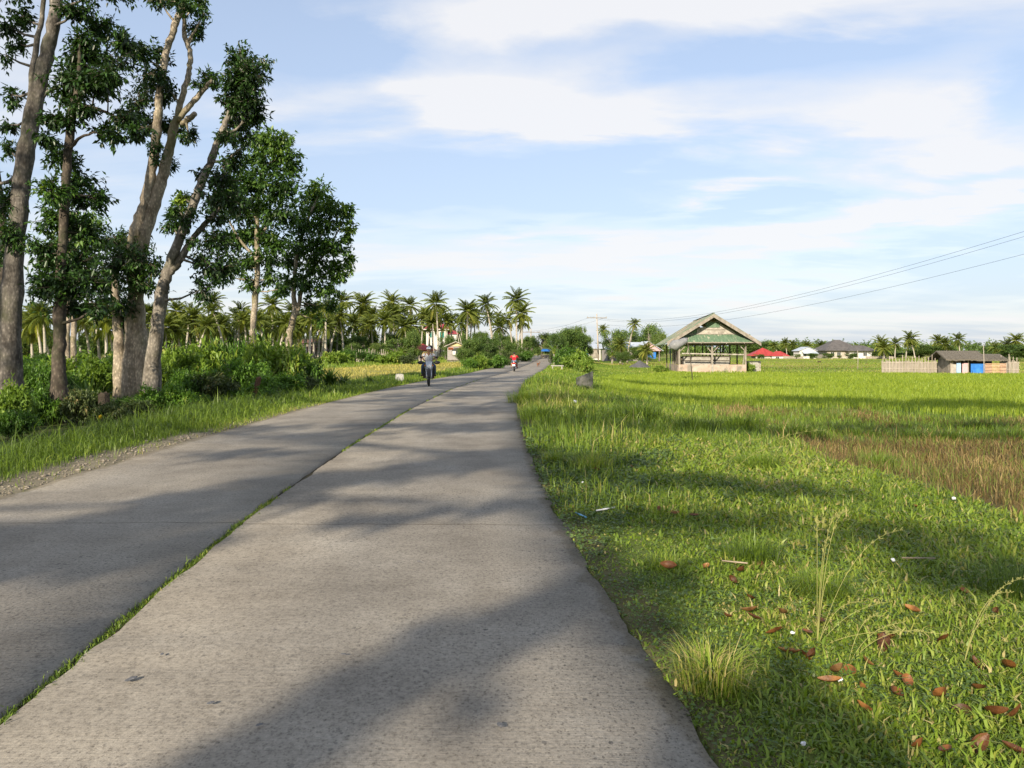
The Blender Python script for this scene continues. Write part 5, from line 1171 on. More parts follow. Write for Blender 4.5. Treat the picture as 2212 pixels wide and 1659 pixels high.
# ---------------------------------------------------------------- the open-sided shed in the rice
def shed():
    t = thing('farm_shed', 'weathered open-sided shed with a green gabled roof and low pinkish wall in the rice', 'shed', (0,0,0))
    W_, D_, zr_, zap, ov = 7.3, 15.0, 3.35, 6.5, 1.3        # wall width, depth, eave height, apex height, front overhang
    fl = gp(1467, 805); Y0 = 87.9; ang = R(-5.8)
    cx = ((1467+1610)/2-HX)/F*Y0
    t.location = (cx, Y0, -.80); t.rotation_euler = (0, 0, ang)
    h = W_/2; ro = h+1.36; slope = (zap-zr_)/ro
    # roof: two sheets of corrugated iron with thickness, lower at the back
    def sheet(s):
        m = bm(); n = 56
        for i in range(n):
            y0, y1 = -ov+i*(D_+ov+1.2)/n, -ov+(i+1)*(D_+ov+1.2)/n
            b = .035*(i % 2)
            sag = lambda y: -.10*math.sin(math.pi*max(0, min(1, y/D_)))-.012*max(0, y)
            m.hexa([(0, y0, zap-.05+b+sag(y0)), (s*ro, y0, zr_-.05+b+sag(y0)), (s*ro, y1, zr_-.05+b+sag(y1)), (0, y1, zap-.05+b+sag(y1)),
                    (0, y0, zap+b+sag(y0)), (s*ro, y0, zr_+b+sag(y0)), (s*ro, y1, zr_+b+sag(y1)), (0, y1, zap+b+sag(y1))] if s > 0 else
                   [(s*ro, y0, zr_-.05+b+sag(y0)), (0, y0, zap-.05+b+sag(y0)), (0, y1, zap-.05+b+sag(y1)), (s*ro, y1, zr_-.05+b+sag(y1)),
                    (s*ro, y0, zr_+b+sag(y0)), (0, y0, zap+b+sag(y0)), (0, y1, zap+b+sag(y1)), (s*ro, y1, zr_+b+sag(y1))])
        return m
    rf = thing_part('roof', t)
    for s in (-1, 1): sheet(s).build('roof_sheet', M['green_iron'], rf)
    m = bm(); m.beam((0, -ov-.02, zap+.03), (0, D_+1.1, zap-.16), .22, .05); m.build('ridge_cap', M['green_iron'], rf)
    for s in (-1, 1):
        m = bm(); y = -ov-.04
        m.prism([(0, y, zap-.06), (s*ro, y, zr_-.06), (s*ro, y, zr_-.42), (0, y, zap-.46)], (0, .05, 0)); m.build('barge_board', M['old_wood'], t)
    # gable panel with a green louvre
    za = 4.25; hw = (zap-.55-za)/slope
    m = bm(); m.prism([(-hw*.62, 0, za), (hw, 0, za), (hw*.30, 0, za+hw*.70*slope), (-hw*.62+.02, 0, za+hw*.38*slope)], (0, .06, 0)); g = m.build('gable_panel', M['pale_board'], t)
    m = bm(); m.box((.05, -.04, 5.28), (1.5, .05, .58)); m.build('louvre', M['green_paint'], g)
    m = bm(); m.box((.05, -.045, 5.61), (1.62, .07, .06)); m.box((.3, -.045, 4.75), (2.2, .07, .05)); m.box((0, -.05, za), (2*hw+.3, .09, .07)); m.build('gable_trim', M['old_wood'], g)
    m = bm(); m.prism([(-hw-.25, .02, za-.25), (-hw*.62-.02, .02, za-.25), (-hw*.62-.02, .02, za+hw*.36*slope)], (0, .05, 0)); m.build('gable_shadow_board', M['green_paint'], g)
    # pent skirt under the gable
    m = bm(); n = 46; wl, wr = -h+.55, h+.45
    for i in range(n):
        x0, x1 = wl+(wr-wl)*i/n, wl+(wr-wl)*(i+1)/n; b = .022*(i % 2)
        m.hexa([(x0, -.95-b, zr_+.02), (x1, -.95-b, zr_+.02), (x1, -.02-b, za-.06), (x0, -.02-b, za-.06), (x0, -.95-b, zr_+.06), (x1, -.95-b, zr_+.06), (x1, -.02-b, za-.02), (x0, -.02-b, za-.02)])
    m.build('pent_roof', M['green_paint'], t)
    m = bm(); m.box((0, -.93, zr_-.04), (W_+1.5, .08, .10)); m.box((0, -.02, zr_-.16), (W_+.3, .12, .16)); m.build('eave_beam', M['old_wood'], t)
    for x in (-1.3, 1.4, 3.3):
        m = bm(); m.beam((x, -.9, zr_-.10), (x, .0, zr_-.20), .08, .14); m.build('rafter_end', M['old_wood'], t)
    # posts and braces
    posts = [(-h+.07, 0, .18), (-.02, 0, .17), (h-.07, 0, .18)]
    for k in (.34, .67, 1.0):
        posts += [(-h+.07, D_*k, .15), (h-.07, D_*k, .15)]
    posts += [(0, D_, .15)]
    for x, y, w in posts:
        m = bm(); m.beam((x, y, -.2), (x, y, zr_-.24), w); m.build('post', M['old_wood'] if y == 0 else M['dark_wood'], t)
    m = bm(); m.beam((h-.34, .02, .9), (h-.14, .02, 2.5), .10); m.build('post', M['old_wood'], t)
    for a, b in (((0, 0, 2.15), (.72, 0, 2.98)), ((0, 0, 2.15), (-.50, 0, 2.75)), ((h-.12, 0, 2.4), (h-.75, 0, 3.05)), ((-h+.12, 0, 2.35), (-h+.75, 0, 2.95)), ((-h+.9, .06, 2.0), (-h+1.15, .06, 3.1))):
        m = bm(); m.beam(a, b, .10); m.build('brace', M['old_wood'], t)
    m = bm(); m.beam((-h+.35, -.02, 2.12), (h-.22, -.02, 2.0), .10, .13); m.build('rail', M['pale_board'], t)
    # low wall, front in two panels, left side, and the inner half wall
    for x0, x1 in ((-h, -.10), (.12, h)):
        m = bm(); m.box(((x0+x1)/2, -.06, .37), (x1-x0, .14, 1.06)); m.build('low_wall', M['pink_wall'], t)
    m = bm(); m.box((0.01, -.05, .36), (.20, .16, 1.04)); m.build('wall_pier', M['grey_block'], t)
    m = bm(); m.box((-h, D_*.36, .35), (.14, D_*.70, .98)); m.build('low_wall', M['pink_wall'], t)
    m = bm(); m.box((h, D_*.30, .35), (.14, D_*.58, .98)); m.build('low_wall', M['pink_wall'], t)
    m = bm(); m.box((-.35, 2.4, .80), (5.2, .15, 1.9)); hwall = m.build('half_wall', M['grey_block'], t)
    m = bm(); m.box((-.35, 2.30, 1.30), (5.3, .08, .10)); m.box((-.3, 2.28, 1.79), (5.4, .2, .07)); m.box((.25, 2.28, .9), (.18, .1, 1.75)); m.build('wall_trim', M['dark_wood'], hwall)
    # loose boards on the left side
    r = random.Random(4)
    for i in range(15):
        y = .5+i*.62
        if r.random() < .18: continue
        hh = r.uniform(1.4, 2.3)
        m = bm(); m.box((-h-.02, y, .9+hh/2), (.04, r.uniform(.16, .34), hh), rx=r.uniform(-.05, .05)); m.build('side_board', M['dark_wood'] if r.random() < .6 else M['old_wood'], t)
    m = bm(); m.box((-h-.05, 8.6, 1.6), (.05, .9, 3.0)); m.build('side_sheet', M['green_paint'], t)
    m = bm(); m.box((-h-.25, 7.6, 2.55), (.05, .5, 1.2), ry=.15); m.build('hanging_board', M['pale_board'], t)
    # dark things stored at the back
    for i in range(7):
        m = bm(); x = .6+i*.42; m.beam((x, D_*.8, -.1), (x+.08*r.uniform(-1, 1), D_*.8, zr_-.3), .13); m.build('back_post', M['dark_wood'], t)
    for i in range(3):
        m = bm(); x = .9+i*.9; m.beam((x, D_*.8+.05, 2.0), (x+.75, D_*.8+.05, 2.9), .11); m.build('brace', M['dark_wood'], t)
    m = bm(); m.box((-h+1.0, 3.2, 1.2), (.9, .4, 1.1)); m.build('stored_box', M['dark_wood'], t)
    m = bm(); m.box((0, D_*.5, -.14), (W_-.1, D_, .14)); m.build('floor', M['grey_block'], t)
    # tie beams
    for k in (.34, .67, 1.0):
        m = bm(); m.box((0, D_*k, zr_-.18), (W_, .12, .15)); m.build('tie_beam', M['dark_wood'], t)
    m = bm(); m.prism([(-h, D_+.1, zr_-.1), (h, D_+.1, zr_-.1), (0, D_+.1, zap-.5)], (0, .05, 0)); m.build('back_gable', M['dark_wood'], t)
def thing_part(name, parent):
    o = bpy.data.objects.new(name, None); C.objects.link(o); o.parent = parent; o.empty_display_size = .1; return o


def tank():
    t = place('block_tank', 'square grey block tank standing right of the shed', 'tank', 1627, 92, R(-6))
    m = bm()
    for c, d in (((0,-.55,.55), (1.35,.12,1.3)), ((0,.55,.55), (1.35,.12,1.3)), ((-.61,0,.55), (.12,.98,1.3)), ((.61,0,.55), (.12,.98,1.3))): m.box(c, d)
    m.build('walls', M['grey_block'], t); m = bm(); m.beam((.62,-.66,-.1), (.62,-.66,1.25), .16); m.build('pilaster', M['pale_board'], t)
shed()
tank()
bush(1617, 90.5, 783, 26, 3, 'weedy shrub growing against the block tank')
bush(1428, 86, 790, 34, 1, 'weeds heaped at the left front corner of the shed')

def sack_pole():
    g = gp(1497, 825); t = thing('sack_pole', 'thin leaning bamboo pole in the rice with a grey sack tied near its top', 'pole', g)
    Y = g[1]; sc = Y/F
    m = bm(); m.tube([(0,0,-.2), (-.22,0,2.0), (-.50,0,3.35)], [.035, .03, .018], n=6); m.build('pole', M['dark_wood'], t, smooth=True)
    s = bm(); s.tube([(-.42,-.02,3.30), (-.62,-.05,3.12), (-.95,-.08,2.95), (-1.35,-.08,2.78), (-1.60,-.05,2.62), (-1.66,-.04,2.5)], [.03, .24, .30, .42, .36, .10], n=12)
    r = random.Random(2); s.v = [(x+r.uniform(-.03,.03), y+r.uniform(-.04,.04), z+r.uniform(-.04,.04)) for x, y, z in s.v]
    s.build('sack', M['grey_plastic'], t, smooth=True)
sack_pole()

M['mossy_concrete'] = rough_mat('mossy_concrete', (.10,.10,.085), (.22,.215,.19), 4, .95, .4, spots=((.07,.085,.04), 3, .52))
def culvert():
    g = gp(1264, 842); t = thing('culvert_slab', 'tilted mossy concrete culvert headwall poking out of the grass', 'concrete slab', g, R(12))
    k = g[1]/F
    m = bm(); w = 36*k; a, b = 26*k, 40*k
    m.prism([(-w/2, 0, -.2), (w/2, 0, -.2), (w/2, 0, b), (w/2-.12*w, 0, b-.06), (-w/2+.02, 0, a), (-w/2, 0, a-.02)], (0, .16, 0))
    m.build('slab', M['mossy_concrete'], t); m = bm(); m.box((w/2-.06, .38, b*.4), (.16, .6, b*.9)); m.build('wing_wall', M['mossy_concrete'], t)
culvert()
bush(1262, gp(1262, 846)[1], 832, 26, 4, 'weeds at the foot of the tilted culvert slab')

M['marker'] = rough_mat('stained_whitewash', (.40,.39,.35), (.56,.55,.51), 5, .9, .3, spots=((.20,.19,.15), 6, .55))
def marker():
    g = gp(863, 826); t = thing('marker_stone', 'squat whitewashed marker block at the edge of the gold field', 'marker stone', g, R(20)); k = g[1]/F
    m = bm(); m.hexa([(-10*k,-.16,-.1), (10*k,-.16,-.1), (10*k,.16,-.1), (-10*k,.16,-.1), (-8*k,-.13,20*k), (8.5*k,-.13,20*k), (8.5*k,.13,20*k), (-8*k,.13,20*k)]); m.build('block', M['marker'], t)
    m = bm(); m.box((0,0,20*k+.02), (14*k,.22,.03)); m.build('cap', M['marker'], t); t.scale = (.9, .9, .85)
marker()

def bench():
    t = place('roadside_bench', 'low grey slab bench on the right verge near the dog', 'bench', 1204, 72, R(-8)); t.location.z += .02
    m = bm(); m.box((0,0,.40), (1.15,.4,.09)); m.build('seat', M['grey_block'], t)
    for x in (-.42, .42):
        m = bm(); m.box((x,0,.17), (.10,.32,.37)); m.build('leg', M['grey_block'], t)
bench()

def gravel():
    g = gp(1382, 794); t = thing('gravel_heap', 'dark grey heap of gravel left of the shed', 'gravel heap', g); k = g[1]/F
    r = random.Random(7); m = bm(); n, q = 26, 9; W = 26*k; H = 16*k; m.v = [(0, 0, H)]
    for j in range(1, q+1):
        for i in range(n):
            a = 6.283*i/n; rr = W*(j/q)*(1+.08*math.sin(3*a)+r.uniform(-.05, .05)); m.v.append((rr*math.cos(a), rr*math.sin(a)*.9, H*(1-(j/q))**1.1*(1+r.uniform(-.05, .05))-(.1 if j == q else 0)))
    m.f = [(0, 1+i, 1+(i+1) % n) for i in range(n)]+[(1+j*n+i, 1+(j+1)*n+i, 1+(j+1)*n+(i+1) % n, 1+j*n+(i+1) % n) for j in range(q-1) for i in range(n)]
    m.build('heap', M['gravel'], t)
gravel()

# ---------------------------------------------------------------- poles and wires
def pole(px, Y, py_top, label, arm=1.9, base_py=None):
    g = gx(px, Y); h = wp(px, py_top, Y)[2]-g[2]
    t = thing('utility_pole', label, 'utility pole', g, R(8))
    lean = -.35 if Y < 170 and px > 1200 else 0
    m = bm(); m.tube([(0,0,-.3), (lean*.5,0,h*.5), (lean,0,h)], [.16, .13, .10], n=8); m.build('post', M['pole_wood'], t, smooth=True)
    m = bm(); m.box((lean,-.13,h-.75), (arm*2,.12,.14)); a = m.build('crossarm', M['old_wood'], t)
    for x in (-arm+.12, -.55, arm-.12):
        m = bm(); m.tube([(lean+x,-.13,h-.68), (lean+x,-.13,h-.46)], [.05,.06], n=6); m.build('insulator', M['steel'], a)
    return g, h
g1, h1 = pole(1293, 148, 678, 'leaning wooden utility pole with a crossarm by the village')
g2, h2 = pole(1147, 168, 710, 'thin far utility pole standing where the road bends away')
gq = np.array([31.5, 4.0, gz(31.5, 4.0)])
t = thing('utility_pole', 'utility pole outside the picture to the right that carries the wires', 'utility pole', gq)
m = bm(); m.tube([(0,0,-.3), (0,0,10.8)], [.17,.11], n=8); m.build('post', M['pole_wood'], t, smooth=True); m = bm(); m.box((0,-.13,10.2), (3.6,.12,.14)); m.build('crossarm', M['old_wood'], t)
for k, (off, p1, p2, p3, lab) in enumerate([(-1.7, 684, 672, 500, 'topmost of the three wires running from the pole to the upper right'), (0, 690, 677, 511, 'middle one of the three wires, just under the topmost'), (1.7, 701, 692, 549, 'lowest of the three wires running down to the village')]):
    # each wire hangs in a parabola through its pole and two sighted points
    A = np.array([g1[0]+off*.9, g1[1], CZ+(HY-p1)/F*g1[1]]); B = np.array([gq[0]+off*.5, gq[1], 10.2])
    def at(px):   # depth where the plan line passes the column px
        q = (px-HX)/F; s = (B[0]-A[0])/(B[1]-A[1]); return (A[0]-s*A[1])/(q-s)
    Ys = np.array([A[1], at(1560), at(2212)]); Zs = np.array([A[2], CZ+(HY-p2)/F*Ys[1], CZ+(HY-p3)/F*Ys[2]])
    cf = np.polyfit(Ys, Zs, 2); yy = np.linspace(A[1], gq[1], 60); zz = np.polyval(cf, yy); xx = A[0]+(B[0]-A[0])*(yy-A[1])/(B[1]-A[1])
    m = bm(); m.tube(list(zip(xx, yy, zz)), list(np.interp(yy, [4, 40, 152], [.006, .008, .014])), n=5); tagp(m.build('overhead_wire', M['wire'], None, smooth=True), lab, 'wire', 'wires from the village pole')
for k, off in enumerate((-1.5, 1.5)):
    a = np.array([g1[0]+off, g1[1], g1[2]+h1-.6]); b = np.array([g2[0]+off*.8, g2[1], g2[2]+h2-.6]); ts = np.linspace(0, 1, 20)
    m = bm(); m.tube([tuple(a+(b-a)*q-np.array([0, 0, 1.6*4*q*(1-q)*.35])) for q in ts], .014, n=5); tagp(m.build('overhead_wire', M['wire'], None), ['left', 'right'][k] and ['wire sagging from the village pole to the far pole, upper one', 'wire sagging from the village pole to the far pole, lower one'][k], 'wire', 'wires between the two poles')

# ---------------------------------------------------------------- houses
def hip(m, w, d, z, h, ov, ridge=.4, th=.08):
    a, b = w/2+ov, d/2+ov; r = max(.05, w/2*ridge)
    for dz in (0,):
        v = [(-a,-b,z), (a,-b,z), (a,b,z), (-a,b,z), (-r,0,z+h), (r,0,z+h), (-a,-b,z-th), (a,-b,z-th), (a,b,z-th), (-a,b,z-th)]
        m.add(v, [(0,1,5,4), (1,2,5), (2,3,4,5), (3,0,4), (6,9,8,7), (0,6,7,1), (1,7,8,2), (2,8,9,3), (3,9,6,0)])
    return m
def gable(m, w, d, z, h, ov, axis='y', th=.1):
    a, b = w/2+ov, d/2+ov
    if axis == 'y':   # ridge runs in depth, gable faces the viewer
        for s in (-1, 1):
            m.hexa([(0,-b,z+h-th), (s*a,-b,z-th), (s*a,b,z-th), (0,b,z+h-th), (0,-b,z+h), (s*a,-b,z), (s*a,b,z), (0,b,z+h)])
    else:
        for s in (-1, 1):
            m.hexa([(-a,0,z+h-th), (a,0,z+h-th), (a,s*b,z-th), (-a,s*b,z-th), (-a,0,z+h), (a,0,z+h), (a,s*b,z), (-a,s*b,z)])
    return m
def win(parent, x, y, z, w, h, mat=None, frame=None):
    m = bm(); m.box((x, y, z), (w, .06, h)); o = m.build('window', mat or M['glass'], parent)
    m = bm()
    for c, d in (((x, y-.03, z+h/2+.03), (w+.16, .08, .07)), ((x, y-.03, z-h/2-.03), (w+.16, .10, .07)), ((x-w/2-.04, y-.03, z), (.07, .08, h)), ((x+w/2+.04, y-.03, z), (.07, .08, h)), ((x, y-.03, z), (.05, .06, h))): m.box(c, d)
    m.build('frame', frame or M['white_wall'], o); return o
def walls(t, w, d, h, mat, z0=-.3):
    m = bm(); m.box((0, 0, (h+z0)/2), (w, d, h-z0)); return m.build('wall', mat, t)
def door(t, x, y, w, h, mat):
    m = bm(); m.box((x, y, h/2), (w, .06, h)); o = m.build('door', mat, t); m = bm(); m.ball((x+w*.35, y-.05, h*.48), .04, 6, 4); m.build('handle', M['steel'], o)

def white_house():
    t = place('white_house', 'two-storey white house with maroon hipped roof behind garden trees', 'house', 944, 155, R(4)); t.scale = (.72, .75, 1.08)
    walls(t, 5.6, 6, 4.9, M['white_wall'])
    m = hip(bm(), 5.6, 6, 4.9, 1.6, .7, .25); m.build('roof', M['maroon_roof'], t)
    m = bm(); m.box((4.0, .5, 1.9), (2.6, 4.6, 4.4)); m.build('wall', M['white_wall'], t); m = bm(); v = hip(m, 2.8, 4.6, 0, .8, .4, .2); m.v = [(x+4.0, y+.5, z+4.12) for x, y, z in m.v]; m.build('roof', M['maroon_roof'], t)
    m = bm()
    for s in (-1, 1): m.box((s*3.5, 0, 4.85), (.08, 7.4, .16))
    m.box((0, -3.7, 4.85), (7.0, .08, .16)); m.build('fascia', M['white_wall'], t)
    win(t, -1.4, -3.0, 3.9, 1.2, 1.0, M['green_glass']); win(t, 1.4, -3.0, 3.9, 1.1, 1.0, M['green_glass']); win(t, -1.4, -3.0, 1.4, 1.2, 1.1); door(t, 1.2, -3.02, .9, 2.0, M['dark_wood'])
white_house()
def red_lean():
    t = place('red_roof_store', 'low hut under a bright red roof behind the approaching motorbike', 'hut', 912, 108, R(-3))
    walls(t, 2.4, 2.6, 1.35, M['white_wall']); m = hip(bm(), 2.4, 2.6, 1.35, .85, .55, .1); m.build('roof', M['red_roof'], t)
    win(t, -.6, -1.3, .8, .7, .55); m = bm()
    for x in np.linspace(-1.1, 1.1, 8): m.box((float(x), -1.38, .75), (.03, .03, .7))
    m.build('grille', M['white_wall'], t)
red_lean()
def store():
    t = place('wooden_store', 'small grey boarded store with yellow gable and a striped awning flap', 'store', 984, 98, R(5)); t.location.z += .15
    walls(t, 2.0, 2.4, 1.75, M['grey_board'])
    m = gable(bm(), 2.0, 2.4, 1.78, .62, .42, 'y', .09); m.build('roof', M['pale_board'], t)
    m = bm(); m.prism([(-.98, -1.22, 1.78), (.98, -1.22, 1.78), (0, -1.22, 2.30)], (0, .06, 0)); m.build('gable_panel', M['yellow_wood'], t)
    m = bm(); m.box((.05, -1.24, 1.05), (1.0, .06, .62)); w = m.build('hatch', M['glass'], t); m = bm(); m.box((-.2, -1.29, .98), (.4, .04, .45)); m.build('goods', M['white_wall'], w)
    for x, mt_ in ((-.6, M['orange']), (0.05, M['steel']), (.65, M['orange'])):
        m = bm(); m.box((x, -1.42, 1.50), (.60 if x else .66, .42, .035), rx=R(-35)); m.build('awning', mt_, t)
    m = bm(); m.box((0, -1.3, .12), (2.2, .25, .08)); m.build('ledge', M['old_wood'], t)
    for sx in (-.9, .9):
        m = bm(); m.beam((sx, -1.15, -.4), (sx, -1.15, .0), .12); m.build('stilt', M['dark_wood'], t)
store()
def barn():
    t = place('rusty_house', 'two-tier rusty-roofed timber house beyond the field under the palms', 'house', 677, 118, R(6)); t.scale = (1, 1, .66)
    walls(t, 4.4, 5, 2.0, M['cream_wall']); m = bm(); m.box((0, 0, 2.7), (3.2, 3.4, 1.6)); m.build('upper_wall', M['old_wood'], t)
    m = gable(bm(), 3.4, 3.2, 3.5, .95, .35, 'x'); m.build('roof', M['rust_roof'], t)
    m = bm(); m.hexa([(-2.6,-3.1,1.7), (2.6,-3.1,1.7), (2.2,-1.5,2.7), (-2.2,-1.5,2.7), (-2.6,-3.1,1.78), (2.6,-3.1,1.78), (2.2,-1.5,2.78), (-2.2,-1.5,2.78)]); m.build('porch_roof', M['rust_roof'], t)
    win(t, -.9, -2.5, 1.0, .9, .7); win(t, .9, -2.5, 1.0, .9, .7); m = bm(); m.box((0, -3.0, .55), (5.0, .06, .09)); m.box((0, -3.0, .2), (5.0, .06, .09)); m.build('railing', M['old_wood'], t)
    for x in (-2.4, -.8, .8, 2.4):
        m = bm(); m.beam((x, -3.0, -.3), (x, -3.0, 1.7), .1); m.build('post', M['old_wood'], t)
barn()
def shack():
    t = place('teal_door_shack', 'low white shack with a teal door left of the utility pole foot', 'shack', 1258, 162, R(-4))
    walls(t, 7.2, 3.4, 2.0, M['white_wall']); m = bm(); m.hexa([(-4,-2.2,1.95), (4,-2.2,1.95), (4,2.1,2.9), (-4,2.1,2.9), (-4,-2.2,2.03), (4,-2.2,2.03), (4,2.1,2.98), (-4,2.1,2.98)]); m.build('roof', M['zinc_roof'], t)
    door(t, .4, -1.72, 1.5, 1.7, M['teal']); win(t, -1.9, -1.7, 1.3, 1.6, .7, M['tarp'])
    m = bm(); m.box((2.4, -1.8, .95), (1.9, .12, 1.8)); m.build('patched_panel', M['old_wood'], t)
shack()
def zinc_house():
    t = place('zinc_house', 'bluish zinc-roofed house with pink porch among the village trees', 'house', 1352, 172, R(8))
    walls(t, 9.5, 5, 2.4, M['grey_board']); m = gable(bm(), 9.5, 5, 2.6, 1.5, .7, 'x'); m.build('roof', M['zinc_roof'], t)
    m = bm(); m.prism([(.4, -5.2, 2.2), (6.2, -5.2, 2.2), (3.3, -5.2, 4.2)], (0, .1, 0)); m.build('gable_panel', M['pink_cloth'], t)
    m = gable(bm(), 5.4, 4, 2.25, 2.0, .5, 'y'); m.v = [(x+3.3, y-3.2, z) for x, y, z in m.v]; m.build('porch_roof', M['zinc_roof'], t)
    for x in (.8, 5.8):
        m = bm(); m.beam((x, -5.0, -.3), (x, -5.0, 2.2), .16); m.build('post', M['old_wood'], t)
    m = bm(); m.box((4.2, -4.6, 1.3), (2.0, .1, 1.4)); m.build('tarp_screen', M['tarp'], t); win(t, -2.5, -2.5, 1.4, 1.4, .9); door(t, -.6, -2.52, .9, 1.9, M['dark_wood'])
zinc_house()
def big_red():
    t = place('red_roof_house', 'house whose broad bright red hipped roof shows right of the shed', 'house', 1655, 225, R(-5)); t.location.z -= .7
    walls(t, 7.0, 6, 1.5, M['cream_wall']); m = hip(bm(), 7.0, 6, 1.5, 2.2, .6, .02); m.v = [(x-1.0, y, z) for x, y, z in m.v]; m.build('roof', M['red_roof'], t)
    m = hip(bm(), 4.4, 4.4, 0, 1.3, .4, .3); m.v = [(x+2.9, y-1.6, z+1.45) for x, y, z in m.v]; m.build('roof', M['red_roof'], t); m = bm(); m.box((2.9, -1.6, .7), (4.4, 4.4, 1.5)); m.build('wall', M['white_wall'], t)
    win(t, 2.2, -3.82, .9, .9, .6); win(t, -1.6, -3.02, .9, .9, .6)
big_red()
def small_white():
    t = place('small_white_house', 'tiny white house with two stepped zinc gables on the right skyline', 'house', 1738, 222, R(4))
    walls(t, 4.6, 4, 2.2, M['white_wall']); m = gable(bm(), 4.6, 4, 2.2, 1.1, .4, 'y'); m.build('roof', M['zinc_roof'], t); m = bm(); m.prism([(-2.3, -2.03, 2.1), (2.3, -2.03, 2.1), (0, -2.03, 3.2)], (0, .05, 0)); m.build('gable_panel', M['white_wall'], t)
    m = bm(); m.hexa([(-1.8,-3.6,1.4), (2.4,-3.6,1.4), (2.4,-2.05,2.0), (-1.8,-2.05,2.0), (-1.8,-3.6,1.47), (2.4,-3.6,1.47), (2.4,-2.05,2.07), (-1.8,-2.05,2.07)]); m.build('porch_roof', M['zinc_roof'], t); win(t, -.9, -2.0, 1.0, .8, .7); door(t, .9, -2.02, .8, 1.6, M['dark_wood'])
small_white()
def dark_house():
    t = place('dark_roof_house', 'cream house with a long dark grey hipped roof on the right skyline', 'house', 1815, 225, R(2))
    walls(t, 11, 8, 2.3, M['cream_wall']); m = hip(bm(), 9, 8, 2.3, 3.0, 1.0, .2); m.v = [(x-1, y, z) for x, y, z in m.v]; m.build('roof', M['grey_roof'], t)
    m = hip(bm(), 7, 5, 0, 1.5, .8, .5); m.v = [(x+3.5, y-3.0, z+2.2) for x, y, z in m.v]; m.build('roof', M['grey_roof'], t); m = bm(); m.box((3.4, -3.2, 1.0), (6.2, 4, 2.5)); m.build('wall', M['white_wall'], t)
    for x in (-4, -2.2): win(t, x, -4.0, 1.3, 1.0, 1.0)
    for x in (2.0, 4.6): win(t, x, -5.2, 1.2, 1.0, .9)
dark_house()
def thatch_hut():
    t = place('thatched_hut', 'small hut with a grey thatched roof, blue tarpaulin and slatted wall', 'hut', 2092, 84, R(-3)); t.location.z = -.78
    k = 84/F
    # roof: big gable at left, lower lean-to at right
    def th(x0, x1, z0, z1, y0, y1, name):
        m = bm()
        for s in (-1, 1):
            yy = y0 if s < 0 else y1; ym = (y0+y1)/2; n = 22
            for i in range(n):
                a, b = x0+(x1-x0)*i/n, x0+(x1-x0)*(i+1)/n; j = random.uniform(-.05, .05)
                m.hexa([(a, yy, z0-.06+j), (b, yy, z0-.06+j), (b, ym, z1-.06), (a, ym, z1-.06), (a, yy, z0+.08+j), (b, yy, z0+.08+j), (b, ym, z1+.08), (a, ym, z1+.08)])
        return m.build(name, M['thatch'], t)
    x = lambda p: (p-2092)*k
    th(x(2025), x(2112), 1.42, 2.32, -2.0, 2.2, 'roof'); th(x(2113), x(2158), 1.40, 1.98, -1.7, 1.8, 'lean_to_roof')
    m = bm(); m.box(((x(2040)+x(2066))/2, -1.2, .65), (x(2062)-x(2040), .08, 1.7)); m.build('front_wall', M['pale_board'], t)
    m = bm(); m.box((x(2052), -1.27, 1.25), (.42, .05, .5)); m.build('window', M['dark_wood'], t)
    m = bm(); m.prism([(x(2040), -1.1, 1.4), (x(2040), 1.3, 1.4), (x(2040), .1, 2.2)], (.06, 0, 0)); m.box((x(2040)+.03, .1, .6), (.06, 2.4, 1.7)); m.build('gable_wall', M['old_wood'], t)
    m = bm(); m.box((x(2058), -1.32, .5), (.42, .05, 1.3)); m.build('blue_panel', M['light_blue'], t)
    m = bm(); m.box((x(2072), -1.30, .45), (.62, .05, 1.3)); m.build('pale_cloth', M['pink_cloth'], t)
    m = bm(); m.box((x(2097), -1.34, .55), (x(2112)-x(2084), .05, .98)); m.build('tarpaulin', M['tarp'], t)
    m = bm()
    for i in range(7): m.box((x(2134), -1.36, .12+i*.15), (x(2156)-x(2113), .05, .09))
    m.build('slatted_wall', M['orange_slat'], t)
    for q in (2041, 2078, 2112, 2157):
        m = bm(); m.beam((x(q), -1.3, -.3), (x(q), -1.3, 1.5), .1); m.build('post', M['old_wood'], t)
    m = bm(); m.box((x(2105), 1.2, .6), (x(2158)-x(2060), .08, 1.6)); m.build('back_wall', M['dark_wood'], t)
M['orange_slat'] = rough_mat('orange_brown_slats', (.42,.25,.16), (.60,.42,.30), 3, .85, .2)  # orange-brown base tone of the slats
thatch_hut()
# bamboo fence: woven panels between posts
def fence(px0, px1, Y, py_top, label, posts, seed, gaps=()):
    r = random.Random(seed); k = Y/F; z0 = gz((px0-HX)*k, Y); h = CZ+(HY-py_top)*k-z0
    t = thing('bamboo_fence', label, 'fence', ((px0-HX)*k, Y, z0)); Lf = (px1-px0)*k
    m = bm(); x = 0.0
    while x < Lf:
        w = r.uniform(.05, .09); hh = h*r.uniform(.86, 1.03)
        m.box((x, r.uniform(-.02, .02), hh/2-.05), (w, .03, hh), ry=r.uniform(-.02, .02)); x += w+r.uniform(.0, .02)
    m.build('woven_panel', M['bamboo'], t)
    for i in range(posts):
        x = Lf*(i+.3)/posts; hh = h*r.uniform(1.05, 1.45)
        m = bm(); m.tube([(x, -.06, -.2), (x+r.uniform(-.05, .05), -.06, hh)], .035, n=6); m.build('post', M['pole_wood'], t)
    for z in (.35, .8):
        m = bm(); m.box((Lf/2, -.05, h*z), (Lf, .04, .06)); m.build('rail', M['pole_wood'], t)
fence(1905, 2024, 85, 778, 'long pale bamboo fence running left from the thatched hut', 17, 1)
fence(2024, 2052, 86, 782, 'short bamboo fence between the long fence and the hut wall', 6, 2)
fence(2160, 2202, 83, 778, 'bamboo fence panel right of the thatched hut', 5, 3)
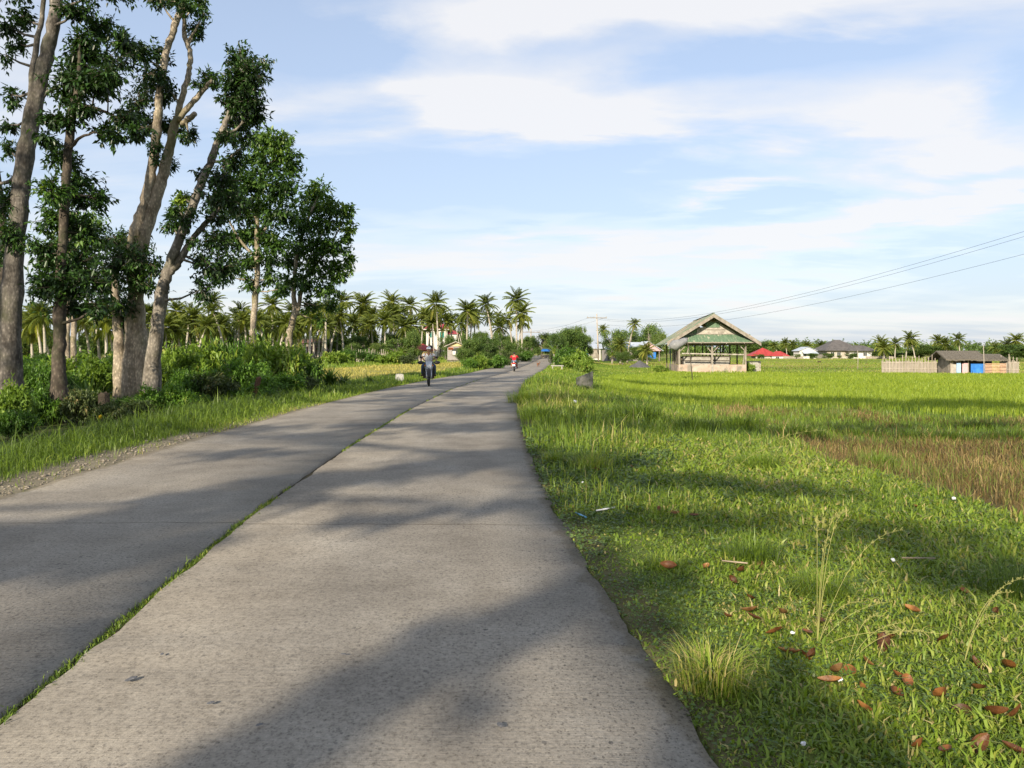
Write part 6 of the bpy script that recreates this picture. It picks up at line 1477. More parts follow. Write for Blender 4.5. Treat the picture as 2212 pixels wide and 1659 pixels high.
fence(1692, 1735, 215, 769, 'low grey picket fence between the red and the small white house', 12, 4)
fence(1870, 1930, 210, 769, 'low fence below the right palm group', 12, 5)
# thin field poles
for px, pb, pt, lab in [(2125, 812, 746, 'slim bleached pole standing in front of the thatched hut'), (1853, 799, 757, 'slim pole alone in the far pasture'), (2182, 806, 770, 'short pole at the right end of the bamboo fence')]:
    g = gp(px, pb) if px != 2182 else gx(px, 82); h = wp(px, pt, g[1])[2]-g[2]
    m = bm(); m.tube([(0,0,-.2), (.02,0,h*.5), (-.02,0,h)], [.04,.035,.025], n=6); o = m.build('field_pole', M['pole_wood'], None, smooth=True); o.location = [float(v) for v in g]; tagp(o, lab, 'pole')
# bamboo poles leaning by the white house
for px, p0, p1, lab in [(938, 757, 700, 'white bamboo pole upright in front of the white house'), (1000, 742, 712, 'bamboo pole leaning over the wooden store roof'), (1006, 740, 722, 'shorter bamboo pole leaning beside the store roof')]:
    Y = 102; a = wp(px, p0+18, Y); b = wp(px-(3 if px < 990 else 14), p1, Y); a[2] = gz(a[0], Y)-.2
    m = bm(); m.tube([tuple(a-a), tuple((b-a)*.5), tuple(b-a)], [.06,.055,.04], n=6); o = m.build('bamboo_pole', M['pole_wood'], None, smooth=True); o.location = [float(v) for v in a]; tagp(o, lab, 'pole')
fence(770, 840, 96, 762, 'broken garden fence of pale sticks left of the low red roof', 16, 6)
fence(905, 925, 100, 770, 'short stick fence beside the low red roof', 5, 7)
# ---------------------------------------------------------------- people and animals: one skinned surface over a posed skeleton
def skinned(name, joints, bones, root, m, parent, sub=2):
    """joints: key -> (x,y,z, rx[, ry]); returns a baked mesh object"""
    keys = list(joints); ix = {k: i for i, k in enumerate(keys)}
    me = bpy.data.meshes.new(name); me.from_pydata([joints[k][:3] for k in keys], [(ix[a], ix[b]) for a, b in bones], [])
    o = bpy.data.objects.new(name, me); C.objects.link(o)
    md = o.modifiers.new('skin', 'SKIN'); md.use_smooth_shade = True; md.branch_smoothing = .3
    sv = me.skin_vertices[0].data
    for k, i in ix.items():
        r = joints[k][3:]; sv[i].radius = (r[0], r[-1]); sv[i].use_root = (k == root)
    s = o.modifiers.new('sub', 'SUBSURF'); s.levels = sub; s.render_levels = sub
    dg = bpy.context.evaluated_depsgraph_get(); baked = bpy.data.meshes.new_from_object(o.evaluated_get(dg))
    bpy.data.objects.remove(o); bpy.data.meshes.remove(me)
    baked.name = name; ob = link(name, baked, m, parent); return ob

M['skin'] = plain('brown_skin', (.27,.145,.085), .55)
M['hair'] = plain('black_hair', (.012,.010,.010), .5)
def cloth(n, c): M[n] = rough_mat(n, [v*.8 for v in c], [min(1, v*1.1) for v in c], 6, .85, .35); return M[n]
cloth('white_tee', (.58,.59,.62)); cloth('yellow_top', (.62,.46,.16)); cloth('blue_jeans', (.05,.08,.16)); cloth('olive_trousers', (.04,.043,.036)); cloth('red_shirt', (.55,.015,.03)); cloth('denim', (.12,.17,.25)); cloth('brown_boots', (.10,.045,.03)); cloth('dark_shirt', (.08,.09,.12))
M['cap'] = plain('white_cap', (.75,.76,.80), .7); M['cap_badge'] = plain('cap_badge', (.10,.14,.30), .6)

def figure(t, J, shirt, trousers, short=0.0, sleeve=.55, shoes='brown_boots', hair_long=False, fwd=-1):
    """J: pose joints (pelvis spine chest neck head; shoulder elbow wrist hip knee ankle toe, each with _l and _r)"""
    g = lambda k: np.array(J[k], float)
    hd = g('head'); fv = np.array([0, fwd, 0.0]); P = {}
    P['pelvis'] = (*g('pelvis'), .135, .105); P['spine'] = (*g('spine'), .125, .095); P['chest'] = (*g('chest'), .15, .105)
    P['neck'] = (*g('neck'), .052, .055); P['jaw'] = (*(hd+fv*.025-[0, 0, .085]), .058, .062); P['skull'] = (*hd, .078, .092); P['top'] = (*(hd-fv*.01+[0, 0, .075]), .06, .07)
    P['nose'] = (*(hd+fv*.105-[0, 0, .02]), .012); B = [('pelvis', 'spine'), ('spine', 'chest'), ('chest', 'neck'), ('neck', 'jaw'), ('jaw', 'skull'), ('skull', 'top'), ('skull', 'nose')]
    for s, sx in (('_l', -1), ('_r', 1)):
        P['ear'+s] = (*(hd+[sx*.09, 0, -.02]), .014); B.append(('skull', 'ear'+s))
        for k, r in (('shoulder', .062), ('elbow', .043), ('wrist', .03), ('hip', .088), ('knee', .058), ('ankle', .038), ('toe', .034)):
            P[k+s] = (*g(k+s), r)
        kn, an = g('knee'+s), g('ankle'+s); P['calf'+s] = (*(kn*.65+an*.35), .054)
        w, e = g('wrist'+s), g('elbow'+s); d = (w-e)/np.linalg.norm(w-e); P['palm'+s] = (*(w+d*.06), .032, .02)
        B += [('chest', 'shoulder'+s), ('shoulder'+s, 'elbow'+s), ('elbow'+s, 'wrist'+s), ('wrist'+s, 'palm'+s), ('pelvis', 'hip'+s), ('hip'+s, 'knee'+s), ('knee'+s, 'calf'+s), ('calf'+s, 'ankle'+s), ('ankle'+s, 'toe'+s)]
        lat = np.array([0, 0, 1.0]); sd = np.cross(d, lat); sd /= max(np.linalg.norm(sd), 1e-6)
        for fi, (o, L) in enumerate(((-.026, .062), (-.009, .072), (.009, .068), (.026, .052))):
            a = w+d*.10+sd*o; b = a+d*L*.5+[0, 0, -.018]; c = b-[0, 0, L*.5]+d*.005
            P[f'f{fi}a{s}'] = (*a, .010); P[f'f{fi}b{s}'] = (*b, .009); P[f'f{fi}c{s}'] = (*c, .008)
            B += [('palm'+s, f'f{fi}a{s}'), (f'f{fi}a{s}', f'f{fi}b{s}'), (f'f{fi}b{s}', f'f{fi}c{s}')]
        a = w+d*.05-sd*.035*sx; b = a+d*.035-sd*.012*sx+[0, 0, -.02]; P['ta'+s] = (*a, .011); P['tb'+s] = (*b, .009); B += [('palm'+s, 'ta'+s), ('ta'+s, 'tb'+s)]
    skinned('body', P, B, 'pelvis', M['skin'], t, 1)
    e = MB()
    for sx in (-1, 1): e.ball(tuple(hd+fv*.082+[sx*.032, 0, .012]), .012, 6, 4)
    e.build('eyes', M['hair'], t); e = MB(); e.box(tuple(hd+fv*.087+[0, 0, -.06]), (.045, .012, .010)); e.build('mouth', M['brown_boots'], t)
    # shirt
    up = lambda k, a: (*J[k], *a)
    S = {'pelvis': up('pelvis', (.15, .122)), 'spine': up('spine', (.15, .118)), 'chest': up('chest', (.172, .125)), 'collar': (*(g('chest')*.35+g('neck')*.65), .075, .075)}
    SB = [('pelvis', 'spine'), ('spine', 'chest'), ('chest', 'collar')]
    for s in ('_l', '_r'):
        S['shoulder'+s] = up('shoulder'+s, (.075,)); q = g('shoulder'+s)*(1-sleeve)+g('elbow'+s)*sleeve; S['cuff'+s] = (*q, .066)
        SB += [('chest', 'shoulder'+s), ('shoulder'+s, 'cuff'+s)]
    skinned('shirt', S, SB, 'spine', M[shirt], t, 2)
    T = {'pelvis': up('pelvis', (.145, .118))}; TB = []
    for s in ('_l', '_r'):
        T['hip'+s] = up('hip'+s, (.10,)); T['knee'+s] = up('knee'+s, (.074,)); TB += [('pelvis', 'hip'+s), ('hip'+s, 'knee'+s)]
        if not short:
            T['ankle'+s] = up('ankle'+s, (.056,)); TB.append(('knee'+s, 'ankle'+s))
    skinned('trousers', T, TB, 'pelvis', M[trousers], t, 2)
    for s in ('_l', '_r'):
        a, b = g('ankle'+s), g('toe'+s); m = MB(); m.tube([tuple(a+(a-b)*.35-[0, 0, .03]), tuple(a-[0, 0, .02]), tuple(b), tuple(b+(b-a)*.25)], [.035, .052, .046, .02], n=8); m.build('shoe', M[shoes], t, smooth=True)
    h = MB(); h.ball(tuple(hd-fv*.018+[0, 0, .035]), (.094, .104, .085), 12, 8)
    if hair_long: h.ball(tuple(hd-fv*.055+[0, 0, -.07]), (.10, .075, .16), 10, 7)
    h.build('hair', M['hair'], t, smooth=True)
    return hd

def capped(t, hd, fwd):
    m = MB(); fv = np.array([0, fwd, 0]); m.ball(tuple(hd-fv*.01+[0, 0, .062]), (.106, .115, .085), 14, 8)
    m.box(tuple(hd+fv*.145+[0, 0, .05]), (.15, .12, .014), rx=-.12*fwd); o = m.build('cap', M['cap'], t, smooth=False)
    m = MB(); m.ball(tuple(hd+fv*.098+[0, 0, .085]), (.045, .014, .022), 8, 5); m.build('badge', M['cap_badge'], o)

M['tyre'] = rough_mat('rubber_tyre', (.018,.018,.018), (.045,.043,.04), 8, .85, .3); M['rim'] = plain('wheel_metal', (.45,.46,.48), .35, .8); M['black_plastic'] = plain('black_plastic', (.02,.02,.022), .45)
M['silver_paint'] = plain('silver_paint', (.45,.48,.52), .3, .3); M['engine'] = plain('engine_metal', (.10,.10,.105), .5, .6); M['chrome'] = plain('fork_chrome', (.6,.6,.62), .22, .9); M['lens'] = plain('lamp_lens', (.75,.77,.78), .1)
M['red_lens'] = plain('red_lamp_lens', (.55,.02,.03), .2); M['plate'] = plain('white_plate', (.72,.76,.74), .5); M['red_paint'] = plain('red_fairing', (.5,.02,.03), .3); M['amber'] = plain('amber_lens', (.8,.25,.03), .3)

def wheel(t, y, R_, r, sx):
    w = thing_part('wheel', t)
    m = MB(); m.torus((0, y, R_), R_-r, r, 'x', 30, 8, sx); m.build('tyre', M['tyre'], w, smooth=True)
    m = MB(); m.torus((0, y, R_), R_-2*r-.008, .016, 'x', 30, 6, 1.4); m.build('rim', M['rim'], w, smooth=True)
    m = MB()
    for i in range(18):
        a = 2*math.pi*i/18; m.tube([(.02*(-1)**i, y+.04*math.cos(a), R_+.04*math.sin(a)), (0, y+(R_-2*r)*math.cos(a+.15), R_+(R_-2*r)*math.sin(a+.15))], .003, n=3)
    m.tube([(-.06, y, R_), (.06, y, R_)], .045, n=10); m.build('spokes', M['rim'], w)

def trail_bike(loc, rz):
    t = thing('motorcycle', 'tall dual-sport motorbike with silver headlight cowl coming towards the viewer, two people aboard', 'motorbike', loc, rz)
    wheel(t, -.70, .33, .048, 1.0); wheel(t, .62, .31, .055, 1.1)
    top = (0, -.36, 1.02)
    for s in (-1, 1):
        m = MB(); m.tube([(s*.10, -.70, .33), (s*.10, -.52, .72)], [.027, .027], n=8); m.tube([(s*.10, -.52, .72), (s*.10, -.37, 1.03)], [.022, .022], n=8); m.build('fork_leg', M['chrome'], t, smooth=True)
        m = MB(); m.tube([(s*.22, -.37, 1.09), (s*.24, -.40, 1.24), (s*.30, -.42, 1.29)], .009, n=5); m.ball((s*.36, -.41, 1.30), (.075, .02, .05), 10, 6); m.build('mirror', M['black_plastic'], t)
        m = MB(); m.ball((s*.37, -.50, 1.06), (.15, .06, .08), 10, 6); m.build('hand_guard', M['black_plastic'], t, smooth=True)
        m = MB(); m.ball((s*.17, -.42, .93), (.04, .03, .028), 8, 5); m.build('indicator', M['amber'], t)
        m = MB(); m.prism([(s*.10, -.45, .98), (s*.17, -.30, .95), (s*.15, -.15, .70), (s*.09, -.30, .62)], (s*.03, 0, 0)); m.build('tank_shroud', M['silver_paint'], t)
        m = MB(); m.tube([(0, .0, .42), (s*.22, .0, .36)], .014, n=6); m.build('foot_peg', M['engine'], t)
    m = MB(); m.tube([(-.40, -.36, 1.06), (-.22, -.38, 1.08), (-.10, -.37, 1.03), (.10, -.37, 1.03), (.22, -.38, 1.08), (.40, -.36, 1.06)], .014, n=6); m.build('handlebar', M['black_plastic'], t)
    m = MB(); m.hexa([(-.09,-.60,.76), (.09,-.60,.76), (.10,-.44,.74), (-.10,-.44,.74), (-.155,-.52,1.10), (.155,-.52,1.10), (.13,-.40,1.12), (-.13,-.40,1.12)]); c = m.build('headlight_cowl', M['silver_paint'], t)
    m = MB(); m.ball((0, -.585, .90), (.095, .03, .075), 12, 7); m.build('headlight', M['lens'], c)
    m = MB()
    for i in range(8):
        a0, a1 = -1.0+i*.24, -1.0+(i+1)*.24
        q = lambda a, r: (-.70-math.cos(a+1.2)*r*.9, .36+r*math.sin(a+1.2)*.9)
        (y0, z0), (y1, z1) = q(a0, .47), q(a1, .47)
        m.hexa([(-.085,y0,z0-.012), (.085,y0,z0-.012), (.085,y1,z1-.012), (-.085,y1,z1-.012), (-.065,y0,z0+.03), (.065,y0,z0+.03), (.065,y1,z1+.03), (-.065,y1,z1+.03)])
    m.build('front_mudguard', M['black_plastic'], t)
    m = MB(); m.ball((0, -.16, .90), (.14, .25, .15), 12, 8); m.build('fuel_tank', M['silver_paint'], t, smooth=True)
    m = MB(); m.tube([(0,.0,.86), (0,.25,.84), (0,.60,.88), (0,.80,.90)], [.10,.12,.12,.07], n=10); m.build('seat', M['black_plastic'], t, smooth=True)
    m = MB(); m.box((0,-.10,.50), (.36,.34,.34)); m.tube([(0,-.2,.55), (0,-.28,.78)], [.11,.09], n=10); m.build('engine', M['engine'], t)
    m = MB(); m.tube([(.12,-.26,.50), (.16,-.15,.32), (.18,.20,.40), (.18,.75,.70)], [.022,.025,.045,.05], n=8); m.build('exhaust', M['chrome'], t, smooth=True)
    m = MB()
    for s in (-1, 1): m.beam((s*.09,.05,.42), (s*.09,.62,.31), .045)
    m.beam((-.09,.3,.37), (.09,.3,.37), .05); m.build('swingarm', M['engine'], t)
    m = MB(); m.tube([(0,-.36,1.0), (0,-.2,.45), (0,.05,.40), (0,.25,.78), (0,.8,.84)], .03, n=6); m.build('frame', M['engine'], t)
    m = MB(); m.hexa([(-.07,.6,.80), (.07,.6,.80), (.06,1.0,.78), (-.06,1.0,.78), (-.07,.6,.83), (.07,.6,.83), (.06,1.0,.81), (-.06,1.0,.81)]); m.build('rear_mudguard', M['black_plastic'], t)
    return t
b1 = np.array([(926-HX)/F*36.6, 36.6, float(ZR(36.6))])
trail_bike(b1, R(7))
def pose(**k):
    J = {}
    for n, v in k.items():
        if n.startswith('b_'):
            n = n[2:]; J[n+'_l'] = (-v[0], v[1], v[2]); J[n+'_r'] = v
        else: J[n] = v
    return J
p = thing('person', 'motorbike rider in light grey T-shirt and white cap, hands on the handlebar', 'person', b1, R(7))
hd = figure(p, pose(pelvis=(0,.20,.97), spine=(0,.15,1.16), chest=(0,.09,1.36), neck=(0,.05,1.51), head=(0,.02,1.645), b_shoulder=(.185,.09,1.43), b_elbow=(.35,-.09,1.24), b_wrist=(.345,-.30,1.12), b_hip=(.10,.18,.94), b_knee=(.21,-.20,.80), b_ankle=(.215,.03,.42), b_toe=(.225,-.12,.37)), 'white_tee', 'olive_trousers')
capped(p, hd, -1)
p = thing('person', 'long-haired passenger in a yellow top and blue jeans sitting behind the capped rider', 'person', b1, R(7))
figure(p, pose(pelvis=(.04,.53,1.02), spine=(.05,.50,1.22), chest=(.07,.45,1.44), neck=(.08,.43,1.60), head=(.10,.40,1.735), b_shoulder=(.20,.44,1.51), b_elbow=(.31,.30,1.27), b_wrist=(.17,.16,1.14), b_hip=(.12,.50,1.0), b_knee=(.28,.20,.90), b_ankle=(.29,.40,.50), b_toe=(.31,.25,.45)), 'yellow_top', 'blue_jeans', hair_long=True)

def scooter(loc, rz):
    t = thing('motorcycle', 'small red underbone motorbike with white number plate riding away up the road', 'motorbike', loc, rz)
    wheel(t, -.60, .28, .038, 1.0); wheel(t, .60, .28, .04, 1.0)
    m = MB(); m.tube([(0,.08,.74), (0,.35,.76), (0,.72,.80)], [.10,.13,.09], n=10); m.build('seat', M['black_plastic'], t, smooth=True)
    m = MB(); m.hexa([(-.10,.15,.48), (.10,.15,.48), (.09,.86,.62), (-.09,.86,.62), (-.12,.15,.68), (.12,.15,.68), (.11,.88,.74), (-.11,.88,.74)]); m.build('tail_fairing', M['red_paint'], t)
    m = MB(); m.ball((0,.90,.72), (.11,.04,.055), 10, 6); m.build('tail_lamp', M['red_lens'], t); m = MB(); m.ball((0,.86,.80), (.055,.05,.05), 8, 5); m.build('grab_lamp', M['lens'], t)
    for s in (-1, 1):
        m = MB(); m.ball((s*.16,.88,.70), (.04,.03,.03), 8, 5); m.build('indicator', M['amber'], t)
        m = MB(); m.tube([(s*.12,.60,.28), (s*.13,.48,.66)], .03, n=8); m.build('shock', M['chrome'], t)
        m = MB(); m.tube([(s*.07,-.60,.28), (s*.07,-.42,.72)], .022, n=8); m.build('fork_leg', M['chrome'], t)
        m = MB(); m.tube([(s*.22,-.34,1.0), (s*.25,-.36,1.14), (s*.30,-.37,1.17)], .008, n=5); m.ball((s*.34,-.37,1.18), (.06,.02,.04), 8, 5); m.build('mirror', M['black_plastic'], t)
        m = MB(); m.prism([(s*.12,-.45,.92), (s*.20,-.30,.85), (s*.19,-.20,.40), (s*.12,-.35,.35)], (s*.03,0,0)); m.build('leg_shield', M['red_paint'], t)
        m = MB(); m.tube([(0,.02,.30), (s*.24,.02,.28)], .014, n=6); m.build('foot_peg', M['engine'], t)
    m = MB(); m.box((0,.965,.55), (.21,.02,.15), rx=.25); m.build('number_plate', M['plate'], t)
    m = MB(); m.hexa([(-.06,.78,.55), (.06,.78,.55), (.05,.95,.36), (-.05,.95,.36), (-.06,.80,.60), (.06,.80,.60), (.05,.99,.40), (-.05,.99,.40)]); m.build('rear_mudguard', M['black_plastic'], t)
    m = MB(); m.tube([(-.34,-.30,.98), (0,-.36,.95), (.34,-.30,.98)], .014, n=6); m.build('handlebar', M['black_plastic'], t); m = MB(); m.ball((0,-.42,.92), (.12,.10,.11), 10, 7); m.build('headlamp_shell', M['red_paint'], t, smooth=True)
    m = MB(); m.box((0,-.05,.34), (.22,.36,.2)); m.build('engine', M['engine'], t); m = MB(); m.tube([(.12,-.1,.26), (.15,.3,.28), (.17,.85,.40)], [.02,.035,.045], n=8); m.build('exhaust', M['chrome'], t, smooth=True)
    m = MB(); m.tube([(0,-.42,.72), (0,-.3,.45), (0,.1,.38), (0,.6,.62)], .04, n=7); m.build('frame', M['engine'], t)
    return t
b2 = gp(1111, 804); b2[2] = float(ZR(b2[1])); b2 = np.array([(1111-HX)/F*b2[1], b2[1], b2[2]])
scooter(b2, R(180-3))
p = thing('person', 'bareheaded rider in a bright red shirt and denim shorts seen from behind', 'person', b2, R(180-3))
figure(p, pose(pelvis=(0,.30,.90), spine=(0,.27,1.08), chest=(0,.21,1.27), neck=(0,.16,1.41), head=(0,.12,1.535), b_shoulder=(.20,.19,1.33), b_elbow=(.36,.0,1.14), b_wrist=(.32,-.22,1.03), b_hip=(.12,.28,.87), b_knee=(.24,-.12,.72), b_ankle=(.25,.06,.34), b_toe=(.27,-.10,.30)), 'red_shirt', 'denim', short=1, sleeve=.8)

def quadruped(name, label, cat, loc, rz, s, mat, tail_up=True, head_low=False):
    """local forward -Y; s = shoulder height"""
    t = thing(name, label, cat, loc, rz)
    hz = (.55 if head_low else 1.22)
    P = {'rump': (0,.42,.86,.13,.15), 'loin': (0,.18,.88,.12,.145), 'chest': (0,-.22,.84,.145,.20), 'neck': (0,-.46,1.0,.09), 'skull': (0,-.62,hz,.085), 'muzzle': (0,-.82,hz-.08,.045), 'tail1': (0,.56,.95,.03), 'tail2': (0,.66,1.2 if tail_up else .6,.022), 'tail3': (.02,.60,1.42 if tail_up else .4,.015)}
    B = [('rump', 'loin'), ('loin', 'chest'), ('chest', 'neck'), ('neck', 'skull'), ('skull', 'muzzle'), ('rump', 'tail1'), ('tail1', 'tail2'), ('tail2', 'tail3')]
    for k, sx in (('l', -1), ('r', 1)):
        d = .10*sx
        P.update({'ear'+k: (.07*sx, -.60, hz+.13, .022), 'sh'+k: (.10*sx,-.24,.70,.07), 'el'+k: (.10*sx,-.22,.48,.05), 'wr'+k: (.10*sx,-.24+d*.6,.22,.032), 'fp'+k: (.10*sx,-.28+d*.8,.03,.036),
                  'th'+k: (.10*sx,.42,.70,.095), 'kn'+k: (.11*sx,.30,.50,.065), 'hk'+k: (.10*sx,.50-d*.5,.28,.036), 'hp'+k: (.10*sx,.44-d*.8,.03,.036)})
        B += [('skull', 'ear'+k), ('chest', 'sh'+k), ('sh'+k, 'el'+k), ('el'+k, 'wr'+k), ('wr'+k, 'fp'+k), ('rump', 'th'+k), ('th'+k, 'kn'+k), ('kn'+k, 'hk'+k), ('hk'+k, 'hp'+k)]
    P = {k: tuple(q*s for q in v) for k, v in P.items()}
    skinned('body', P, B, 'loin', mat, t, 2)
    m = MB()
    for sx in (-1, 1): m.ball((sx*.055*s, -.68*s, (hz+.03)*s), .012*s+.004, 6, 4)
    m.ball((0, -.87*s, (hz-.07)*s), .022*s, 6, 4); m.build('eyes_and_nose', M['hair'], t)
    return t
M['dog_coat'] = rough_mat('tan_dog_coat', (.17,.075,.035), (.27,.125,.06), 9, .85, .2); M['goat_coat'] = rough_mat('dark_goat_coat', (.03,.02,.016), (.07,.045,.035), 9, .85, .2)
d = gp(1163, 793); quadruped('dog', 'small tan dog with raised tail trotting along the right road edge', 'dog', (d[0], d[1], gz(d[0], d[1])+.02), R(140), .42, M['dog_coat'])
d = gp(1770, 786); quadruped('goat', 'small dark goat grazing alone in the far pasture', 'goat', d, R(100), .5, M['goat_coat'], tail_up=False, head_low=True)

# a blue-roofed stall at the far end of the road
def stall():
    t = place('tarp_stall', 'tiny stall with a blue tarpaulin roof at the end of the visible road', 'stall', 1182, 138, R(-10))
    m = bm(); m.hexa([(-1.3,-1,1.55), (1.3,-1,1.45), (1.2,.9,1.95), (-1.2,.9,2.0), (-1.3,-1,1.6), (1.3,-1,1.5), (1.2,.9,2.0), (-1.2,.9,2.05)]); m.build('tarpaulin', M['tarp'], t); t.scale = (.75, .75, .8)
    for x, y, h in ((-1.15,-.9,1.55), (1.15,-.9,1.5), (-1.1,.8,2.0), (1.1,.8,1.95)):
        m = bm(); m.beam((x,y,-.2), (x,y,h), .08); m.build('post', M['dark_wood'], t)
    m = bm(); m.box((0,-.3,.75), (2.1,.7,.07)); m.box((0,-.6,.4), (2.0,.05,.65)); m.build('counter', M['old_wood'], t)
stall()

# ---------------------------------------------------------------- small things on the ground
def curl_leaf():
    V, Q = [], []; n = 7
    for i in range(n):
        t = i/(n-1); w = .30*math.sin(math.pi*(.04+.92*t))**.8
        for s in (-1, -.5, 0, .5, 1): V.append((s*w, t-.5, .10*(2*t-1)**2+.12*abs(s)**1.5*w*3))
    for i in range(n-1):
        for k in range(4): Q.append((i*5+k, i*5+k+1, i*5+k+6, i*5+k+5))
    me = bpy.data.meshes.new('fallen_leaf'); me.from_pydata(V, [], Q); me.update(); me.polygons.foreach_set('use_smooth', np.ones(len(me.polygons), bool)); return me
M['dead_leaf'] = rough_mat('dead_leaf', (.065,.022,.010), (.20,.085,.028), 1.6, .5, .3); M['dead_leaf'].node_tree.nodes['Principled BSDF'].inputs['Specular IOR Level'].default_value = .4
_nt = M['dead_leaf'].node_tree; _oi = N(_nt, 'ShaderNodeObjectInfo'); _rp = ramp(_nt, [(0, (.5,.5,.5)), (.4, (1,.9,.8)), (.7, (1.5,1.6,1.4)), (1, (.8,1.1,1.2))]); _nt.links.new(_oi.outputs['Random'], _rp.inputs[0])
_mx = N(_nt, 'ShaderNodeMix', data_type='RGBA', blend_type='MULTIPLY', i_0=1.0); _p = _nt.nodes['Principled BSDF']; _nt.links.new(_p.inputs['Base Color'].links[0].from_socket, _mx.inputs[6]); _nt.links.new(_rp.outputs[0], _mx.inputs[7]); _nt.links.new(_mx.outputs[2], _p.inputs['Base Color'])
M['yellow_leaf'] = plain('yellow_leaf', (.60,.42,.02), .5)
LEAF = curl_leaf(); LEAF.materials.append(M['dead_leaf'])
rl = random.Random(3)
def on_ground(o, px, py, lift, rot, s):
    g = gp(px, py); o.location = (float(g[0]), float(g[1]), float(g[2])+lift); o.rotation_euler = rot; o.scale = s if hasattr(s, '__len__') else (s,)*3
spots = [(1640, 1345), (1632, 1325), (1580, 1262), (1605, 1245), (1630, 1240), (1450, 1238), (1752, 1448), (1735, 1440), (1820, 1465), (1850, 1455), (1832, 1478), (1770, 1360), (1755, 1395), (1700, 1420), (1710, 1350), (1955, 1490), (1965, 1500), (1940, 1508), (1870, 1520), (1860, 1545),
         (2040, 1530), (2060, 1545), (2165, 1580), (2175, 1555), (2120, 1500), (2190, 1460), (2100, 1440), (2010, 1640), (2050, 1650), (2110, 1625), (2180, 1650), (1920, 1410), (1900, 1390), (2030, 1395), (1990, 1350), (1660, 1370), (1560, 1330), (1520, 1230), (1330, 1090), (1345, 1095), (1470, 1120), (1490, 1128), (1440, 1112), (1960, 1095), (1365, 1020), (1300, 1030), (1285, 985), (1410, 948), (1405, 950), (1255, 913), (2080, 1300), (2150, 1350), (1790, 1500), (1620, 1300)]
for i, (px, py) in enumerate(spots):
    px += rl.uniform(-22, 22); py += rl.uniform(-12, 12)
    o = link('fallen_leaf', LEAF, None); on_ground(o, px, py, rl.uniform(.015, .05), (rl.uniform(-.7, .7)-.15, rl.uniform(-.9, .9), rl.uniform(0, 6.28)), (rl.uniform(.6, 1.1)*.10, rl.uniform(.06, .125), rl.uniform(.10, .22)))
    tagp(o, 'curled brown fallen leaf lying on the grass of the right verge', 'leaf', 'fallen leaves on the right verge')
o = link('fallen_leaf', LEAF.copy(), M['yellow_leaf']); on_ground(o, 216, 925, .22, (-.8, .3, .6), (.2, .22, .2)); o.scale = (.13, .15, .13); tagp(o, 'bright yellow leaf caught in the grass of the left verge', 'leaf')
M['blue_straw'] = plain('blue_straw', (.16,.42,.66), .4); M['litter_white'] = plain('white_litter', (.75,.76,.80), .4); M['stone'] = rough_mat('dark_chip', (.085,.088,.095), (.16,.162,.17), 10, .85, .3); M['stick'] = rough_mat('dry_stick', (.22,.17,.12), (.40,.33,.25), 8, .9, .3)
def straw(px0, py0, px1, py1, r, mat, name, label, cat, lift=.035):
    a, b = gp(px0, py0), gp(px1, py1); a[2] += lift; b[2] += lift+.01; c = (a+b)/2
    m = MB(); m.tube([tuple(a-c), tuple((b-a)*.05), tuple(b-c)], [r, r*1.05, r], n=8); o = m.build(name, mat, None, smooth=True); o.location = [float(v) for v in c]; tagp(o, label, cat)
straw(1244, 1116, 1266, 1130, .008, M['blue_straw'], 'drinking_straw', 'light blue drinking straw lying by the right road edge', 'straw')
straw(1288, 1113, 1327, 1107, .008, M['litter_white'], 'plastic_strip', 'thin white plastic strip in the grass near the blue straw', 'litter')
straw(1948, 1222, 2020, 1227, .006, M['stick'], 'dry_stick', 'pale dry stick lying in the grass beside the crumpled wrapper', 'stick', .06)
straw(1560, 1229, 1615, 1236, .005, M['stick'], 'dry_stick', 'brown dry stick among dead leaves in the shaded verge', 'stick', .05)
def crumple(px, py, s, label, seed, mat=None, lift=.05):
    r = random.Random(seed); m = MB(); m.ball((0, 0, 0), (s, s*.7, s*.5), 9, 6, .25)
    m.v = [(x+r.uniform(-.2, .2)*s, y+r.uniform(-.2, .2)*s, z+r.uniform(-.15, .15)*s) for x, y, z in m.v]
    o = m.build('crumpled_wrapper', mat or M['litter_white'], None); on_ground(o, px, py, lift, (.2, .1, seed), 1.0); tagp(o, label, 'litter')
crumple(1930, 1224, 0.022, 'crumpled white wrapper in the grass beside the pale stick', 1); crumple(1712, 1388, 0.015, 'small white scrap among dead leaves near the seeding grass', 2); crumple(1813, 1497, .016, 'tiny white scrap in bright grass at the edge of the shadow', 3); crumple(1736, 1628, .013, 'tiny white scrap inside the rounded shadow', 4, None, .03); crumple(1242, 880, 0.075, 'whitish plastic scrap far along the right verge', 5, None, .16); crumple(1259, 1051, .016, 'white speck of litter in the short verge grass', 6)
crumple(2060, 1085, 0.034, 'white scrap in the grass near the brown stubble', 7)
def chip(px, py, s, label, seed):
    r = random.Random(seed); m = MB(); m.ball((0, 0, 0), (s, s*.55, s*.16), 9, 5, .25); o = m.build('stone_chip', M['stone'], None)
    g = gp(px, py); o.location = (float(g[0]), float(g[1]), float(ZR(g[1]))+.002); o.rotation_euler = (0, 0, seed); tagp(o, label, 'stone', 'stones set in the road')
chip(284, 1502, .032, 'largest bluish stone chip in the near right slab', 1); chip(1080, 1608, .022, 'bluish stone chip near the bottom edge of the slab', 2); chip(742, 1442, .016, 'pale-edged stone chip in the shaded slab', 3); chip(455, 1560, .018, 'flat stone chip at the shadow edge', 4); chip(828, 1165, .012, 'small dark chip further up the slab', 5); chip(905, 1232, .014, 'dark chip in the sunlit middle of the slab', 6); chip(560, 1610, .016, 'dark chip low in the slab shadow', 7); chip(350, 1442, .014, 'brown-edged chip right of the joint', 8)

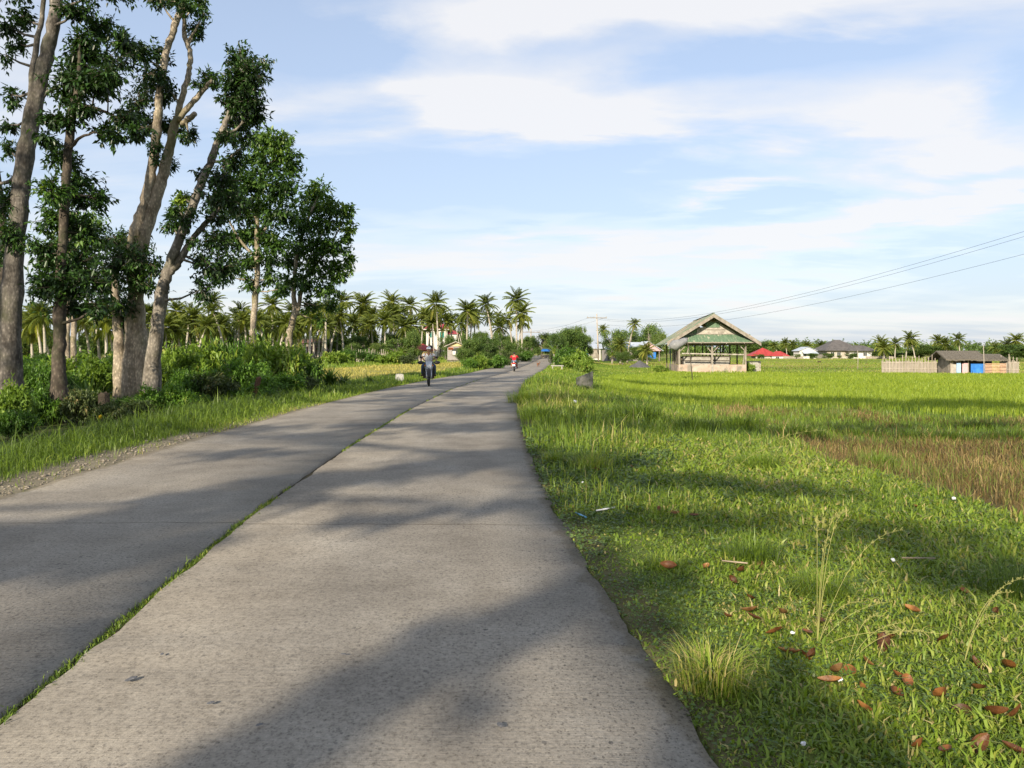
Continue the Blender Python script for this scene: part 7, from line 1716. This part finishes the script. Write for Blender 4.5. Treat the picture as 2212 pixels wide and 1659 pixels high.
def verge_weeds():
    r = np.random.default_rng(51); lv = Leaves(); n = 26000
    X, Y = scatter(n, 2.4, 16, lambda Y: (XC(Y)+HALF-.02, XC(Y)+HALF+1.2+.12*Y), 1.2, r)
    s = lateral(X, Y)-HALF; k = clumpy(X*1.0+2, Y, 1.4)+.35*np.exp(-s*1.5) > .12; X, Y = X[k], Y[k]; n = len(X)
    D = sph(n, r); D[:, 2] = np.abs(D[:, 2])*.25+.05; U = r.normal(0, .35, (n, 3)); U[:, 2] += 1
    L_ = r.uniform(.012, .03, n)*np.clip(Y/4.5, 1, 2.5)
    lv.add(np.stack([X, Y, G(X, Y)+r.uniform(.005, .05, n)], 1), D, U, L_, L_*r.uniform(.5, .8, n), np.clip(.40+r.normal(0, .14, n), 0, 1))
    o = link('verge_weeds', lv.mesh('verge_weeds'), M['weed']); tagp(o, kind='stuff')
M['weed'] = leaf_mat('ground_weed_leaf', [(0, (.04,.07,.025)), (.5, (.10,.165,.045)), (1, (.22,.26,.09))], trans=.25, rough=.5)
verge_weeds()
# tufts that stand out from the verge
def tuft(px, py, h, n, label, tint, spread=.12, lean=(.1, .9), seed=1, mat='grass', w=.004, bend=.8, sd=.12):
    r = np.random.default_rng(seed); g = gp(px, py); t = thing('grass_tuft', label, 'grass tuft', g)
    az = r.uniform(0, 6.28, n); q = spread*r.uniform(0, 1, n)**.7; P = np.stack([np.cos(az)*q, np.sin(az)*q, np.full(n, -.02)], 1)
    b = blades(P, h*r.uniform(.55, 1.15, n), w*r.uniform(.7, 1.3, n), r.uniform(*lean, n), np.clip(tint+r.normal(0, sd, n), 0, 1), az=az+r.normal(0, .5, n), bend=bend, r=r)
    grass_obj('blades', [b], M[mat], None, t); return t
tuft(1535, 1482, .26, 420, 'pale half-dry grass tuft leaning over the near road edge', .80, .15, (.05, .9), 1, w=.0045, sd=.2); tuft(1500, 1440, .17, 200, 'smaller dry tuft just above the pale half-dry one', .7, .1, (.1, 1.0), 2, sd=.2); tuft(1570, 1500, .18, 240, 'dark low tuft at the edge of the rounded shadow', .4, .13, (.1, 1.0), 9)
tuft(1775, 1290, .30, 420, 'loose tuft of long thin blades at the middle of the verge', .55, .16, (.2, 1.1), 3); tuft(1620, 1215, .30, 420, 'dark thin-bladed tuft behind the dead leaves', .38, .2, (.05, .8), 4); tuft(1375, 912, .62, 700, 'large dark domed grass clump before the rice', .30, .55, (.0, .8), 5, w=.012)
tuft(1600, 925, .48, 500, 'dark green clump at the margin of the brown stubble', .33, .6, (.0, .6), 6, w=.012); tuft(1275, 1012, .30, 420, 'brownish wispy tuft on the verge before the bend', .72, .3, (.05, .7), 7, w=.006); tuft(1205, 1000, .26, 380, 'wispy tuft close by the road edge, midway to the bend', .66, .22, (.05, .7), 8, w=.006)
tuft(1640, 1010, .34, 420, 'thin-bladed tuft between green verge and brown stubble', .5, .3, (.05, .8), 10, w=.006); tuft(1900, 1010, .4, 300, 'coarse green tuft at the corner of the brown stubble', .45, .3, (.05, .8), 11, w=.007); tuft(1130, 870, .5, 500, 'tall wispy clump at the inside of the road bend', .62, .5, (.0, .6), 12, w=.011); tuft(1165, 905, .45, 450, 'dark clump at the inside of the road bend', .35, .5, (.0, .7), 13, w=.011); tuft(2190, 1290, .34, 380, 'dark tuft near the right picture edge', .34, .25, (.05, .9), 14)
tuft(2130, 930, .4, 420, 'dark green clump standing in the brown strip far right', .2, .5, (.0, .7), 15, w=.010); tuft(1440, 1225, .16, 260, 'low fine tuft on the near road edge', .62, .14, (.1, 1), 16)
for i, (px, py, h, sp) in enumerate([(1500, 928, .4, .6), (1720, 938, .4, .7), (1850, 940, .36, .8), (1980, 948, .4, .7), (2070, 950, .36, .6), (2190, 948, .42, .8)]):
    tuft(px, py, h, 520, ['leftmost dark clump of the row between the two dry strips', 'second dark clump of the row between the dry strips', 'broad dark clump in the middle of the row between the dry strips', 'dark clump right of the row middle between the dry strips', 'low dark clump near the right end of the row between the dry strips', 'last dark clump of the row at the right picture edge'][i], .24, sp, (.0, .7), 70+i, w=.010)
# long seeding stalks
def stalks(px, py, label, items, seed):
    r = np.random.default_rng(seed); g = gp(px, py); t = thing('seeding_grass', label, 'grass tuft', g)
    m = MB(); hd = MB()
    for tx, ty, dY in items:
        e = wp(tx, ty, g[1]+dY)-g; c = np.array([e[0]*.35, e[1]*.35, max(e[2]*1.08, .12)])
        ts = np.linspace(0, 1, 14); P = [tuple((1-s)**2*np.array([0, 0, -.02])+2*s*(1-s)*c+s*s*e) for s in ts]
        m.tube(P, [.0015]*9+[.0011]*5, n=4)
        for k in range(8, 14):
            for q in range(4):
                a = np.array(P[k])+r.normal(0, .004, 3); hd.beam(tuple(a), tuple(a+r.normal(0, .006, 3)+np.array(P[13])*.02), .0022)
    m.build('stalks', M['straw'], t); hd.build('seed_heads', M['straw'], t)
M['straw'] = plain('straw_stalk', (.27,.27,.085), .7)
stalks(1765, 1400, 'clump of tall arching seed stalks in the middle of the near verge', [(1790, 1165, 0), (1765, 1125, .1), (1830, 1105, .2), (1945, 1145, .5), (1810, 1115, 0), (2040, 1370, -.2), (1800, 1240, 0), (1860, 1300, 0), (1920, 1300, .2)], 1)
stalks(1830, 1440, 'single long drooping stalk bowed to the right in the near verge', [(1990, 1362, 0), (1950, 1345, .1), (1900, 1330, 0)], 2); stalks(1560, 1050, 'fine straw-coloured stalks leaning right on the mid verge', [(1780, 930, .6), (1640, 950, 0), (1700, 965, .3), (1500, 960, .2), (1590, 985, 0)], 3); stalks(2080, 1440, 'long stalks slanting up towards the right picture edge', [(2212, 1250, .2), (2180, 1280, 0), (2150, 1330, 0)], 4)
stalks(1300, 905, 'thin stalks bending over the verge before the bend', [(1330, 860, 0), (1400, 850, .5), (1260, 865, 0)], 5)
